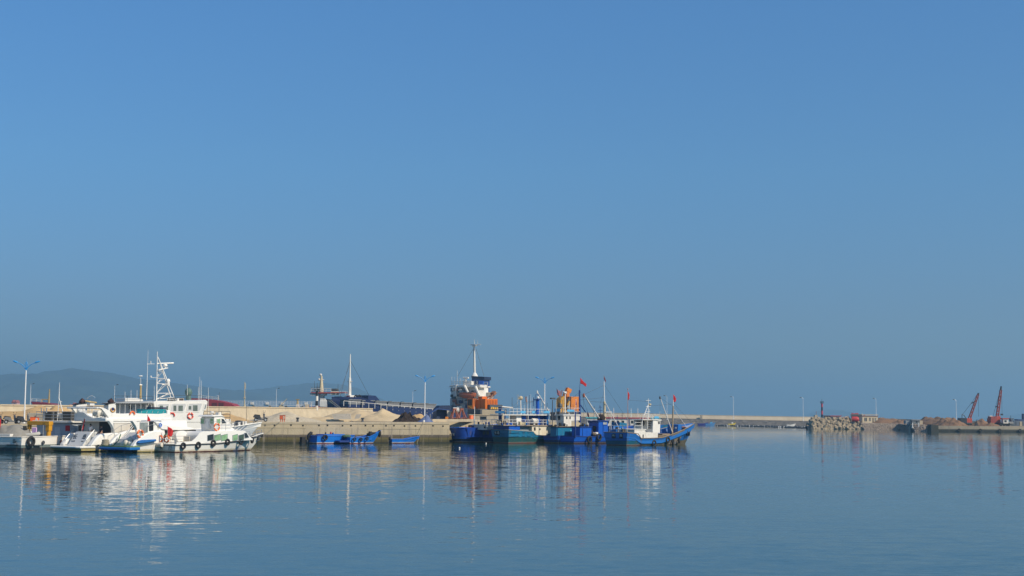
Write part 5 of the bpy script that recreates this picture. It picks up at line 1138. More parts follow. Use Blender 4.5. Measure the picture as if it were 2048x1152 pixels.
q = MB(); q.sheet(lambda u, v: H.pt(.60 + .19 * u, .06 + .9 * v, -1) + Vector((.0, -.015, 0)), 12, 6); q.build('worn_planking', WORNP, hl, smooth=True)
q = MB(); q.sheet(lambda u, v: H.pt(.20 + .79 * u, -.05 + (.20 + .1 * u) * v, -1) + Vector((.0, -.012, 0)), 20, 3); q.build('weedy_waterline', mat('weedy hull foot', (.10, .085, .05), .9, .4, 2), hl, smooth=True)
# foredeck
fh = house(t, F, [(1356, 869), (1356.5, 849), (1363.5, 848.6), (1363, 868)], -.9, 1.0, M_BL1, 'foredeck_house', .03); q = MB(); y_, z_ = F.aft(1351.5, 856, F.side(1356, 856, -.9)[0]); q.lathe([(.14, -.03), (.14, .02)], (F.side(1356, 856, -.9)[0] - .02, y_, z_), 10, 'x'); q.build('round_mark', WHITE, fh)
for P, m in (([(1317, 875), (1317, 870.5), (1330, 869.8), (1330, 875)], WOODD), ([(1325, 871), (1325, 867.6), (1340, 867.2), (1340, 872)], WOOD)): house(t, F, P, -1.0, .9, m, 'fish_hatch', .03)
ms = thing('x', None, None); bpy.data.objects.remove(ms)
pole(t, F, (1344.3, 873), (1346.4, 812), 0, .14, .09, mat('bare timber mast', (.33, .25, .15), .8, .2, 2), 'foremast')
pole(t, F, (1346.2, 818), (1346.7, 800), 0, .06, .04, WHITE, 'topmast')
pole(t, F, (1344.5, 864), (1320.2, 795), -.1, .07, .055, WHITE, 'derrick_boom')
q = MB(); q.ball(V(F, 1320, 795.5, -.1), .2, 8, 6, (.7, .7, 1.2)); q.build('boom_block', DGREY, t)
pole(t, F, (1346.5, 817), (1376.5, 858.5), 0, .035, .035, WHITE, 'forestay')
flag('red flag on the bow mast of the light blue fishing boat', F.w(*V(F, 1346.6, 803, 0)), 1.0, [(0, 0), (.15, -.12), (.28, -.35), (.42, -.62), (0, -1.02), (.16, -1.12), (.3, -1.05), (.38, -.95)], F.deg - 45, r=.03)
junk(t, 3, (F.side(1362, 865, 0)[0] + 1.0, 0, H.top(.9) - .7), 9, (1.0, .7, .8))
junk(t, 5, (F.side(1300, 872, 0)[0], 0, 1.0), 4, (.6, .6, .6)); junk(t, 6, (xq - .9, .3, H.top(.04)), 7, (.5, 1.4, .7), mats=[M_BL1, NET, M_TE, WOODD])
for i, (px, py, lab) in enumerate(((1308, 886.5, 'black tyre fender amidships on the light blue fishing boat'), (1335.6, 880, 'black tyre fender before the mast of the light blue fishing boat'), (1346, 883.5, 'low black tyre fender right below the bow mast'),
                                   (1358.5, 880, 'black tyre fender on the planked bow of the light blue boat'), (1374.5, 866, 'black tyre fender high on the bow tip, farther left of two'), (1378.7, 865.5, 'black tyre fender high on the bow tip, at the very stem'))):
    x = F.side(px, py, y0)[0]; s_ = min(.985, x / (H.L + H.rake * .6)); yy = H.pt(s_, .8, -1).y - .13
    for _ in range(4): x, z = F.side(px, py, yy); s_ = min(.985, max(0, (x - H.rake * max(0, z) / H.zs[-1][1] * s_ ** 4) / H.L)); yy = H.pt(s_, min(1, z / H.top(s_)), -1).y - .13
    tyre(lab, F.w(x, yy, z), F.deg + (0 if i < 2 else 14 + 5 * i), .36, .13, 'tyres along the light blue fishing boat')

for i, (a, b_) in enumerate((((1346.3, 808), (1297, 812)), ((1297, 803), (1256, 800)), ((1320.5, 796), (1346, 812)), ((1320.5, 797), (1318.5, 868)), ((1255.5, 815), (1262, 862)), ((1346, 806), (1386, 848)))):
    q = MB(); q.tube(V(F, a[0], a[1], 0), V(F, b_[0], b_[1], .2), .014, n=4); q.build('rigging_wire', DGREY, t)
# ---------------- bright blue boat with the cream mast
t, F, H, hl, y0 = fishing('bright blue fishing boat with box cabins and a tall cream mast', (1149, 887.3), (14.5, 0), (2.0, 2.6), 3.7, [(1149, 872, 1), (1180, 873, 1), (1215, 873, 1)],
    [hullblue('bright blue hull', BL2, (.004, .04, .24), .35, .1, .10), WOODD, M_BL2], bul=.4)
H.rail(hl, M_BL3, .98, .07, 'rubbing_strake')
ca = house(t, F, [(1160, 874), (1160.5, 854.5), (1183, 853.6), (1183, 874)], y0 + .35, y0 + 1.95, M_BL2, 'stern_cabin', .03)
q = MB(); q.prism(F.sides(rect(1160, 853, 1184, 854.8), y0 + .3), y0 + .25, y0 + 2.05); q.build('cabin_roof', M_BL3, ca)
pane(ca, F, rect(1165, 857, 1173.5, 872.5), y0 + .33, M_BL2, M_BL3, .03, name='door')
tw = house(t, F, [(1197, 874), (1197.3, 843), (1216, 842), (1216, 874)], y0 + .45, y0 + 2.3, M_BL2, 'wheelhouse', .03)
q = MB(); q.prism(F.sides([(1195, 843.2), (1195, 841.5), (1218, 840.5), (1218, 842.2)], y0 + .4), y0 + .3, y0 + 2.45); q.build('wheelhouse_roof', M_BL3, tw)
pane(tw, F, rect(1206, 844.5, 1213.5, 849), y0 + .43, mat('pale window glass', (.35, .36, .33), .2, .3, 3), M_BL2, .06); pane(tw, F, rect(1206.3, 851, 1213.5, 870), y0 + .43, M_BL2, M_BL3, .03, name='door')
pane(tw, F, rect(1186, 852, 1192, 862), F.side(1197, 850, y0 + .45)[0] - .02, DARKIN, None, axis='x', name='doorway')
q = MB(); q.prism(F.sides(rect(1186, 864.5, 1196, 868), y0 + .4), y0 + .36, y0 + .42); q.build('white_board', WHITE, t)
pole(t, F, (1209, 841), (1209, 803), 0, .2, .17, CREAM); pole(t, F, (1209, 804), (1207.8, 763), 0, .09, .06, WHITE, 'topmast')
pole(t, F, (1198.5, 836), (1167, 787.5), -.2, .08, .07, WHITE, 'derrick_boom'); q = MB(); q.ball(V(F, 1167.6, 791, -.2), .24, 8, 6, (.8, .8, 1.4)); q.build('boom_block', RSTEEL, t)
pole(t, F, (1211, 806), (1241, 862), -.3, .055, .055, WHITE, 'mast_stay'); pole(t, F, (1211, 824.2), (1223.5, 824.2), -.3, .05, .05, WHITE, 'cross_bar')
q = MB(); q.tube(V(F, 1180, 803, 0), V(F, 1209, 804.5, 0), .02); q.tube(V(F, 1168, 790, -.2), V(F, 1196, 838, .4), .02); q.build('rigging_wire', DGREY, t)
q = MB(); q.tube(V(F, 1200.5, 840, .3), V(F, 1200.3, 811, .3), .04); q.tube(V(F, 1196.5, 821, .3), V(F, 1205, 821, .3), .03); q.tube(V(F, 1198, 814.5, .3), V(F, 1203.5, 814.5, .3), .03); q.build('aerial_mast', M_BL3, t)
q = MB(); q.ball(V(F, 1201.5, 834, 0), .5, 10, 7, (1, 1, .9)); q.tube(V(F, 1196, 839, -.3), V(F, 1205, 830, .3), .14); q.box(V(F, 1203, 836, 0), (.8, .8, .7), ry=.5); q.build('winch', NET, t)
flag('tattered dark red flag at the top of the cream mast', F.w(*V(F, 1207.8, 764, 0)), .95, [(0, 0), (.1, -.2), (.2, -.45), (.3, -.75), (0, -.45), (.08, -.65), (.16, -.85), (.24, -1.05)], F.deg - 45, mat('dark red cloth', (.22, .03, .03), .8, .3, 6), r=.03)
pole(t, F, (1150.5, 876), (1150.5, 823), y0 + .1, .10, .09, M_BL3, 'stern_post')
junk(t, 11, V(F, 1170, 853.2, y0 + 1.1), 8, (1.0, .6, .55)); junk(t, 12, V(F, 1187, 871, -1.5), 4, (.4, .3, .8))
for px, py, lab in ((1179, 879.5, 'black tyre fender on the side of the bright blue boat'), (1198, 874.5, 'black tyre fender between the bright blue boat and the name plates')):
    x, z = F.side(px, py, y0 - .1); tyre(lab, F.w(x, y0 - .12, z), F.deg, .42, .15)

for a, b_ in (((1209, 795), (1159, 800)), ((1209, 770), (1168, 789)), ((1209, 770), (1262, 850)), ((1209, 780), (1190, 842)), ((1167.5, 792), (1166, 852)), ((1209, 810), (1228, 868))):
    q = MB(); q.tube(V(F, a[0], a[1], 0), V(F, b_[0], b_[1], .2), .016, n=4); q.build('rigging_wire', DGREY, t)
for px, a, b_, y_, m in ((1188, 850, 812, .6, DGREY), (1222, 868, 822, -.4, WHITE), (1229, 870, 834, .3, DGREY), (1244, 868, 826, .2, DGREY), (1234, 862, 830, 1.2, M_BL3)):
    q = MB(); q.tube(V(F, px, a, y_), V(F, px + .4, b_, y_), .045, .03); q.tube(V(F, px - 2.5, b_ + 4, y_), V(F, px + 2.5, b_ + 4.4, y_), .025); q.build('deck_pole', m, t)
cz = MB(); cz.box(V(F, 1226, 858, .4), (2.2, 1.8, .9)); cz.build('net_box', M_BL1, t); cz = MB(); cz.box(V(F, 1238, 852, 1.6), (1.8, 1.6, 1.0), ry=.1); cz.build('tarp_bundle', M_TE, t); junk(t, 14, V(F, 1228, 866, 0), 10, (1.8, 1.3, .9), mats=[M_BL1, SKYP, M_TE, NET, RSTEEL])
# ---------------- blue boat with the white wheelhouse and blue flag mast
t, F, H, hl, y0 = fishing('blue fishing boat with a white wheelhouse behind a teal stern cabin', (1116, 886.7), (14, 0), (2.0, 2.6), 3.2, [(1117, 871, 1), (1150, 872, 1), (1175, 872, 1)],
    [hullblue('deep blue hull', (.005, .075, .32), (.004, .03, .12), .45, .16, .12), WOODD, M_BL3], bul=.4)
ca = house(t, F, [(1113, 873), (1113.5, 854), (1144, 853.5), (1144, 873)], y0 + .4, y0 + 1.6, M_TE, 'stern_cabin', .03); q = MB(); q.prism(F.sides(rect(1111, 852.3, 1146, 854), y0 + .4), y0 + .2, y0 + 1.8); q.build('cabin_roof', WOODD, ca)
pane(ca, F, rect(1140, 860, 1143, 866), y0 + .38, SKYP, None)
tw = house(t, F, [(1127.5, 854), (1128, 830.5), (1160, 830), (1160, 841), (1143, 842), (1143, 854)], y0 + .9, -y0 - .9, WORN, 'wheelhouse', .03); q = MB(); q.prism(F.sides(rect(1125, 829, 1161, 831), y0 + .9), y0 + .75, -y0 - .75); q.build('wheelhouse_roof', WHITE, tw)
for a in (1132.5, 1139): pane(tw, F, rect(a, 833, a + 2.2, 838), y0 + .88, GLASS, None)
pane(tw, F, rect(1116, 832, 1121, 840), F.side(1128, 840, y0 + .9)[0] - .02, GLASS, WORN, .05, 'x')
zt = F.side(1140, 829, y0 + .9)[1]; xa, xb = F.side(1126, 829, y0 + .9)[0], F.side(1160, 829, y0 + .9)[0]
railing(t, [(xa, -y0 - .9, zt), (xa, y0 + .9, zt), (xb, y0 + .9, zt)], .95, .03, 2, WHITE)
for a, b_ in ((1134, 1149),): q = MB(); q.prism(F.sides(rect(a, 819, b_, 823.5), y0 + .86), y0 + .84, y0 + .88); q.build('sky_blue_board', SKYP, t)
q = MB(); q.bx(xa - .05, xa, -.2, .9, zt + .4, zt + .85); q.build('sky_blue_board', SKYP, t)
pole(t, F, (1159.5, 845), (1159, 780), y0 + 1.0, .17, .11, M_BL3); pole(t, F, (1159, 781), (1160.5, 757), y0 + 1.0, .03, .02, M_BL3, 'topmast'); pole(t, F, (1161, 810), (1171, 824), y0 + 1.0, .08, .08, M_BL3, 'mast_brace')
flag('large red flag flying at the top of the navy mast', F.w(*V(F, 1160.6, 772, y0 + 1.0)), V(F, 1160.6, 754, 0).z - V(F, 1160.6, 772, 0).z, [(0, -.1), (.2, -.35), (.55, -.75), (.95, -1.05), (0, -1.0), (.3, -1.05), (.6, -1.3), (.88, -1.45)], F.deg - 45, r=.025)
pole(t, F, (1130.2, 829), (1130.3, 787), 0, .09, .07, WHITE, 'signal_mast'); q = MB(); q.ball(V(F, 1130.3, 786, 0), .26, 9, 6, (1, 1, .6)); q.tube(V(F, 1126, 783, 0), V(F, 1134, 783.5, 0), .03); q.build('radar_dome', WHITE, t)
pole(t, F, (1118, 852), (1118, 805), .4, .1, .08, mat('dark mast paint', (.02, .02, .025), .6, .2, 2), 'exhaust_mast'); q = MB(); q.ball(V(F, 1120, 812, .4), .4, 8, 6, (.8, .8, 1.2)); q.build('searchlight', DGREY, t)
flag('faded striped red and white flag leaning among the masts', F.w(*V(F, 1121, 800, 1.0)), 1.35, [(0, 0), (-.2, -.0), (-.42, .1), (-.6, .35), (.1, -.75), (-.1, -.8), (-.3, -.75), (-.5, -.6)], F.deg - 35, mat('striped faded cloth', (.30, .12, .14), .8, .6, 9), r=.03)
pole(t, F, (1104.5, 853), (1105, 800), -.2, .07, .06, DGREY, 'light_post'); q = MB(); q.box(V(F, 1105.5, 797, -.2), (.9, .3, .22)); q.build('deck_light', DGREY, t)
junk(t, 21, V(F, 1121, 852.6, y0 + 1.0), 6, (1.4, .5, .6)); junk(t, 22, V(F, 1148, 871, -1.6), 5, (.5, .3, .8))
flag('small red flag on a white staff right of the orange crane body', F.w(*V(F, 1151, 823, .3)), 1.75, [(0, 0), (.08, -.15), (.16, -.35), (.24, -.55), (0, -.75), (.1, -.8), (.18, -.78), (.24, -.7)], F.deg - 40, pm=WHITE, r=.03)
flag('small red flag leaning beside the derrick boom', F.w(*V(F, 1174.5, 833, .5)), 1.0, [(0, -.2), (.1, -.35), (.2, -.6), (.3, -.9), (-.05, -.7), (.05, -.9), (.14, -1.05), (.24, -1.2)], F.deg - 40, pm=WHITE, r=.03)

for a, b_ in (((1159, 790), (1131, 800)), ((1159, 785), (1121, 812)), ((1159, 800), (1150, 829)), ((1131, 790), (1105, 801)), ((1159, 778), (1180, 838))):
    q = MB(); q.tube(V(F, a[0], a[1], 0), V(F, b_[0], b_[1], .2), .016, n=4); q.build('rigging_wire', DGREY, t)
for px, a, b_, y_, m in ((1112, 852, 800, .5, WHITE), (1125, 829, 800, .8, DGREY), (1139, 829, 803, .2, WHITE), (1153, 829, 798, .0, WHITE), (1146, 829, 808, -.5, DGREY)):
    q = MB(); q.tube(V(F, px, a, y_), V(F, px + .3, b_, y_), .04, .025); q.build('deck_pole', m, t)
# ---------------- teal boat
t, F, H, hl, y0 = fishing('weathered teal fishing boat with railed upper decks and a blue lattice topped mast', (1018, 886.7), (13.5, 0), (2.0, 2.6), 3.7, [(1018, 858.8, 1), (1045, 860.5, 1), (1073, 862.3, 1), (1078, 869, 1), (1100, 871, 1)],
    [hullblue('weathered teal hull', TEALB, (.012, .075, .075), .85, .2, .2), WOODD, M_TE], bul=.5, stern=.93)
H.rail(hl, mat('pale worn rail', (.30, .30, .26), .7, .2, 2), .97, .05, 'gunwale', 0, .45); H.rail(hl, M_TE, .5, .05, 'rubbing_strake', 0, .42)
for yy in (.75, 1.25): q = MB(); q.box((-.28, yy - .5, 1.45), (.05, .5, .55)); pl = q.build('name_plate', BLACK, hl); lettering('长' if yy > 1 else '岛', .42, WHITE, pl, face_aft(yy - .5, 1.45, -.32))
for a, b_ in ((1021, 1040), (1045, 1052), (1055, 1063)):
    q = MB(); x0_, z0_ = F.side(a, 872, y0); x1_, z1_ = F.side(b_, 865, y0)
    for P in ((x0_, x1_, z0_, z0_ + .05), (x0_, x1_, z1_, z1_ + .05)): q.bx(P[0], P[1], y0 - .03, y0 + .03, P[2], P[3])
    q.build('hull_rib', M_TE, hl)
h1 = house(t, F, [(1018, 862), (1018, 850.8), (1040, 850.8), (1040, 862)], y0 + .3, -y0 - .3, M_BL2, 'stern_house', .03)
h2 = house(t, F, [(1064, 872), (1064, 852.6), (1101.5, 852), (1101.5, 872)], y0 + .25, -y0 - .25, mat('warm cream cabin paint', (.74, .66, .50), .5, .08, 1, stain=(.36, .2, .1), samt=.12), 'long_cabin', .03)
house(t, F, [(1040, 862), (1040, 852.2), (1064, 852.4), (1064, 864)], y0 + .8, -y0 - .8, mat('grey cabin paint', (.26, .29, .30), .6, .12, 1.2), 'middle_cabin', .03)
pane(h2, F, rect(1068, 854.5, 1071, 861), y0 + .23, DARKIN, None, name='doorway'); pane(h2, F, rect(1079, 856.5, 1081, 860), y0 + .23, WOODD, None)
q = MB(); q.prism(F.sides([(1006, 851.2), (1006, 850), (1103, 850.6), (1103, 852.6)], y0 + .2), y0 + .12, -y0 - .12); q.build('upper_deck', mat('worn deck edge', (.34, .27, .20), .7, .2, 2), t)
zq = F.side(1050, 850.2, y0 + .2)[1]; xa, xb = F.side(1018, 850, y0 + .2)[0] - .1, F.side(1101, 850, y0 + .2)[0]
railing(t, [(xa, -y0 - .3, zq), (xa, y0 + .25, zq), (xb, y0 + .25, zq)], .75, .03, 2, WHITE, step=.9)
u1 = house(t, F, [(1033, 850), (1033, 831), (1043, 830.5), (1043, 850)], y0 + 1.1, y0 + 2.4, WHITE, 'chart_house', .03); q = MB(); y_ = y0 + 1.1; q.prism(F.sides([(1031, 831.3), (1033, 829.5), (1044, 829.5), (1044, 831)], y_), y_ - .1, y_ + 1.5); q.build('chart_house_roof', WHITE, u1)
u2 = house(t, F, [(1043, 850), (1043, 831), (1090, 831), (1090, 850)], y0 + 1.3, -y0 - .9, M_BL3, 'upper_cabin', .03)
house(t, F, [(1093, 850), (1093, 831), (1098, 831), (1098, 850)], y0 + .9, y0 + 1.4, M_BL1, 'locker', .03)
for a in (1053, 1062): pane(u2, F, rect(a, 834, a + 5, 841), y0 + 1.28, GLASS, M_BL2, .04)
pane(u2, F, rect(1044, 832, 1051, 839), y0 + 1.28, M_BL2, None, name='panel')
q = MB(); q.prism(F.sides([(1005, 830.5), (1005, 829), (1101, 829), (1101, 831)], y0 + .7), y0 + .6, -y0 - .6); q.build('bridge_deck', WORN, t)
zt = F.side(1050, 829, y0 + .7)[1]; xa2, xb2 = F.side(1019, 829, y0 + .7)[0], F.side(1100, 829, y0 + .7)[0]
railing(t, [(xa2, -y0 - .7, zt), (xa2, y0 + .7, zt), (xb2, y0 + .7, zt)], .8, .028, 2, WHITE, step=.8)
for a, b_ in ((1041, 1051), (1064, 1072), (1087, 1099)):
    q = MB(); q.prism(F.sides(rect(a, 822, b_, 826.3), y0 + .66), y0 + .64, y0 + .68); q.build('sky_blue_board', SKYP, t)
q = MB(); q.bx(xa2 - .04, xa2, -.2, 1.6, zt + .12, zt + .5); q.build('sky_blue_board', SKYP, t)
q = MB()
for yy in (y0 + .5, -y0 - .5):
    for px in (1018, 1056, 1097): a = F.side(px, 850, yy); b_ = F.side(px, 830.5, yy); q.tube((a[0], yy, a[1]), (a[0], yy, b_[1]), .05)
q.build('deck_post', WHITE, t)
pole(t, F, (1076, 850), (1075, 799), -.4, .30, .26, M_BL2, 'mast', 12); q = MB(); p = V(F, 1075, 799, -.4); q.box(p, (.9, .9, .1)); q.path([p + Vector((-.45, 0, .05)), p + Vector((-.5, 0, .7)), p + Vector((.4, 0, .75))], .03); q.tube(p + Vector((-.5, .3, -1)), p + Vector((-.5, .3, .3)), .05); q.build('mast_platform', M_BL3, t)
q = MB(); q.ball(V(F, 1076, 795.5, -.4), .22, 9, 6); q.build('mast_lamp', WHITE, t)
pole(t, F, (1042, 829), (1041, 797), 0, .09, .08, WHITE, 'radar_mast'); q = MB(); q.ball(V(F, 1041.5, 796, 0), .34, 10, 7, (1, 1, .9)); q.tube(V(F, 1037, 797, 0), V(F, 1044, 797, 0), .05); q.tube(V(F, 1036, 800, 0), V(F, 1036, 789, 0), .03); q.build('radar_dome', CREAM, t)
pole(t, F, (1098, 823), (1074, 783), -.2, .08, .06, WHITE, 'derrick_boom'); q = MB(); q.ball(V(F, 1074.5, 784.5, -.2), .18, 8, 6, (.7, .7, 1.5)); q.build('boom_block', WORN, t)
q = MB()
for px, a, b_ in ((1061.5, 829, 788), (1048.5, 829, 808), (1065, 829, 795), (1035, 829, 800)): q.tube(V(F, px, a, .3), V(F, px, b_, .3), .03, .02)
q.build('whip_antenna', WHITE, t)
flag('worn pinkish flag drooping on a pole of the teal boat', F.w(*V(F, 1052.5, 850, -1.2)), V(F, 0 + 1052, 794, -1.2).z - V(F, 1052.5, 850, -1.2).z, [(0, 0), (-.06, -.05), (-.12, 0), (-.2, .12), (.12, -.75), (.0, -.8), (-.08, -.7), (-.12, -.55)], F.deg - 40, mat('worn pink cloth', (.36, .20, .16), .8, .3, 6), pm=mat('brown pole', (.22, .15, .12), .7), r=.04)
tk = thing('water_tank', 'cream water tank lying behind the white rail of the teal boat', 'tank', F.w(*V(F, 1068, 849.5, y0 + .9)), F.deg); q = MB(); q.lathe([(.1, -.62), (.42, -.58), (.45, 0), (.42, .58), (.1, .62)], (0, 0, .5), 14, 'x'); q.build('drum', WORN, tk, smooth=True)
for x in (-.35, .35): q = MB(); q.bx(x - .06, x + .06, -.35, .35, 0, .18); q.build('cradle', WOODD, tk)
x, z = F.side(1028, 844.5, y0 + .15); lifebuoy('cream lifebuoy hung on the stern rail of the teal boat', F.w(xa - .1, .2, zq + .4), F.deg + 90, .3, .085, CREAM)
pole(t, F, (1000.5, 852), (1000, 812), 1.6, .28, .22, M_BL3, 'stern_gallows'); junk(t, 31, V(F, 1013, 850, .2), 5, (.3, 1.4, .7), mats=[M_BL2, WOODD, WORN])
can = MB(); P = V(F, 1004, 814, 1.8); can.box(P, (2.4, 2.2, .12), ry=.05); can.build('canopy', WORN, t); tyre('tyre hanging under the flat canopy at the teal boat stern', F.w(*(P + Vector((-.2, -.9, -.75)))), F.deg + 40, .33, .12)

for a, b_ in (((1075, 800), (1042, 806)), ((1075, 800), (1018, 818)), ((1074, 785), (1089, 812)), ((1074, 785), (1072, 828)), ((1041, 800), (1020, 818))):
    q = MB(); q.tube(V(F, a[0], a[1], 0), V(F, b_[0], b_[1], .2), .016, n=4); q.build('rigging_wire', DGREY, t)
for px, a, b_, y_, m in ((1024, 829, 795, .8, DGREY), (1055, 829, 792, .6, WHITE), (1058.5, 829, 790, -.2, DGREY), (1083, 829, 803, .3, WHITE), (1094, 829, 806, .1, DGREY), (1087, 850, 838, -2, WHITE)):
    q = MB(); q.tube(V(F, px, a, y_), V(F, px + .3, b_, y_), .04, .025); q.build('deck_pole', m, t)
junk(t, 33, V(F, 1050, 849.8, -1.8), 7, (2.4, .25, .6), mats=[WORN, M_BL1, CREAM, NET])
# ---------------- navy boat with the low white cabin
t, F, H, hl, y0 = fishing('navy fishing boat with a low white cabin between the round stern and the teal boat', (986, 885.2), (13, 0), (2.0, 2.6), 3.2, [(986, 858.8, 1), (1010, 860, 1), (1030, 861, 1)], [hullblue('navy hull', BL3, (.004, .02, .06), .7, .14, .1), WOODD, M_BL3], bul=.3)
house(t, F, [(973, 860), (973, 851), (990, 850.5), (990, 860)], y0 + .5, -y0 - .2, WORN, 'low_cabin', .03); q = MB(); q.prism(F.sides(rect(971, 849, 992, 851), y0 + .5), y0 + .4, -y0 - .1); q.build('cabin_roof', WHITE, t)
for yy in (-.5, .2): q = MB(); q.box((-.26, yy, 1.4), (.05, .45, .5)); q.build('name_plate', DGREY, hl)
pane(t, F, rect(968, 853, 971, 856.5), F.side(973, 853, y0 + .5)[0] - .02, DARKIN, None, axis='x')
zq = F.side(975, 849, y0 + .5)[1]; xa = F.side(972, 849, y0 + .5)[0]; railing(t, [(xa, -y0 - .2, zq), (xa, y0 + .4, zq), (xa + 3, y0 + .4, zq)], .75, .025, 2, WHITE, step=.9)
q = MB(); q.tube((xa, 1.2, zq), (xa, 1.2, zq + 2.6), .06, .04); q.build('mast', WHITE, t); junk(t, 41, (xa + .8, 0, zq), 5, (.7, 1.0, .4))

# ---------------- tug like boat with the round blue stern
t, F, H, hl, y0 = fishing('round sterned royal blue boat moored against the quay corner', (942, 885), (13, 0), (2.0, 3.0), 4.6, [(946, 855, 1), (965, 855, 1), (985, 855, 1)], [hullblue('royal blue hull', (.006, .055, .33), (.003, .014, .06), .75, .1, .05), WOODD, M_BL2], bul=.3, stern=.78, trans=.35)
q = MB(); N = 22; zt = H.top(0)
def f(u, v):
    a = -math.pi / 2 + math.pi * u; fz = v; b = (H.wb(0) + (H.hb(0) - H.wb(0)) * fz) * 1.0; z = fz * (zt - .005)
    return (-math.cos(a) * (1.0 + .55 * fz) - .02, math.sin(a) * b, z if fz > 0 else -.4)
q.sheet(f, N, 6); top_ = [f(i / N, 1) for i in range(N + 1)]; q.add(top_, [tuple(range(N + 1))]); q.build('rounded_stern', MATS['royal blue hull'], hl, smooth=True)
q = MB(); q.sweep([Vector(p) + Vector((-.03, 0, -.04)) for p in top_], .07, 6); q.sweep([Vector(f(i / N, .28)) * 1.01 for i in range(N + 1)], .06, 6); q.build('rubbing_strake', M_BL2, hl, smooth=True)
for yy in (.35, .7): q = MB(); q.box((-1.5 + abs(yy) * .12, -yy * 1.0 + .9, 1.15), (.08, .14, .42), rz=.2); q.build('draught_mark', mat('dull white mark', (.4, .42, .45), .6), hl)
house(t, F, [(965, 856), (965, 850), (980, 850), (980, 856)], y0 + 1.0, -y0 - .8, M_BL3, 'deck_coaming', .03); junk(t, 51, (2.5, 0, H.top(.2) - .1), 6, (1.6, 1.2, .5))

# ---------------- small blue boats below the quay
SB = mat('small boat blue paint', (.006, .17, .62), .45, .1, 1.2, stain=(.03, .08, .2), samt=.06, bands=[(-1, (.16, .03, .02)), (.06, (.60, .60, .58)), (.17, (.006, .17, .62))])
SBI = mat('small boat blue inside', (.006, .13, .50), .5, .12, 1.5)
def skiff(label, corner, L, B, deg, zs, rake, name='skiff', stern=.92, bul=.35, wlk=.88):
    c = qpt(corner[0], corner[1], 0); F = Fr((0, 0, 0), deg); F = Fr(c + F.y * B / 2 * wlk, deg); t = thing(name, label, 'boat', F.o, deg)
    H = Hull(L, B, zs, stern=stern, sm=.55, wlk=wlk, rake=rake, trans=.05, bul=bul, draft=.3); h = H.build(t, [SB, SBI, SBI]); H.rail(h, SBI, 1, .045, 'gunwale'); return t, F, H, h
t, F, H, h = skiff('boxy bright blue work skiff with a black tyre on its side below the quay', (635, -3.6), 6.2, 3.0, 38, [(0, 1.02), (.6, 1.02), (1, 1.1)], .5)
for k in range(7):
    q = MB(); s_ = (k + .5) / 7; q.tube((-.0, -1.2 + k * .4, 1.0), (-.0, -1.2 + k * .4, 1.22), .07); q.build('stern_post', BLACK, t)
q = MB(); q.bx(1.2, 4.5, -1.1, 1.1, .7, 1.25); q.build('deck_box', SBI, t, bevel=.04); junk(t, 61, (3.4, .2, 1.25), 4, (1.4, .6, .35), mats=[BLACK, REDP, M_BL1])
om = thing('outboard_engine', 'black outboard engine tilted at the stern of the boxy blue skiff', 'outboard engine', F.w(-.25, .55, .2), F.deg); q = MB(); q.sweep([(-.1, 0, -.3), (-.15, 0, .5), (.05, 0, .95), (.4, 0, 1.2), (.55, 0, 1.2)], [.12, .16, .22, .24, .14], 10); q.build('cowling', BLACK, om, smooth=True); q = MB(); q.bx(-.3, .05, -.06, .06, -.5, .3); q.build('shaft', DGREY, om)
block('black rubber pontoon block floating at the left end of the blue skiff', qpt(606, -1.6, -.1), (.6, .8, .95), 30, BLACK, 'pontoon_block', 'fender')
x, z = F.side(650.5, 875, -1.6); tyre('black tyre fender on the boxy blue skiff', F.w(x, -1.62, z), F.deg, .3, .11)
t, F, H, h = skiff('open bright blue boat with an upswept bow and black fenders below the quay', (701, -4.2), 4.1, 2.3, 36, [(0, .82), (.4, .8), (.7, .95), (.9, 1.35), (1, 1.75)], 1.3)
for k in range(3):
    q = MB(); q.bx(.8 + k * 1.0, 1.5 + k * 1.0, -.8, .9, .45, .8 + k * .09); q.build('thwart_box', SBI, t, bevel=.03)
junk(t, 63, (3.9, 0, .9), 5, (.4, .4, .9), mats=[BLACK, NET]); q = MB(); q.ball((5.15, 0, 1.35), .34, 10, 7, (.7, 1, 1.5)); q.build('bow_fender', BLACK, t)
q = MB(); q.ball((.1, .2, .95), .55, 12, 8, (1.2, 1.1, .5)); q.build('green_net', mat('green fishing net', (.07, .12, .07), .95, .4, 8, bump=.6, bscale=15), t)
q = MB(); q.bx(-1.6, 0, -.9, .9, .15, .42); q.build('stern_raft', M_BL3, t, bevel=.04)
for px, py, lab in ((709, 878.5, 'black tyre fender near the stern of the open blue boat'), (722, 879, 'black tyre fender amidships on the open blue boat'), (734, 877, 'black tyre fender toward the bow of the open blue boat')):
    x, z = F.side(px, py, -1.28); tyre(lab, F.w(x, -1.3, z), F.deg + (0 if px < 730 else 12), .2, .08, 'tyres on the open blue boat')
t, F, H, h = skiff('small dark blue rowing boat alone below the dark net pile', (785, -2.4), 3.3, 1.7, 22, [(0, .55), (.6, .55), (1, .95)], .9, 'rowing_boat')
for k in range(2): q = MB(); q.bx(.7 + k * 1.2, .95 + k * 1.2, -.7, .7, .38, .44); q.build('thwart', SBI, t)
junk(t, 65, (1.4, 0, .2), 4, (.9, .4, .35), mats=[NET, WOOD, ROPE])
om = thing('outboard_engine', 'small black outboard engine on the rowing boat stern', 'outboard engine', F.w(-.15, 0, .2), F.deg); q = MB(); q.ball((0, 0, .45), .2, 9, 6, (.8, .8, 1.2)); q.build('cowling', BLACK, om, smooth=True); q = MB(); q.bx(-.1, .04, -.04, .04, -.5, .35); q.build('shaft', DGREY, om)
q = MB(); q.ball((0, 0, .05), .1, 8, 6)
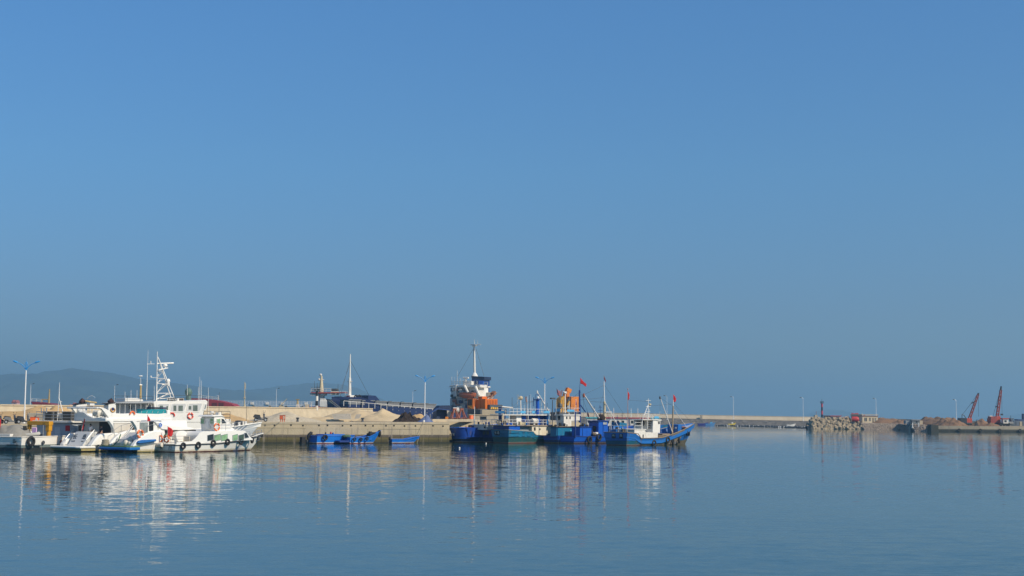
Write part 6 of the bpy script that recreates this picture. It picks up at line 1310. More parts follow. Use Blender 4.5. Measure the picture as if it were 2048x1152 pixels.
o = q.build('net_float', WHITE, smooth=True, loc=ground(972, 887.5)); tag(o, 'white float drifting in front of the navy boat', 'float', 'loose floats in the harbour')
o = q.build('net_float', WHITE, smooth=True, loc=ground(919, 896.5)); tag(o, 'pale float drifting below the round blue stern', 'float', 'loose floats in the harbour')
# ================================================================ SHIPS AND JETTY BEYOND THE SEA WALL
NAVY = mat('navy ship paint', (.006, .019, .085), .5, .12, .4, stain=(.06, .05, .05), samt=.06); SHW = mat('ship white paint', (.72, .69, .62), .5, .1, .5, stain=(.30, .17, .10), samt=.16)
SHR = mat('red ship paint', (.34, .035, .025), .6, .15, .3, stain=(.16, .06, .04), samt=.1); HATCH = mat('grey hatch covers', (.18, .185, .19), .7, .14, .25, stain=(.16, .14, .12), samt=.1)
bow = at(657, 817, 330); st = at(985, 817, 381); bow.z = st.z = 0; d = bow - st; SL = d.length; F = Fr(st, math.degrees(math.atan2(d.y, d.x)))
SB_ = 10.0; yp = SB_ / 2
t = thing('cargo_ship', 'dark blue cargo ship with a tall white foremast, grey hatches and a navy funnel aft', 'ship', F.o, F.deg)
def zat(px, py, y=yp): return F.side(px, py, y)[1]
H = Hull(SL - 4, SB_, [(0, 5.2), (.3, zat(850, 824.6)), (.82, zat(690, 812)), (.86, zat(688, 803)), (.9, zat(680, 793)), (1, zat(656, 793.5, 0))], stern=.85, sm=.76, pw=2.2, wlk=.93, wlsm=.72, rake=3, trans=.1, bul=.9, draft=1.0, n=40)
hl = H.build(t, [NAVY, HATCH, NAVY], smooth=False)
xa, xb = F.side(688, 812, yp)[0], F.side(898, 826, yp)[0]
q = MB(); zf, zb = zat(690, 801.7), zat(850, 817.6) - .3
N = 18
for i in range(N + 1):
    u = i / N; x = xa + (xb - xa) * u; z1 = zf + (zb - zf) * u; z0 = z1 - 1.2; q.tube((x, yp - .1, z0), (x, yp - .1, z1), .07, n=6)
q.tube((xa, yp - .1, zf), (xb, yp - .1, zb), .055, n=6); q.build('bulwark_rail', SHW, t)
q = MB()
n = 7; zt0, zt1 = zat(712, 799, 2.5), zat(862, 808.5, 2.5)
for i in range(n):
    u0, u1 = i / n, (i + .985) / n; x0, x1 = xa - 3 + (xb - xa + 6) * u0, xa - 3 + (xb - xa + 6) * u1; z = zt0 + (zt1 - zt0) * u0
    q = MB(); q.bx(x1 + .2, x0 - .2, -3.3, 3.3, 4.2, z - 1.15); cm = q.build('hatch_coaming', NAVY, t); q = MB(); q.bx(x1 + .2, x0 - .2, -3.4, 3.4, z - 1.15, z - .2); q.bx(x1 + .1, x0 - .1, -3.6, 3.6, z - .2, z); q.build('hatch_cover', HATCH, t)
    for k in range(3): q2 = MB(); q2.box(((x0 + x1) / 2, -2.2 + k * 2.2, z + .08), (.8, .4, .16)); q2.build('hatch_cleat', DGREY, t)
ym = 0.; xm = F.side(699, 795, ym)[0]
z0 = F.side(699, 800, ym)[1]; z1 = F.side(699, 790.5, ym)[1]; q = MB(); q.bx(xm - 1.2, xm + .8, -.9, .9, z0 - 2, z1); mh = q.build('mast_house', SHW, t, bevel=.05)
a = F.aft(696, 797, xm + .8); q = MB(); q.bx(xm + .8, xm + .84, a[0] - .45, a[0] + .45, a[1] - .6, a[1] + .6); rs = q.build('red_square', REDP, mh)
M_ = Matrix.Translation((xm + .86, a[0], a[1])) @ Matrix(((0, 0, 1), (1, 0, 0), (0, 1, 0))).to_4x4(); lettering('7', 1.0, SHW, rs, M_)
def P(px, py, y=0.): a = F.side(px, py, y); return Vector((a[0], y, a[1]))
q = MB(); q.tube((xm, 0, z1), (xm, 0, F.side(700, 756, 0)[1]), .42, .30, 12); q.tube((xm, 0, F.side(700, 757, 0)[1]), (xm, 0, F.side(699, 708, 0)[1]), .22, .12, 10); q.build('foremast', SHW, t, smooth=True)
zz = F.side(700, 763, 0)[1]; q = MB(); q.tube((xm, -.7, zz), (xm, .7, zz), .1); q.tube((xm + .4, .2, zz - 6), (xm + .4, .2, zz + 1), .05); q.build('crosstree', SHW, t)
top = Vector((xm, 0, F.side(699, 720, 0)[1])); q = MB(); q.tube(top, (F.side(738, 790, 2)[0], 2, zat(738, 791, 2)), .035, n=4); q.tube(top, (F.side(680, 793, -2)[0], -2, 8), .035, n=4); q.tube(top - Vector((0, 0, 1)), (F.side(676, 793, 3)[0], 3, 8), .035, n=4); q.build('stay_wire', DGREY, t)
q = MB(); xr = F.side(714, 796, 1)[0]; zr = F.side(714, 796, 1)[1]
for k in (-.8, .3): q.torus((xr + k, 1.0, zr), .65, .16, 'y', 16, 6)
q.build('hose_reel', BLACK, t)
house(t, F, [(736.5, 801), (736.5, 790.5), (752, 791.5), (760, 801)], 2.2, -2.2, NAVY, 'hatch_house', .05)
q = MB()
for px in (672, 676, 681): p = P(px, 793, -1); q.lathe([(.35, 0), (.3, .7), (.45, .8)], p - Vector((0, 0, .8)), 8)
q.build('windlass', NET, t)
q = MB()
for a in ((657, 801), (661, 800)): q.tube(P(a[0], a[1], 2), (F.side(a[0] + 22, 820, 12)[0], 13, 4.6), .08, n=5)
q.build('bow_line', ROPE, t)
# superstructure: its front looks along the ship, toward the viewer
xf = F.side(958, 800, yp)[0]
def A(px, py, x=xf): return F.aft(px, py, x)
def fr(name, pts, x, dep, m, bevel=.05, par=t): q = MB(); q.prism([A(px, py, x) for px, py in pts], x - dep, x, 'x'); return q.build(name, m, par, bevel=bevel)
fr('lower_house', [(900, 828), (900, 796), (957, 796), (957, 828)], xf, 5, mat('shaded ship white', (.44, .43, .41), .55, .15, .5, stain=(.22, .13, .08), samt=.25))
br = fr('bridge', [(902, 797), (902, 775), (958, 775), (958, 797)], xf - .5, 4, SHW)
fr('bridge_wing', [(897, 774.5), (900, 770.5), (960, 769.5), (960, 775)], xf + .3, 3, SHW)
fr('corner_pillar', [(906.5, 797), (906.5, 769.5), (912.3, 769.5), (912.3, 797)], xf + .4, 1.0, SHW)
fr('wing_locker', [(900.5, 794), (900.5, 789), (905.5, 789), (905.5, 794)], xf + .2, 1.0, DARKIN)
for a, b_ in ((901, 905.5), (913.5, 918), (919.5, 925)): q = MB(); q.prism([A(px, py, xf - .45) for px, py in rect(a, 776.5, b_, 783)], xf - .5, xf - .42, 'x'); q.build('bridge_window', mat('bridge window glass', (.05, .10, .16), .15, .3, .5), br)
fr('boat_deck', [(928, 797), (928, 771), (946, 771), (946, 797)], xf - 1, 3, SHW); q = MB(); q.prism([A(px, py, xf - .9) for px, py in rect(934, 777.5, 940, 782)], xf - 1, xf - .9, 'x'); q.build('window', GLASS, t)
for i, (a, b_) in enumerate((((929, 771.5), (936, 785)), ((951, 773), (958.5, 791)))):
    q = MB(); u, v = A(*a, xf + .8), A(*b_, xf + .8); q.tube((xf + .8, u[0], u[1]), (xf + .8, v[0], v[1]), .4, .3, 8); q.build('davit', SHW, t)
lb = thing('lifeboat', 'rust orange lifeboat slung in white davits on the cargo ship', 'lifeboat', F.w(xf + 1.3, (A(924, 790)[0] + A(958, 790)[0]) / 2, A(940, 794)[1]), F.deg + 90); Lb = (A(958, 790)[0] - A(924, 790)[0])
q = MB(); OR3 = mat('faded lifeboat orange', (.40, .10, .035), .6, .25, .8, stain=(.10, .05, .04), samt=.2); q.sweep([(-Lb / 2, 0, .9), (-Lb * .42, 0, .55), (-Lb * .2, 0, .4), (Lb * .2, 0, .4), (Lb * .42, 0, .55), (Lb / 2, 0, .9)], [.12, .55, .75, .75, .55, .12], 12); q.build('hull', OR3, lb, smooth=True)
q = MB(); q.prism([(-Lb * .4, .9), (-Lb * .3, 1.2), (Lb * .3, 1.2), (Lb * .4, .9)], -.55, .55); q.build('cover', mat('brown boat cover', (.16, .07, .05), .8, .2, 1), lb, bevel=.1)
fn = fr('funnel', [(943.5, 797), (943.2, 752.5), (967.5, 754), (967.5, 761), (966.5, 797)], xf - 3, 2.6, mat('funnel navy paint', (.012, .045, .18), .5, .1, .5))
fr('funnel_top', [(942.8, 756), (942.8, 752), (968.5, 753.6), (968.5, 760)], xf - 2.8, 3.0, mat('funnel top black blue', (.006, .018, .06), .6, .15, .6), par=fn)
a = A(951, 766, xf - 2.9); lettering('R3', 1.5, SHW, fn, Matrix.Translation((xf - 2.9, a[0], a[1])) @ Matrix(((0, 0, 1), (1, 0, 0), (0, 1, 0))).to_4x4())
q = MB(); q.prism([A(px, py, xf - 2.9) for px, py in [(957.5, 761), (967, 762), (966.5, 780.5), (957.5, 780)]], xf - 3.05, xf - 2.88, 'x'); q.build('painted_lit_side', mat('painted sunlit funnel blue', (.02, .13, .52), .5, .08, .6), fn)  # sunlit side of the navy funnel, painted as a brighter blue panel
fr('after_deck', [(959, 797), (959, 785.5), (981, 785.5), (974, 797)], xf - 4, 2.5, SHW); fr('deck_edge', [(957, 786), (957, 784.6), (984, 784.6), (976, 786)], xf - 3.5, 3, SHW)
fr('pillar', [(967.5, 786), (967.5, 772.5), (975.5, 772.5), (975.5, 775), (970, 775), (970, 786)], xf - 4, 1.2, SHW)
def A3(px, py, x): y_, z_ = A(px, py, x); return Vector((x, y_, z_))
for P_ in ([(904, 770), (926, 770)], [(927, 769), (943, 769)], [(968, 772.5), (975, 772.5)]):
    railing(t, [A3(P_[0][0], P_[0][1], xf), A3(P_[1][0], P_[1][1], xf)], 1.0, .06, 2, SHW, step=1.4)
q = MB()
for px, a, b_ in ((903.5, 770, 753), (908.5, 770, 754), (914.5, 769, 741), (919, 769, 757), (921.5, 769, 756), (926, 769, 759)): q.tube(A3(px, a, xf - 1), A3(px, b_, xf - 1), .07, .04)
q.build('whip_antenna', SHW, t)
q = MB(); q.tube(A3(931.5, 770, xf - 2), A3(931.5, 757, xf - 2), .35, .3); q.tube(A3(926.5, 755.5, xf - 2), A3(937, 755.5, xf - 2), .22); q.box(A3(937, 766, xf - 2), (1.2, 2.6, .9)); q.build('radar_mast', SHW, t)
q = MB(); q.tube(A3(949.2, 753, xf - 5), A3(948.8, 688, xf - 5), .36, .17, 10); q.tube(A3(948.8, 690, xf - 5), A3(948.8, 679, xf - 5), .08, .04); q.lathe([(1.0, 0), (.7, .6), (.35, 1.1)], A3(949.2, 753.5, xf - 5), 10); q.build('mainmast', SHW, t, smooth=True)
q = MB(); q.tube(A3(940.5, 689.5, xf - 5), A3(961.5, 689, xf - 5), .10); q.tube(A3(945, 692.5, xf - 5), A3(955.5, 690, xf - 5), .12); q.tube(A3(955.5, 692, xf - 5), A3(955.3, 681, xf - 5), .04); q.box(A3(949, 690.5, xf - 5), (.5, 1.2, .5)); q.build('crosstree', SHW, t)
q = MB(); q.tube(A3(946, 699, xf - 5), A3(915, 753, xf - 1), .04, n=4); q.tube(A3(952, 697, xf - 5), A3(968, 752, xf - 6), .04, n=4); q.build('stay_wire', DGREY, t)
q = MB(); q.tube(A3(947.3, 745, xf - 5.2), A3(947.3, 695, xf - 5.2), .08); q.build('mast_ladder', DGREY, t)
gr = random.Random(4); 
for i in range(34):
    p = A3(gr.uniform(904, 956), gr.uniform(776, 818), xf + .4); q = MB(); q.box(p, (.5, gr.uniform(.25, 1.3), gr.uniform(.25, 1.0)), ry=gr.uniform(-.4, .4)); q.build('deck_gear', gr.choice([SHW, HATCH, DGREY, RSTEEL, NAVY]), t)

# white ship with the red boot topping behind the bow
F2 = Fr(at(640, 817, 400), 0); F2 = Fr((F2.o.x, F2.o.y, 0), 0)
t = thing('coaster', 'white bridged ship with a red hull behind the striped beacon', 'ship', F2.o, 0)
def fw(name, pts, y, dep, m, bevel=.05, par=None): q = MB(); q.prism(F2.sides(pts, y), y, y + dep); return q.build(name, m, par or t, bevel=bevel)
def P2(px, py, y=0.): a = F2.side(px, py, y); return Vector((a[0], y, a[1]))
fw('hull', [(612, 831), (612, 815), (636, 812.5), (662, 814), (665, 831)], 0, 12, SHR); 
fw('lower_house', [(639, 815), (639, 802), (657, 802), (660, 815)], 0, 8, SHW); fw('middle_house', [(640, 803), (640, 797), (650, 797), (657.5, 806), (657, 806)], .2, 8, SHW)
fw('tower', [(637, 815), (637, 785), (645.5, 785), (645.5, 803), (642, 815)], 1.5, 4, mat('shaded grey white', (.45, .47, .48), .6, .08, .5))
fw('bridge_front', [(641, 791), (641, 786.5), (649, 786.5), (648, 791)], .5, 6, SHW)
fw('bridge_deck', [(620, 786), (622, 784.4), (690, 784.4), (690, 786.2), (640, 787)], 0, 7, SHR)
fw('chart_house', [(662, 789.5), (662, 783), (674, 782.5), (674, 789.5)], .3, 4, CREAM); fw('awning', [(661, 782), (662.5, 777.5), (673, 777), (675, 781.5)], .3, 4, mat('dark grey canvas', (.06, .065, .065), .8, .2, 1))
for k in range(9): q = MB(); q.tube(P2(620 + k * 1.7, 786.5, .5), P2(622 + k * 1.5, 791, .5), .1); q.build('bracket', SHW, t)
q = MB(); q.tube(P2(642.8, 785, 1), P2(643, 752, 1), .7, .25, 10); q.build('mast', CREAM, t, smooth=True); q = MB(); q.tube(P2(637, 759, 1), P2(648.5, 760, 1), .12); q.ball(P2(638.5, 759, 1), .35, 8, 5); q.ball(P2(641.5, 749.8, 1), .4, 8, 5); q.build('radar', SHW, t)
railing(t, [P2(622, 784.4, .1), P2(662, 784.4, .1)], 1.0, .05, 2, SHW, step=1.3); railing(t, [P2(662, 790, .1), P2(700, 790, .1)], 1.0, .05, 2, SHW, step=1.5)
q = MB()
for px, a, b_ in ((622.5, 784, 774), (624.5, 784, 773), (626.3, 784, 776), (629, 784, 762), (634.5, 784, 766), (636, 784, 771), (676, 789, 769)): q.tube(P2(px, a, .6), P2(px, b_, .6), .06, .04)
q.tube(P2(627, 774.5, .6), P2(641, 774.5, .6), .06); q.tube(P2(627, 778.5, .6), P2(640, 778.5, .6), .06); q.build('antenna_frame', DGREY, t)
# striped beacon on the wall
def beacon(label, px, D, ybot, ytop, r, bands, m1, m2, cage):
    b0 = at(px, ybot, D); z1 = at(px, ytop, D).z; t = thing('beacon', label, 'beacon', b0); Hh = z1 - b0.z
    for i in range(bands):
        q = MB(); rr = r * (1.08 - .12 * i / bands), r * (1.08 - .12 * (i + 1) / bands); q.lathe([(rr[0], Hh * i / bands), (rr[1], Hh * (i + 1) / bands)], n=16); q.build('band', (m2, m1)[i % 2], t, smooth=True)
    q = MB(); q.lathe([(r * 1.3, Hh), (r * 1.3, Hh + .12 * r)], n=14); q.build('gallery', m1, t)
    railing(t, [(r * 1.8 * math.cos(a * math.pi / 4), r * 1.8 * math.sin(a * math.pi / 4), Hh) for a in range(9)], cage, .035, 2, m1, step=9)
    q = MB(); q.lathe([(r * .4, 0), (r * .4, cage * .6), (.05, cage * .9)], (0, 0, Hh), 10); q.tube((0, 0, Hh + cage * .8), (0, 0, Hh + cage * 2), .04); q.build('lantern', GLASS, t)
    return t
beacon('black and white striped beacon column standing on the sea wall', 633.2, 284, 821, 782.5, .27, 4, mat('black beacon paint', (.012, .012, .015), .5), SHW, .45)

# red boat, red ships, jetty
t = thing('tug_boat', 'small red hulled ship with a stub mast just left of the striped beacon', 'ship', (0, 0, 0)); F3 = Fr((0, 400, 0), 0); t.location = F3.o
def ob(par, F, name, pts, y, dep, m): q = MB(); q.prism(F.sides(pts, y), y, y + dep); return q.build(name, m, par, bevel=.03)
ob(t, F3, 'hull', [(590, 830), (588, 814.5), (592, 815.5), (616, 815.5), (628, 813.8), (629, 818), (625, 830)], 0, 6, SHR); ob(t, F3, 'deckhouse', [(592, 815.5), (592, 808.5), (597, 808.5), (597, 815.5)], .6, 3, SHW); ob(t, F3, 'cream_locker', [(610, 815.5), (610, 809), (616, 809), (616, 815.5)], .8, 3, CREAM)
q = MB(); a = F3.side(595, 810, 1.5); b_ = F3.side(595.3, 799, 1.5); q.tube((a[0], 1.5, a[1]), (b_[0], 1.5, b_[1]), .35, .22, 9); q.box((b_[0], 1.5, b_[1]), (1.0, .6, .2)); q.build('mast', mat('ochre mast paint', (.42, .30, .12)), t)
a, b_ = F3.side(592, 815.5, .1), F3.side(623, 815.5, .1); railing(t, [(a[0], .1, a[1]), (b_[0], .1, b_[1])], .95, .05, 2, SHW, step=1.2)
q = MB(); a = F3.side(623, 815, 1); q.tube((a[0], 1, a[1]), (a[0], 1, a[1] + 1.6), .08); q.build('post', SHW, t)
F4 = Fr((0, 430, 0), 0)
t = thing('cargo_ship', 'rust red ship bow sloping down behind the sea wall beside the patrol ship', 'ship', F4.o)
ob(t, F4, 'hull', [(380, 832), (380, 796), (404, 797), (436, 801), (452, 805), (463, 807.5), (468, 811), (472, 817), (474, 832)], 0, 9, mat('faded red ship paint', (.30, .03, .04), .6, .18, .25, stain=(.36, .10, .05), samt=.14))
a, b_ = F4.side(402, 797, .1), F4.side(436, 800.8, .1); railing(t, [(a[0], .1, a[1]), (b_[0], .1, b_[1])], .9, .05, 2, SHW, step=1.5)
for px in (426, 431.5, 439.5, 445): q = MB(); a = F4.side(px, 809, -.02); q.bx(a[0] - .35, a[0] + .35, -.05, .02, a[1] - .5, a[1] + .5); q.build('hull_port', mat('dark red mark', (.10, .02, .02), .6), t)
q = MB(); a, b_ = F4.side(437.5, 801, 1), F4.side(437, 791.5, 1); q.tube((a[0], 1, a[1]), (b_[0], 1, b_[1]), .08); q.tube((b_[0] - .5, 1, b_[1]), (b_[0], 1, b_[1]), .08); q.build('lamp_post', SHW, t)
t = thing('cargo_ship', 'distant maroon ship bow with a yellow mast behind the ochre sand at left', 'ship', F4.o)
ob(t, F4, 'hull', [(61.5, 803), (68, 803.5), (97, 806.5), (106, 809), (112, 811), (112, 828), (72, 828), (66, 811)], 0, 8, mat('maroon ship paint', (.20, .02, .035), .6, .15, .3))
for a_, b_ in (((63, 803), (82, 804.8)),): a, b_ = F4.side(*a_, .1), F4.side(*b_, .1); railing(t, [(a[0], .1, a[1]), (b_[0], .1, b_[1])], .9, .06, 2, SHW, step=1.5)
q = MB(); a, b_ = F4.side(97.5, 809, 2), F4.side(99, 778, 2); q.tube((a[0], 2, a[1]), (b_[0], 2, b_[1]), .36, .15); c_ = F4.side(83.5, 799, 2); d_ = F4.side(98, 799, 2); q.tube((c_[0], 2, c_[1]), (d_[0], 2, d_[1]), .16); e_ = F4.side(84, 804, 2); q.tube((c_[0], 2, c_[1]), (e_[0], 2, e_[1]), .16); q.build('mast', mat('ochre mast paint', (.42, .30, .12)), t)
# long jetty with pale rails
F5 = Fr((0, 455, 0), 0); JM = mat('pale blue grey rail', (.50, .56, .62), .5, .1, .5)
t = thing('jetty', 'long distant jetty with pale blue railings running behind the sea wall', 'jetty', F5.o)
a, b_ = F5.side(440, 808.5, 0), F5.side(800, 810.5, 0); q = MB(); q.bx(a[0], b_[0], 0, 3, a[1] - .3, a[1]); q.build('deck', JM, t)
q = MB(); q.bx(a[0], b_[0], -.1, .3, a[1] - 1.0, a[1] - .65); q.build('pipe', mat('grey blue pipe', (.22, .28, .36), .5, .1, .5), t)
railing(t, [(a[0], 0, a[1]), (b_[0], 0, a[1])], 1.1, .07, 3, JM, step=.9)
q = MB()
for i in range(12): x = a[0] + (b_[0] - a[0]) * i / 11; q.tube((x, 1.5, -2), (x, 1.5, a[1] - .3), .35, n=8)
q.build('pile', CONCG, t)
for px in (504, 534.5, 564.5, 612): q = MB(); c_ = F5.side(px, 807, -.2); q.bx(c_[0] - .45 * 1.1, c_[0] + .5, -.4, .4, c_[1] - .35, c_[1] + .4); q.build('sign_board', WORN, t)
def post(label, px, y0_, y1_, D, m, r, cat='mast'):
    a, b_ = at(px, y0_, D), at(px + .5, y1_, D); q = MB(); q.tube(a, b_, r, r * .5, 8); q.lathe([(r * 2.4, -.1), (r * 1.4, 1.2)], a, 8); q.tube(b_ - Vector((0, 0, (b_ - a).length * .25)) + Vector((.2, 0, 0)), b_ - Vector((0, 0, (b_ - a).length * .05)) + Vector((.2, 0, 0)), r * .5); q.box(a.lerp(b_, .42), (r * 3, r * 3, .3)); return tag(q.build('signal_mast', m, smooth=False), label, cat)
post('slender cream signal mast rising behind the long sea wall', 489, 819, 764, 360, CREAM, .16)
t = thing('loading_boom', 'small cream derrick boom tilted beside the second jetty lamp', 'derrick', at(561, 818, 400)); q = MB(); q.tube((-1, 0, 0), (1.8, 0, 2.9), .14, .08); q.build('boom', CREAM, t); q = MB(); q.bx(-.4, .9, -.5, .5, 0, .9); q.build('base', CREAM, t)
for i, (px, py, wpx, lab) in enumerate(((33, 811, 22, 'faint pinkish building cluster on the far shore behind the street lamp'), (150, 812, 30, 'faint pinkish buildings on the far shore behind the yacht'))):
    D = 1300; s = D / FPX; b0 = at(px, 830, D); t = thing('house', lab, 'building', (b0.x, D, 0)); r = random.Random(i + 2)
    for k in range(4):
        x = (k - 1.5) * wpx * s / 4; h = r.uniform(7, 12); w_ = wpx * s / 4.6; q = MB(); q.bx(x - w_ / 2, x + w_ / 2, 0, 8, 0, h); q.build('wall', mat('pink render', (.62, .36, .32), .8, .1, .05), t)
        q = MB(); q.prism([(x - w_ * .6, h), (x, h + 2.5), (x + w_ * .6, h)], -.5, 8.5); q.build('roof', mat('red tile', (.35, .10, .07), .8, .1, .1), t)
# moored boats with red topped cabins, far behind the fishing boats
def moored(label, px, py, D, L, roof, hullm, deg, cab=(.3, .75)):
    b0 = at(px, py, D); t = thing('moored_boat', label, 'boat', (b0.x, b0.y, 0), deg, 'distant boats behind the fishing fleet')
    H = Hull(L, L * .3, [(0, 1.2), (.6, 1.2), (1, 2.0)], stern=.9, rake=1.2, bul=.2, n=12); H.build(t, [hullm, WOODD, hullm])
    q = MB(); q.bx(L * cab[0], L * cab[1], -L * .11, L * .11, 1.0, 3.4); c = q.build('cabin', WORN, t, bevel=.04); q = MB(); q.bx(L * cab[0] - .3, L * cab[1] + .3, -L * .13, L * .13, 3.4, 3.7); q.build('roof', roof, c)
    for k in range(4): q = MB(); x = L * cab[0] + (cab[1] - cab[0]) * L * (k + .5) / 4; q.bx(x - .3, x + .3, -L * .11 - .03, -L * .11, 2.2, 2.9); q.build('window', GLASS, c)
    q = MB(); q.tube((L * .5, 0, 3.7), (L * .5, 0, 6.0), .07); q.build('mast', WHITE, t)
PINK = mat('faded red roof paint', (.42, .08, .09), .6, .15, 1); TQ = mat('turquoise roof paint', (.12, .48, .52), .6, .12, 1)
for px, D, L_, rf, hm, dg, lab in ((1183, 352, 11, PINK, M_BL3, 4, 'distant white cabin boat with a red roof behind the navy mast brace'), (1212, 372, 13, TQ, M_BL1, -3, 'distant boat with a turquoise roof behind the cream mast'), (1232, 358, 11, PINK, M_BL1, 3, 'distant white cabin boat with a red roof right of the cream mast'),
                                   (1262, 385, 10, TQ, M_TE, 2, 'distant teal boat almost hidden behind the white stern cabins'), (1150, 365, 10, TQ, M_BL3, 0, 'distant turquoise roofed boat behind the white wheelhouse')):
    moored(lab, px, 850, D, L_, rf, hm, dg)
# ================================================================ BREAKWATER AND THE FAR QUAY AT THE RIGHT
BWC = mat('sunlit beige concrete', (.60, .49, .335), .85, .1, .25, stain=(.40, .32, .22), samt=.1)
RUB = mat('dark wet rubble', (.13, .115, .095), .95, .4, 1.2, bump=1., bscale=3); ROCK = mat('pale rubble stone', (.28, .22, .165), .95, .35, .8, bump=.7, bscale=4)
bp = [(1100, 705), (1180, 702), (1280, 698), (1360, 695), (1440, 692), (1520, 690), (1600, 688), (1640, 688)]; ytop = [826, 826.4, 827.6, 829.8, 831.6, 833, 834.4, 834.8]
q = MB(); rows = []
for (px, D), yt in zip(bp, ytop):
    a = at(px, yt, D); h = 7.2 * D / FPX; rows.append((a, h))
for (a, h), (b_, g) in zip(rows[:-1], rows[1:]):
    bk = Vector((1.2, 3.5, 0)); q.add([a - Vector((0, .7, h)), b_ - Vector((0, .7, g)), b_, a], [(0, 1, 2, 3)]); q.add([a, b_, b_ + bk, a + bk], [(0, 1, 2, 3)]); q.add([a + bk, b_ + bk, b_ + bk - Vector((0, 0, 6)), a + bk - Vector((0, 0, 6))], [(0, 1, 2, 3)])
    q.add([p + o for o in (Vector((0, -.06, .0)), Vector((0, -.06, .3)), Vector((0, 3, .3)), Vector((0, 3, .0))) for p in (a, b_)], [(0, 1, 3, 2), (2, 3, 5, 4), (0, 2, 4, 6), (1, 3, 5, 7)])
tag(q.build('breakwater_wall', BWC), 'long sunlit beige breakwater wall across the harbour mouth', 'wall')
c = at(1402, 834, 693); block('dark gap of steps in the beige breakwater wall', c - Vector((0, .9, 1.1)), (1.1, .5, 2.0), 0, CONCG, 'steps', 'steps')
q = MB()
def f(u, v):
    i = u * (len(rows) - 1); k = min(len(rows) - 2, int(i)); fr_ = i - k; a = rows[k][0].lerp(rows[k + 1][0], fr_); h = rows[k][1] * (1 - fr_) + rows[k + 1][1] * fr_
    zb = a.z - h + .1; dn = 2 + v * 14; z = zb * (1 - v) ** .8 * (1 if v < .999 else 0) - .35 * (v > .98) + (.7 * fbm(a.x + v * 9, a.y - dn, .35, 3, 5) if v > .02 else 0)
    if v < .25: z = zb - .25 + .1 * nz(a.x, v, .5)
    return (a.x, a.y - dn, z)
q.sheet(f, 150, 14); tag(q.build('rubble_slope', RUB), 'dark rubble foot of the breakwater', 'rubble', kind='stuff')
for px, D, yb, yt, lab in ((1334, 688, 840, 792, 'thin breakwater lamp rising behind the derrick boom of the light blue boat'), (1467, 682, 839, 794, 'breakwater lamp above the yellow boat'), (1606.5, 676, 842, 795.7, 'breakwater lamp left of the red and black beacon'), (1752.5, 545, 842, 797.5, 'breakwater lamp above the cream flat roofed building'), (1913, 500, 845, 800, 'breakwater lamp beside the earth mounds and the left crane')):
    b0 = at(px, yb, D); single_lamp(lab, b0, (yb - yt) * D / FPX, 0, 'single arm lamps on the breakwater')

# land behind the far quay
lf = [(1612, 513, 2.2), (1640, 513, 2.6), (1712, 511, 2.4), (1722, 503, 2.4), (1796, 501, 2.1), (1822, 447, 1.9), (1862, 441, 1.8), (1960, 439, 1.8), (2140, 438, 1.8)]
top = [Vector((at(px, 850, D).x, D, z)) for px, D, z in lf]; q = MB()
n = len(top); bkl = [p + Vector((p.x * .24 + (6 if k == 0 else 0), p.y * .24, 0)) for k, p in enumerate(top)]
for i in range(n - 1): q.add([top[i], top[i + 1], bkl[i + 1], bkl[i]], [(0, 1, 2, 3)])
for i in range(n - 1):
    a, b_ = top[i], top[i + 1]; rock = i < 5; off = Vector((0, -4, 0)) if rock else Vector((0, 0, 0)); q.mi = 1 if rock else 2
    q.add([a + off - Vector((0, 0, a.z + .8)), b_ + off - Vector((0, 0, b_.z + .8)), b_, a], [(0, 1, 2, 3)])
q.add([top[0], bkl[0], bkl[0] - Vector((0, 0, 4)), top[0] - Vector((0, 0, 4))], [(0, 1, 2, 3)])
QR = mat('far quay concrete', (.36, .31, .24), .9, .12, .3, stain=(.24, .19, .14), samt=.12, bands=[(-1, (.05, .05, .035)), (.55, (.12, .11, .08)), (.85, (.46, .38, .26))])
tag(q.build('far_quay', [mat('dusty earth ground', (.34, .25, .16), .95, .2, .15), ROCK, QR]), 'low far quay with earth ground at the right', 'quay', kind='structure')
# rubble bank in front of it
q = MB(); r = random.Random(5)
for i in range(2400):
    px = r.uniform(1714, 1846); D = float(np.interp(px, [l[0] for l in lf], [l[1] for l in lf])); u = r.random(); p = at(px, 850, D); z = 2.2 * u
    q.ball((p.x, D - 5.0 * (1 - u) - .3 + r.uniform(-.3, .3), z - .25), r.uniform(.16, .45), 5, 4, (r.uniform(.7, 1.3), 1, r.uniform(.6, 1)))
tag(q.build('rubble_bank', ROCK), 'bank of pale rubble stones along the far quay', 'rubble', kind='stuff')
# tetrapods
TP = mat('weathered tetrapod concrete', (.31, .245, .155), .9, .25, .8, stain=(.22, .18, .12), samt=.12, bump=.3)
q = MB(); s = 1.0
for v in ((0, 0, 1), (.943, 0, -.333), (-.471, .816, -.333), (-.471, -.816, -.333)): q.tube((0, 0, 0), Vector(v) * 1.25, .72, .46, 10)
proto = q.build('tetrapod', TP, smooth=True); tag(proto, 'pale concrete tetrapod in the pile armouring the breakwater head', 'tetrapod', 'tetrapods at the breakwater head')
k = 0; r = random.Random(9)
for row in range(5):
    cnt = [16, 15, 14, 12, 9][row]
    for i in range(cnt):
        o = proto if k == 0 else proto.copy()
        if k: COL.objects.link(o)
        px = 1622 + (i + (row % 2) * .5) * (112 - row * 7) / (16, 15, 14, 12, 9)[row] + r.uniform(-2, 2); D = 506 + row * 1.5; p = at(px, 850, D)
        o.location = (p.x, p.y - 5 + row * 1.3, .0 + row * .78 + r.uniform(-.2, .2)); o.rotation_euler = (r.uniform(0, 6), r.uniform(0, 6), r.uniform(0, 6)); sc_ = r.uniform(1.0, 1.2); o.scale = (sc_,) * 3; k += 1
block('pale concrete end block where the breakwater wall meets the tetrapods', at(1631.5, 842, 540), (1.1, 2, 2.2), 0, CONC, 'end_block', 'block')
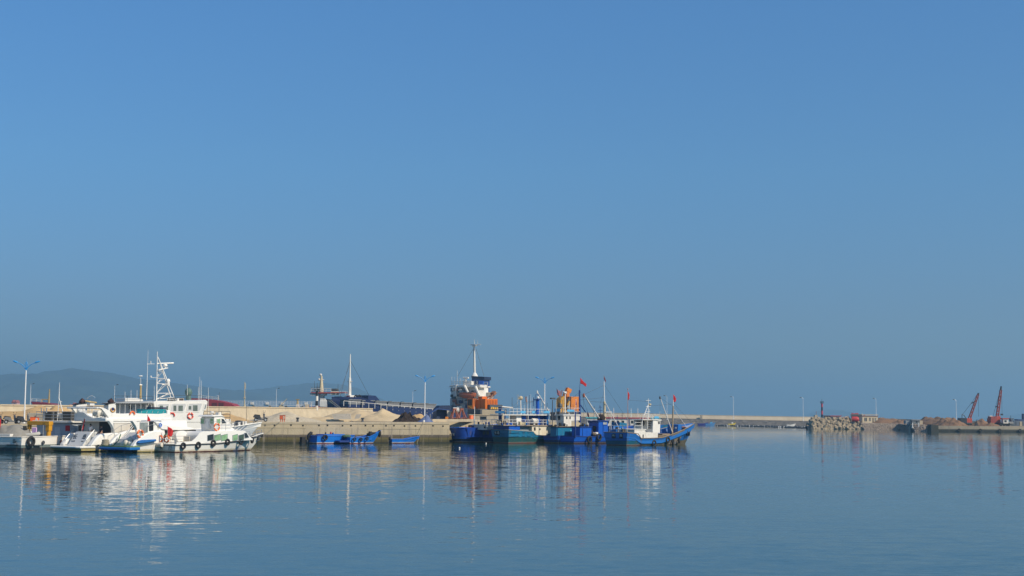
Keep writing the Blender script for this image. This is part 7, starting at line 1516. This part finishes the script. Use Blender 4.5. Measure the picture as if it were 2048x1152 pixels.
q = MB(); a = at(1632.5, 833, 540); q.tube(a, a + Vector((0, 0, 1.7)), .07); q.box(a + Vector((0, 0, 1.75)), (.2, .2, .25)); q.box(a, (.35, .35, .1)); tag(q.build('marker_post', RSTEEL), 'thin rusty marker post on the breakwater end block', 'post')
beacon('red and black striped beacon column among the tetrapods', 1644.2, 528, 843, 807, .33, 5, mat('black beacon paint', (.012, .012, .015)), mat('red beacon paint', (.50, .03, .05), .5), .85)
# buildings
def bld(name, label, px0, px1, pxs, yb, yt, D, walls, shade, parapet=None):
    a, b_ = at(px0, yb, D), at(px1, yb, D); zt = at(px0, yt, D).z; w_ = b_.x - a.x; t = thing(name, label, 'building', a, 0); h = zt - a.z; dep = 6.0
    sx = (at(pxs, yb, D + dep).x - a.x) if pxs else 0
    q = MB(); q.prism([(0, 0), (w_, 0), (w_ + sx, dep), (sx, dep)], 0, h, 'z'); q.build('wall', walls, t); return t, w_, h, sx, dep
CRM = mat('cream wall render', (.62, .53, .36), .8, .06, .5, stain=(.4, .3, .2), samt=.05)
t, w_, h, sx, dep = bld('guard_house', 'cream flat roofed building with a balustrade and dark windows on the far quay', 1725, 1756, 1702, 848, 832.5, 508, CRM, None)
q = MB(); q.prism([(-.15, -.15), (w_ + .15, -.15), (w_ + sx + .15, dep), (sx - .15, dep)], h, h + .18, 'z'); rf = q.build('roof', mat('brown eave', (.25, .12, .09), .7), t)
q = MB(); N = 13
for i in range(N): x = (w_) * i / (N - 1); q.bx(x - .07, x + .07, -.1, .06, h + .18, h + .6)
q.bx(-.15, w_ + .15, -.13, .08, h + .6, h + .72); q.prism([(-.1, 0), (.06, 0), (sx + .06, dep), (sx - .1, dep)], h + .18, h + .72, 'z'); q.build('balustrade', CRM, rf)
for u0, u1, v0, v1, nm in ((.13, .28, .35, .82, 'window'), (.44, .53, .38, .82, 'window'), (.65, .72, .05, .80, 'door'), (.80, .88, .38, .80, 'window')):
    q = MB(); q.bx(w_ * u0, w_ * u1, -.03, .05, h * v0, h * v1); o = q.build(nm, GLASS if nm == 'window' else mat('brown door', (.08, .05, .035), .6), t)
    if nm == 'window': q = MB(); q.bx(w_ * (u0 + u1) / 2 - .04, w_ * (u0 + u1) / 2 + .04, -.05, -.03, h * v0, h * v1); q.build('frame', WHITE, o)
t, w_, h, sx, dep = bld('boat_shed', 'low grey shed with a thin red roof behind the tetrapods', 1663, 1682, 1647, 843, 832.3, 528, mat('pale grey wall', (.42, .41, .38), .8, .1, .5), None)
q = MB(); q.prism([(-.4, -.4), (w_ + .3, -.4), (w_ + sx + .2, dep + .3), (sx - .5, dep + .3)], h, h + .22, 'z'); q.build('roof', mat('crimson sheet roof', (.42, .025, .05), .6, .1, 1), t)
q = MB(); q.bx(w_ * .25, w_ * .45, -.03, .05, 0, h * .75); q.build('door', mat('white shed door', (.55, .55, .52), .6), t)
q = MB(); q.bx(w_ * .6, w_ * .85, -.03, .05, h * .4, h * .75); q.build('window', GLASS, t)
# red drum buoy, roof clutter and huts
t = thing('buoy', 'large round red navigation buoy lying ashore left of the cream building', 'buoy', at(1710.5, 838.5, 506), -15); q = MB(); q.sweep([(-1.2, 0, 0), (-1.1, 0, 0), (.6, 0, 0), (1.15, 0, 0), (1.3, 0, 0)], [.3, .95, 1.0, .7, .2], 14); q.build('float_body', mat('bright red buoy paint', (.50, .035, .03), .5, .12, 1), t, smooth=True); q = MB(); q.path([(-1.2, .3, 0), (-2.2, 0, .2), (-1.2, -.3, 0)], .08); q.build('top_frame', RSTEEL, t)
t = thing('scrap_heap', 'red and rusty scrap frames piled behind the cream building', 'scrap', at(1716, 830, 530)); r = random.Random(3)
for i in range(16): q = MB(); q.box((r.uniform(-3.2, 3), r.uniform(-1, 2), r.uniform(-1.2, .6)), (r.uniform(.4, 1.8), .3, r.uniform(.2, .7)), ry=r.uniform(-.3, .3)); q.build('scrap_piece', r.choice([RSTEEL, SHR, WORN, mat('faded red roof paint', (.42, .08, .09))]), t)
heap('stone_heap', 1690, 844, 42, 11, 514, mat('pinkish stone', (.36, .26, .21), .95, .3, .6, bump=.6), 'pinkish stone heap between the red roofed shed and the buoy', seed=41., rough=.4)
heap('earth_mound', 1772, 847.5, 90, 12.5, 511, SOIL, 'smooth brown earth mound right of the cream building', seed=43., flat=1.5, rough=.2, depth=.8)
heap('earth_mound', 1800, 848, 44, 9, 506, SOIL, 'small brown earth mound sloping to the grey hut', seed=44., flat=1.3, rough=.2)
heap('earth_mound', 1868, 851, 110, 16, 470, mat('dark brown earth', (.15, .09, .055), .95, .25, .5, bump=.5), 'long dark brown earth mound behind the small concrete block', seed=45., flat=1.6, rough=.3)
heap('earth_mound', 1896, 852, 70, 20, 460, SOIL, 'tallest pointed brown earth mound beside the left crane', seed=46., flat=1.2, rough=.2)
heap('earth_mound', 1906, 853.5, 70, 15, 446, SOIL, 'brown earth spilling over the far quay edge below the lamp', seed=47., flat=1.3, rough=.25)
heap('earth_mound', 1962, 852, 60, 13, 455, SOIL, 'brown earth mound between the two lattice cranes', seed=48., flat=1.2, rough=.3)
heap('earth_mound', 1982, 851.5, 40, 6, 445, SOIL, 'low brown spoil in front of the right crane', seed=49., flat=1.2, rough=.3)
wl_ = [at(1738, 836, 580), at(1800, 837.8, 570), at(1900, 840.5, 555), at(2070, 845, 540)]; q = MB()
for a, b_ in zip(wl_[:-1], wl_[1:]): q.add([a, b_, b_ - Vector((0, 0, 3)), a - Vector((0, 0, 3))], [(0, 1, 2, 3)]); q.add([a, b_, b_ + Vector((0, 1.2, 0)), a + Vector((0, 1.2, 0))], [(0, 1, 2, 3)]); q.add([a + Vector((0, 1.2, 0)), b_ + Vector((0, 1.2, 0)), b_ + Vector((0, 1.2, -3)), a + Vector((0, 1.2, -3))], [(0, 1, 2, 3)])
tag(q.build('harbour_wall', BWC), 'low beige harbour wall behind the brown earth mounds', 'wall')
t, w_, h, sx, dep = bld('pump_house', 'small grey hut with a lit beige end on a dark stone base', 1824, 1840, None, 851.5, 840.5, 449, mat('grey blue hut wall', (.16, .18, .19), .8, .1, .6), None)
q = MB(); q.bx(w_, w_ + .95, .3, 5.5, 0, h - .1); q.build('end_wall', CONC, t); q = MB(); q.bx(-.2, w_ + .1, -.25, 5.6, h, h + .2); q.build('roof', mat('pale flat roof', (.36, .38, .40), .7), t)
q = MB(); q.bx(-1.8, 0.0, .5, 3, h * .35, h * .95); q.build('side_annex', mat('grey sheeting', (.26, .28, .29), .7, .2, 1), t)
q = MB(); q.bx(w_ * .5, w_ * .68, -.03, .03, h * .55, h * .85); q.build('window', GLASS, t)
q = MB(); q.bx(-1.2, w_ + .8, -2.0, -.3, -1.9, -.05); q.build('stone_base', CONCG, t, bevel=.1)
for px, a, b_, lab in ((1824.8, 854, 846.5, 'short white mooring post left of the grey hut'), (1837.3, 857, 846.5, 'taller white mooring post before the grey hut')):
    p = at(px, a, 443); q = MB(); q.lathe([(.16, 0), (.14, (a - b_) * 443 / FPX), (.05, (a - b_) * 443 / FPX + .08)], p, 10); q.lathe([(.3, -.3), (.28, .05)], p, 10); tag(q.build('mooring_post', WHITE), lab, 'post', 'white posts by the grey hut')
a = at(1862, 850.5, 435); b_ = at(1876, 850.5, 435); q = MB(); q.prism([(0, -2.8), (0, .25), (1.2, .1), (2.3, .0), (2.3, -2.8)], 0, 4); tag(q.build('slip_block', QR, loc=(a.x, a.y, a.z), bevel=.05), 'broken concrete block at the near corner of the far quay', 'block')
for i, (px, py) in enumerate(((1918.5, 860), (1961, 860.5), (1999.5, 860.8), (2040, 861))):
    p = at(px, py, float(np.interp(px, [1862, 1960, 2140], [441, 439, 438])) - .35)
    tyre(('black tyre hanging on the far quay below the left crane', 'black tyre hanging on the far quay between the two cranes', 'black tyre hanging on the far quay below the right crane', 'black tyre hanging on the far quay by the frame edge')[i], p, 0, .36, .15, 'tyres on the far quay')
# cranes
CR = mat('rusty crane red', (.34, .07, .05), .6, .2, .8, stain=(.10, .05, .05), samt=.15); CD = mat('dark crane cab', (.035, .04, .045), .5, .2, 1)
def lattice(par, a, b_, w0, w1, m, n=13):
    a, b_ = Vector(a), Vector(b_); d = (b_ - a).normalized(); sx = d.cross(Vector((0, 1, 0))).normalized(); sy = sx.cross(d); q = MB(); C = [(1, 1), (1, -1), (-1, -1), (-1, 1)]
    wd = lambda u: (w0 if u < .08 else w0 + (w1 - w0) * u) / 2
    P = [[a.lerp(b_, i / n) + (sx * cx + sy * cy) * wd(i / n) for cx, cy in C] for i in range(n + 1)]
    for i in range(n):
        for k in range(4):
            q.tube(P[i][k], P[i + 1][k], .11, n=5); q.tube(P[i][k], P[i + 1][(k + 1) % 4] if i % 2 else P[i][(k + 1) % 4], .07, n=4); q.tube(P[i][(k + 1) % 4] if i % 2 else P[i + 1][k], P[i + 1][(k + 1) % 4], .06, n=4)
    return q.build('lattice_boom', m, par)
D = 446; F = Fr((0, D, 0), 0)
def W(px, py, y=0.): a = F.side(px, py, y); return Vector((a[0], y, a[1]))
def box_px(par, name, x0, y0_, x1, y1_, ya, yb, m): a, b_ = W(x0, y1_), W(x1, y0_); q = MB(); q.bx(a.x, b_.x, ya, yb, a.z, b_.z); return q.build(name, m, par, bevel=.05)
t = thing('lattice_crane', 'left rusty lattice boom crane leaning right above the earth mounds', 'crane', F.o)
box_px(t, 'engine_house', 1918.5, 836, 1931.5, 847.5, -1.2, 1.6, CD); box_px(t, 'cab', 1931.5, 836.5, 1942, 845.5, -1.1, 1.5, mat('crane cab red', (.50, .08, .04), .5, .12, 1)); box_px(t, 'undercarriage', 1920, 847, 1941, 850, -1.5, 1.8, BLACK)
lattice(t, W(1939, 837, .2), W(1956.3, 789, .2), .62, .45, CR); q = MB(); q.tube(W(1955.5, 791, .2), W(1957, 786, .2), .32, .28); q.build('boom_head', CD, t)
q = MB(); q.path([W(1924, 836, .2), W(1924, 829, .2), W(1928, 830.5, .2), W(1931.5, 836, .2)], .11); q.build('gantry', CD, t)
q = MB(); q.tube(W(1925, 829, .2), W(1943, 806, .2), .05, n=4); q.tube(W(1943, 806, .2), W(1955, 788, .2), .04, n=4); q.tube(W(1957, 787, .2), W(1957.2, 833, .2), .04, n=4); q.build('cable', CD, t)
q = MB(); q.tube(W(1942.5, 806.5, .2), W(1950.5, 803, .2), .18); q.build('jib_strut', CD, t)
t = thing('lattice_crane', 'right rusty lattice boom crane, the taller one beside the white cab lorry', 'crane', F.o)
box_px(t, 'engine_house', 1979, 833, 1992, 847, -1.2, 1.6, CR); box_px(t, 'cab', 1992, 832.5, 1999, 847.5, -1.0, 1.4, mat('crane cab red', (.50, .08, .04))); box_px(t, 'rear_weight', 1977, 836.5, 1980, 844, -1.0, 1.4, CR); box_px(t, 'undercarriage', 1981, 846.5, 1998, 850, -1.4, 1.7, BLACK)
lattice(t, W(1994.5, 834, .2), W(2001.8, 780, .2), .72, .5, CR, 15); q = MB(); q.tube(W(2001.3, 781, .2), W(2002.4, 772.5, .2), .34, .26); q.build('boom_head', CD, t)
q = MB(); q.tube(W(1986, 833, .2), W(2001.5, 776, .2), .05, n=4); q.tube(W(2003, 775, .2), W(2004.2, 828, .2), .04, n=4); q.build('cable', CD, t)
q = MB(); q.tube(W(1990.5, 814, .2), W(1996, 812.5, .2), .16); q.build('jib_strut', CD, t); q = MB(); q.box(W(2003.5, 829, .2), (.7, .4, .5)); q.build('hook_block', CD, t); box_px(t, 'cab_roof', 1978, 831.5, 1984, 833.5, -.5, .8, WORN)
t = thing('lorry', 'white cabbed lorry with a red cab roof parked beside the right crane', 'lorry', F.o)
cb = box_px(t, 'cab', 1999.5, 838, 2009.5, 847, -3.2, -1.4, WORN); box_px(t, 'cab_roof', 1997.5, 836.2, 2010.5, 838, -3.4, -1.3, mat('crane cab red', (.50, .08, .04))); q = MB(); a, b_ = W(2002, 844), W(2006, 840.5); q.bx(a.x, b_.x, -3.25, -3.18, a.z, b_.z); q.build('windscreen', GLASS, cb)
box_px(t, 'load_bed', 2009.5, 843.5, 2020, 847.5, -3.0, -1.5, mat('grey truck bed', (.3, .3, .28), .7, .2, 1)); box_px(t, 'frame', 1999.5, 847, 2019, 848.5, -2.9, -1.6, BLACK)
for px in (2002, 2008, 2013.5, 2017.5): q = MB(); q.torus(W(px, 849, -3), .36, .16, 'y', 14, 6); q.lathe([(.3, -.1), (.3, .1)], W(px, 849, -3), 10, 'y'); q.build('wheel', BLACK, t, smooth=True)
t = thing('hopper', 'dark grey steel hopper standing right of the lorry', 'hopper', F.o); q = MB(); P_ = [W(2019, 836.5), W(2026, 836.5), W(2023.8, 843), (W(2030, 851)), W(2017, 851), W(2021, 843)]; q.prism([(p.x, p.z) for p in P_], -1, 1); q.build('bin', mat('blue grey steel', (.10, .13, .16), .6, .2, 1), t); q = MB(); q.tube(W(2021.5, 836.5), W(2021.5, 831), .07); q.build('post', CD, t)
t = thing('container_stack', 'blue grey container yard box at the right frame edge', 'container', F.o); box_px(t, 'container', 2030, 841.5, 2060, 852, 1, 4, mat('blue grey container paint', (.13, .16, .20), .6, .15, .6)); box_px(t, 'upper_container', 2037.5, 838.5, 2060, 842, 1, 4, mat('dark blue container paint', (.03, .06, .14), .6, .15, .6))
for x in (2034, 2048, 2056): box_px(t, 'door_bar', x, 842, x + .5, 851.5, .9, 1.0, DGREY)
block('tall dark blue block at the right frame edge', W(2049, 839, 2) + F.o, (1.3, 1.2, 1.8), 0, mat('dark blue container paint', (.03, .06, .14)), 'crate', 'crate'); block('cream concrete pillar before the blue grey container', W(2041.5, 852, -1) + F.o, (.75, .6, 1.35), 0, CONC, 'pillar', 'pillar')
q = MB(); 
t = thing('winch_frame', 'small dark winch frame on the far quay edge right of the left crane', 'winch', (W(1953, 853, -3) + F.o)); q = MB(); q.tube((-.6, 0, 0), (0, 0, 1.5), .12); q.tube((.6, 0, 0), (0, 0, 1.5), .12); q.tube((0, 0, 1.5), (.2, 0, 2.2), .1); q.build('frame', CD, t); q = MB(); q.lathe([(.35, -.4), (.2, -.35), (.2, .35), (.35, .4)], (-.1, 0, .6), 10, 'y'); q.build('drum', CD, t)

# small boats and floats before the breakwater
def dinghy(label, px, py, L, m, deg, cab=None):
    b0 = ground(px, py); t = thing('dinghy', label, 'boat', b0, deg, 'small boats below the breakwater'); H = Hull(L, L * .32, [(0, .9), (.6, .9), (1, 1.4)], stern=.9, rake=.8, bul=.4, n=10); H.build(t, [m, WOODD, m]); q = MB(); q.bx(L * .3, L * .4, -L * .13, L * .13, .5, .62); q.build('thwart', WOODD, t)
    if cab: q = MB(); q.bx(L * .55, L * .8, -L * .1, L * .1, .8, 1.6); q.build('cabin', cab, t)
dinghy('dark blue violet dinghy just right of the fishing boat bow', 1396, 850.6, 4.2, mat('violet blue paint', (.03, .03, .22), .5, .1, 1), 5)
dinghy('pale blue dinghy beside the violet blue one', 1411, 850.8, 4.0, mat('pale blue paint', (.08, .22, .45), .5, .1, 1), 3, SKYP)
dinghy('small yellow boat below the breakwater lamp', 1456.5, 851.3, 2.8, mat('bright yellow paint', (.62, .46, .04), .5, .1, 1), 2, WHITE)
dinghy('slim white boat lying before the rubble near the tetrapods', 1573.5, 853.4, 3.2, WHITE, 3)
q = MB(); r = random.Random(12); q.mi = 0
for i in range(1300):
    u = r.random(); px = 1432 + 196 * u ** .8; y_ = float(np.interp(px, [1430, 1470, 1520, 1560, 1625], [851.7, 852.4, 853.8, 855.2, 857])); y_ -= r.random() ** 2 * (.7 + 3 * (px - 1430) / 190)
    p = ground(px, y_, .0); q.mi = 1 if r.random() < .13 else 0; rr = r.uniform(.12, .28); q.ball((p.x, p.y, .05 + rr * .5), rr, 6, 4)
tag(q.build('net_floats', [mat('dark net float', (.02, .024, .03), .7, .3, 1), WHITE]), 'raft of dark and white net floats along the breakwater', 'floats', kind='stuff')
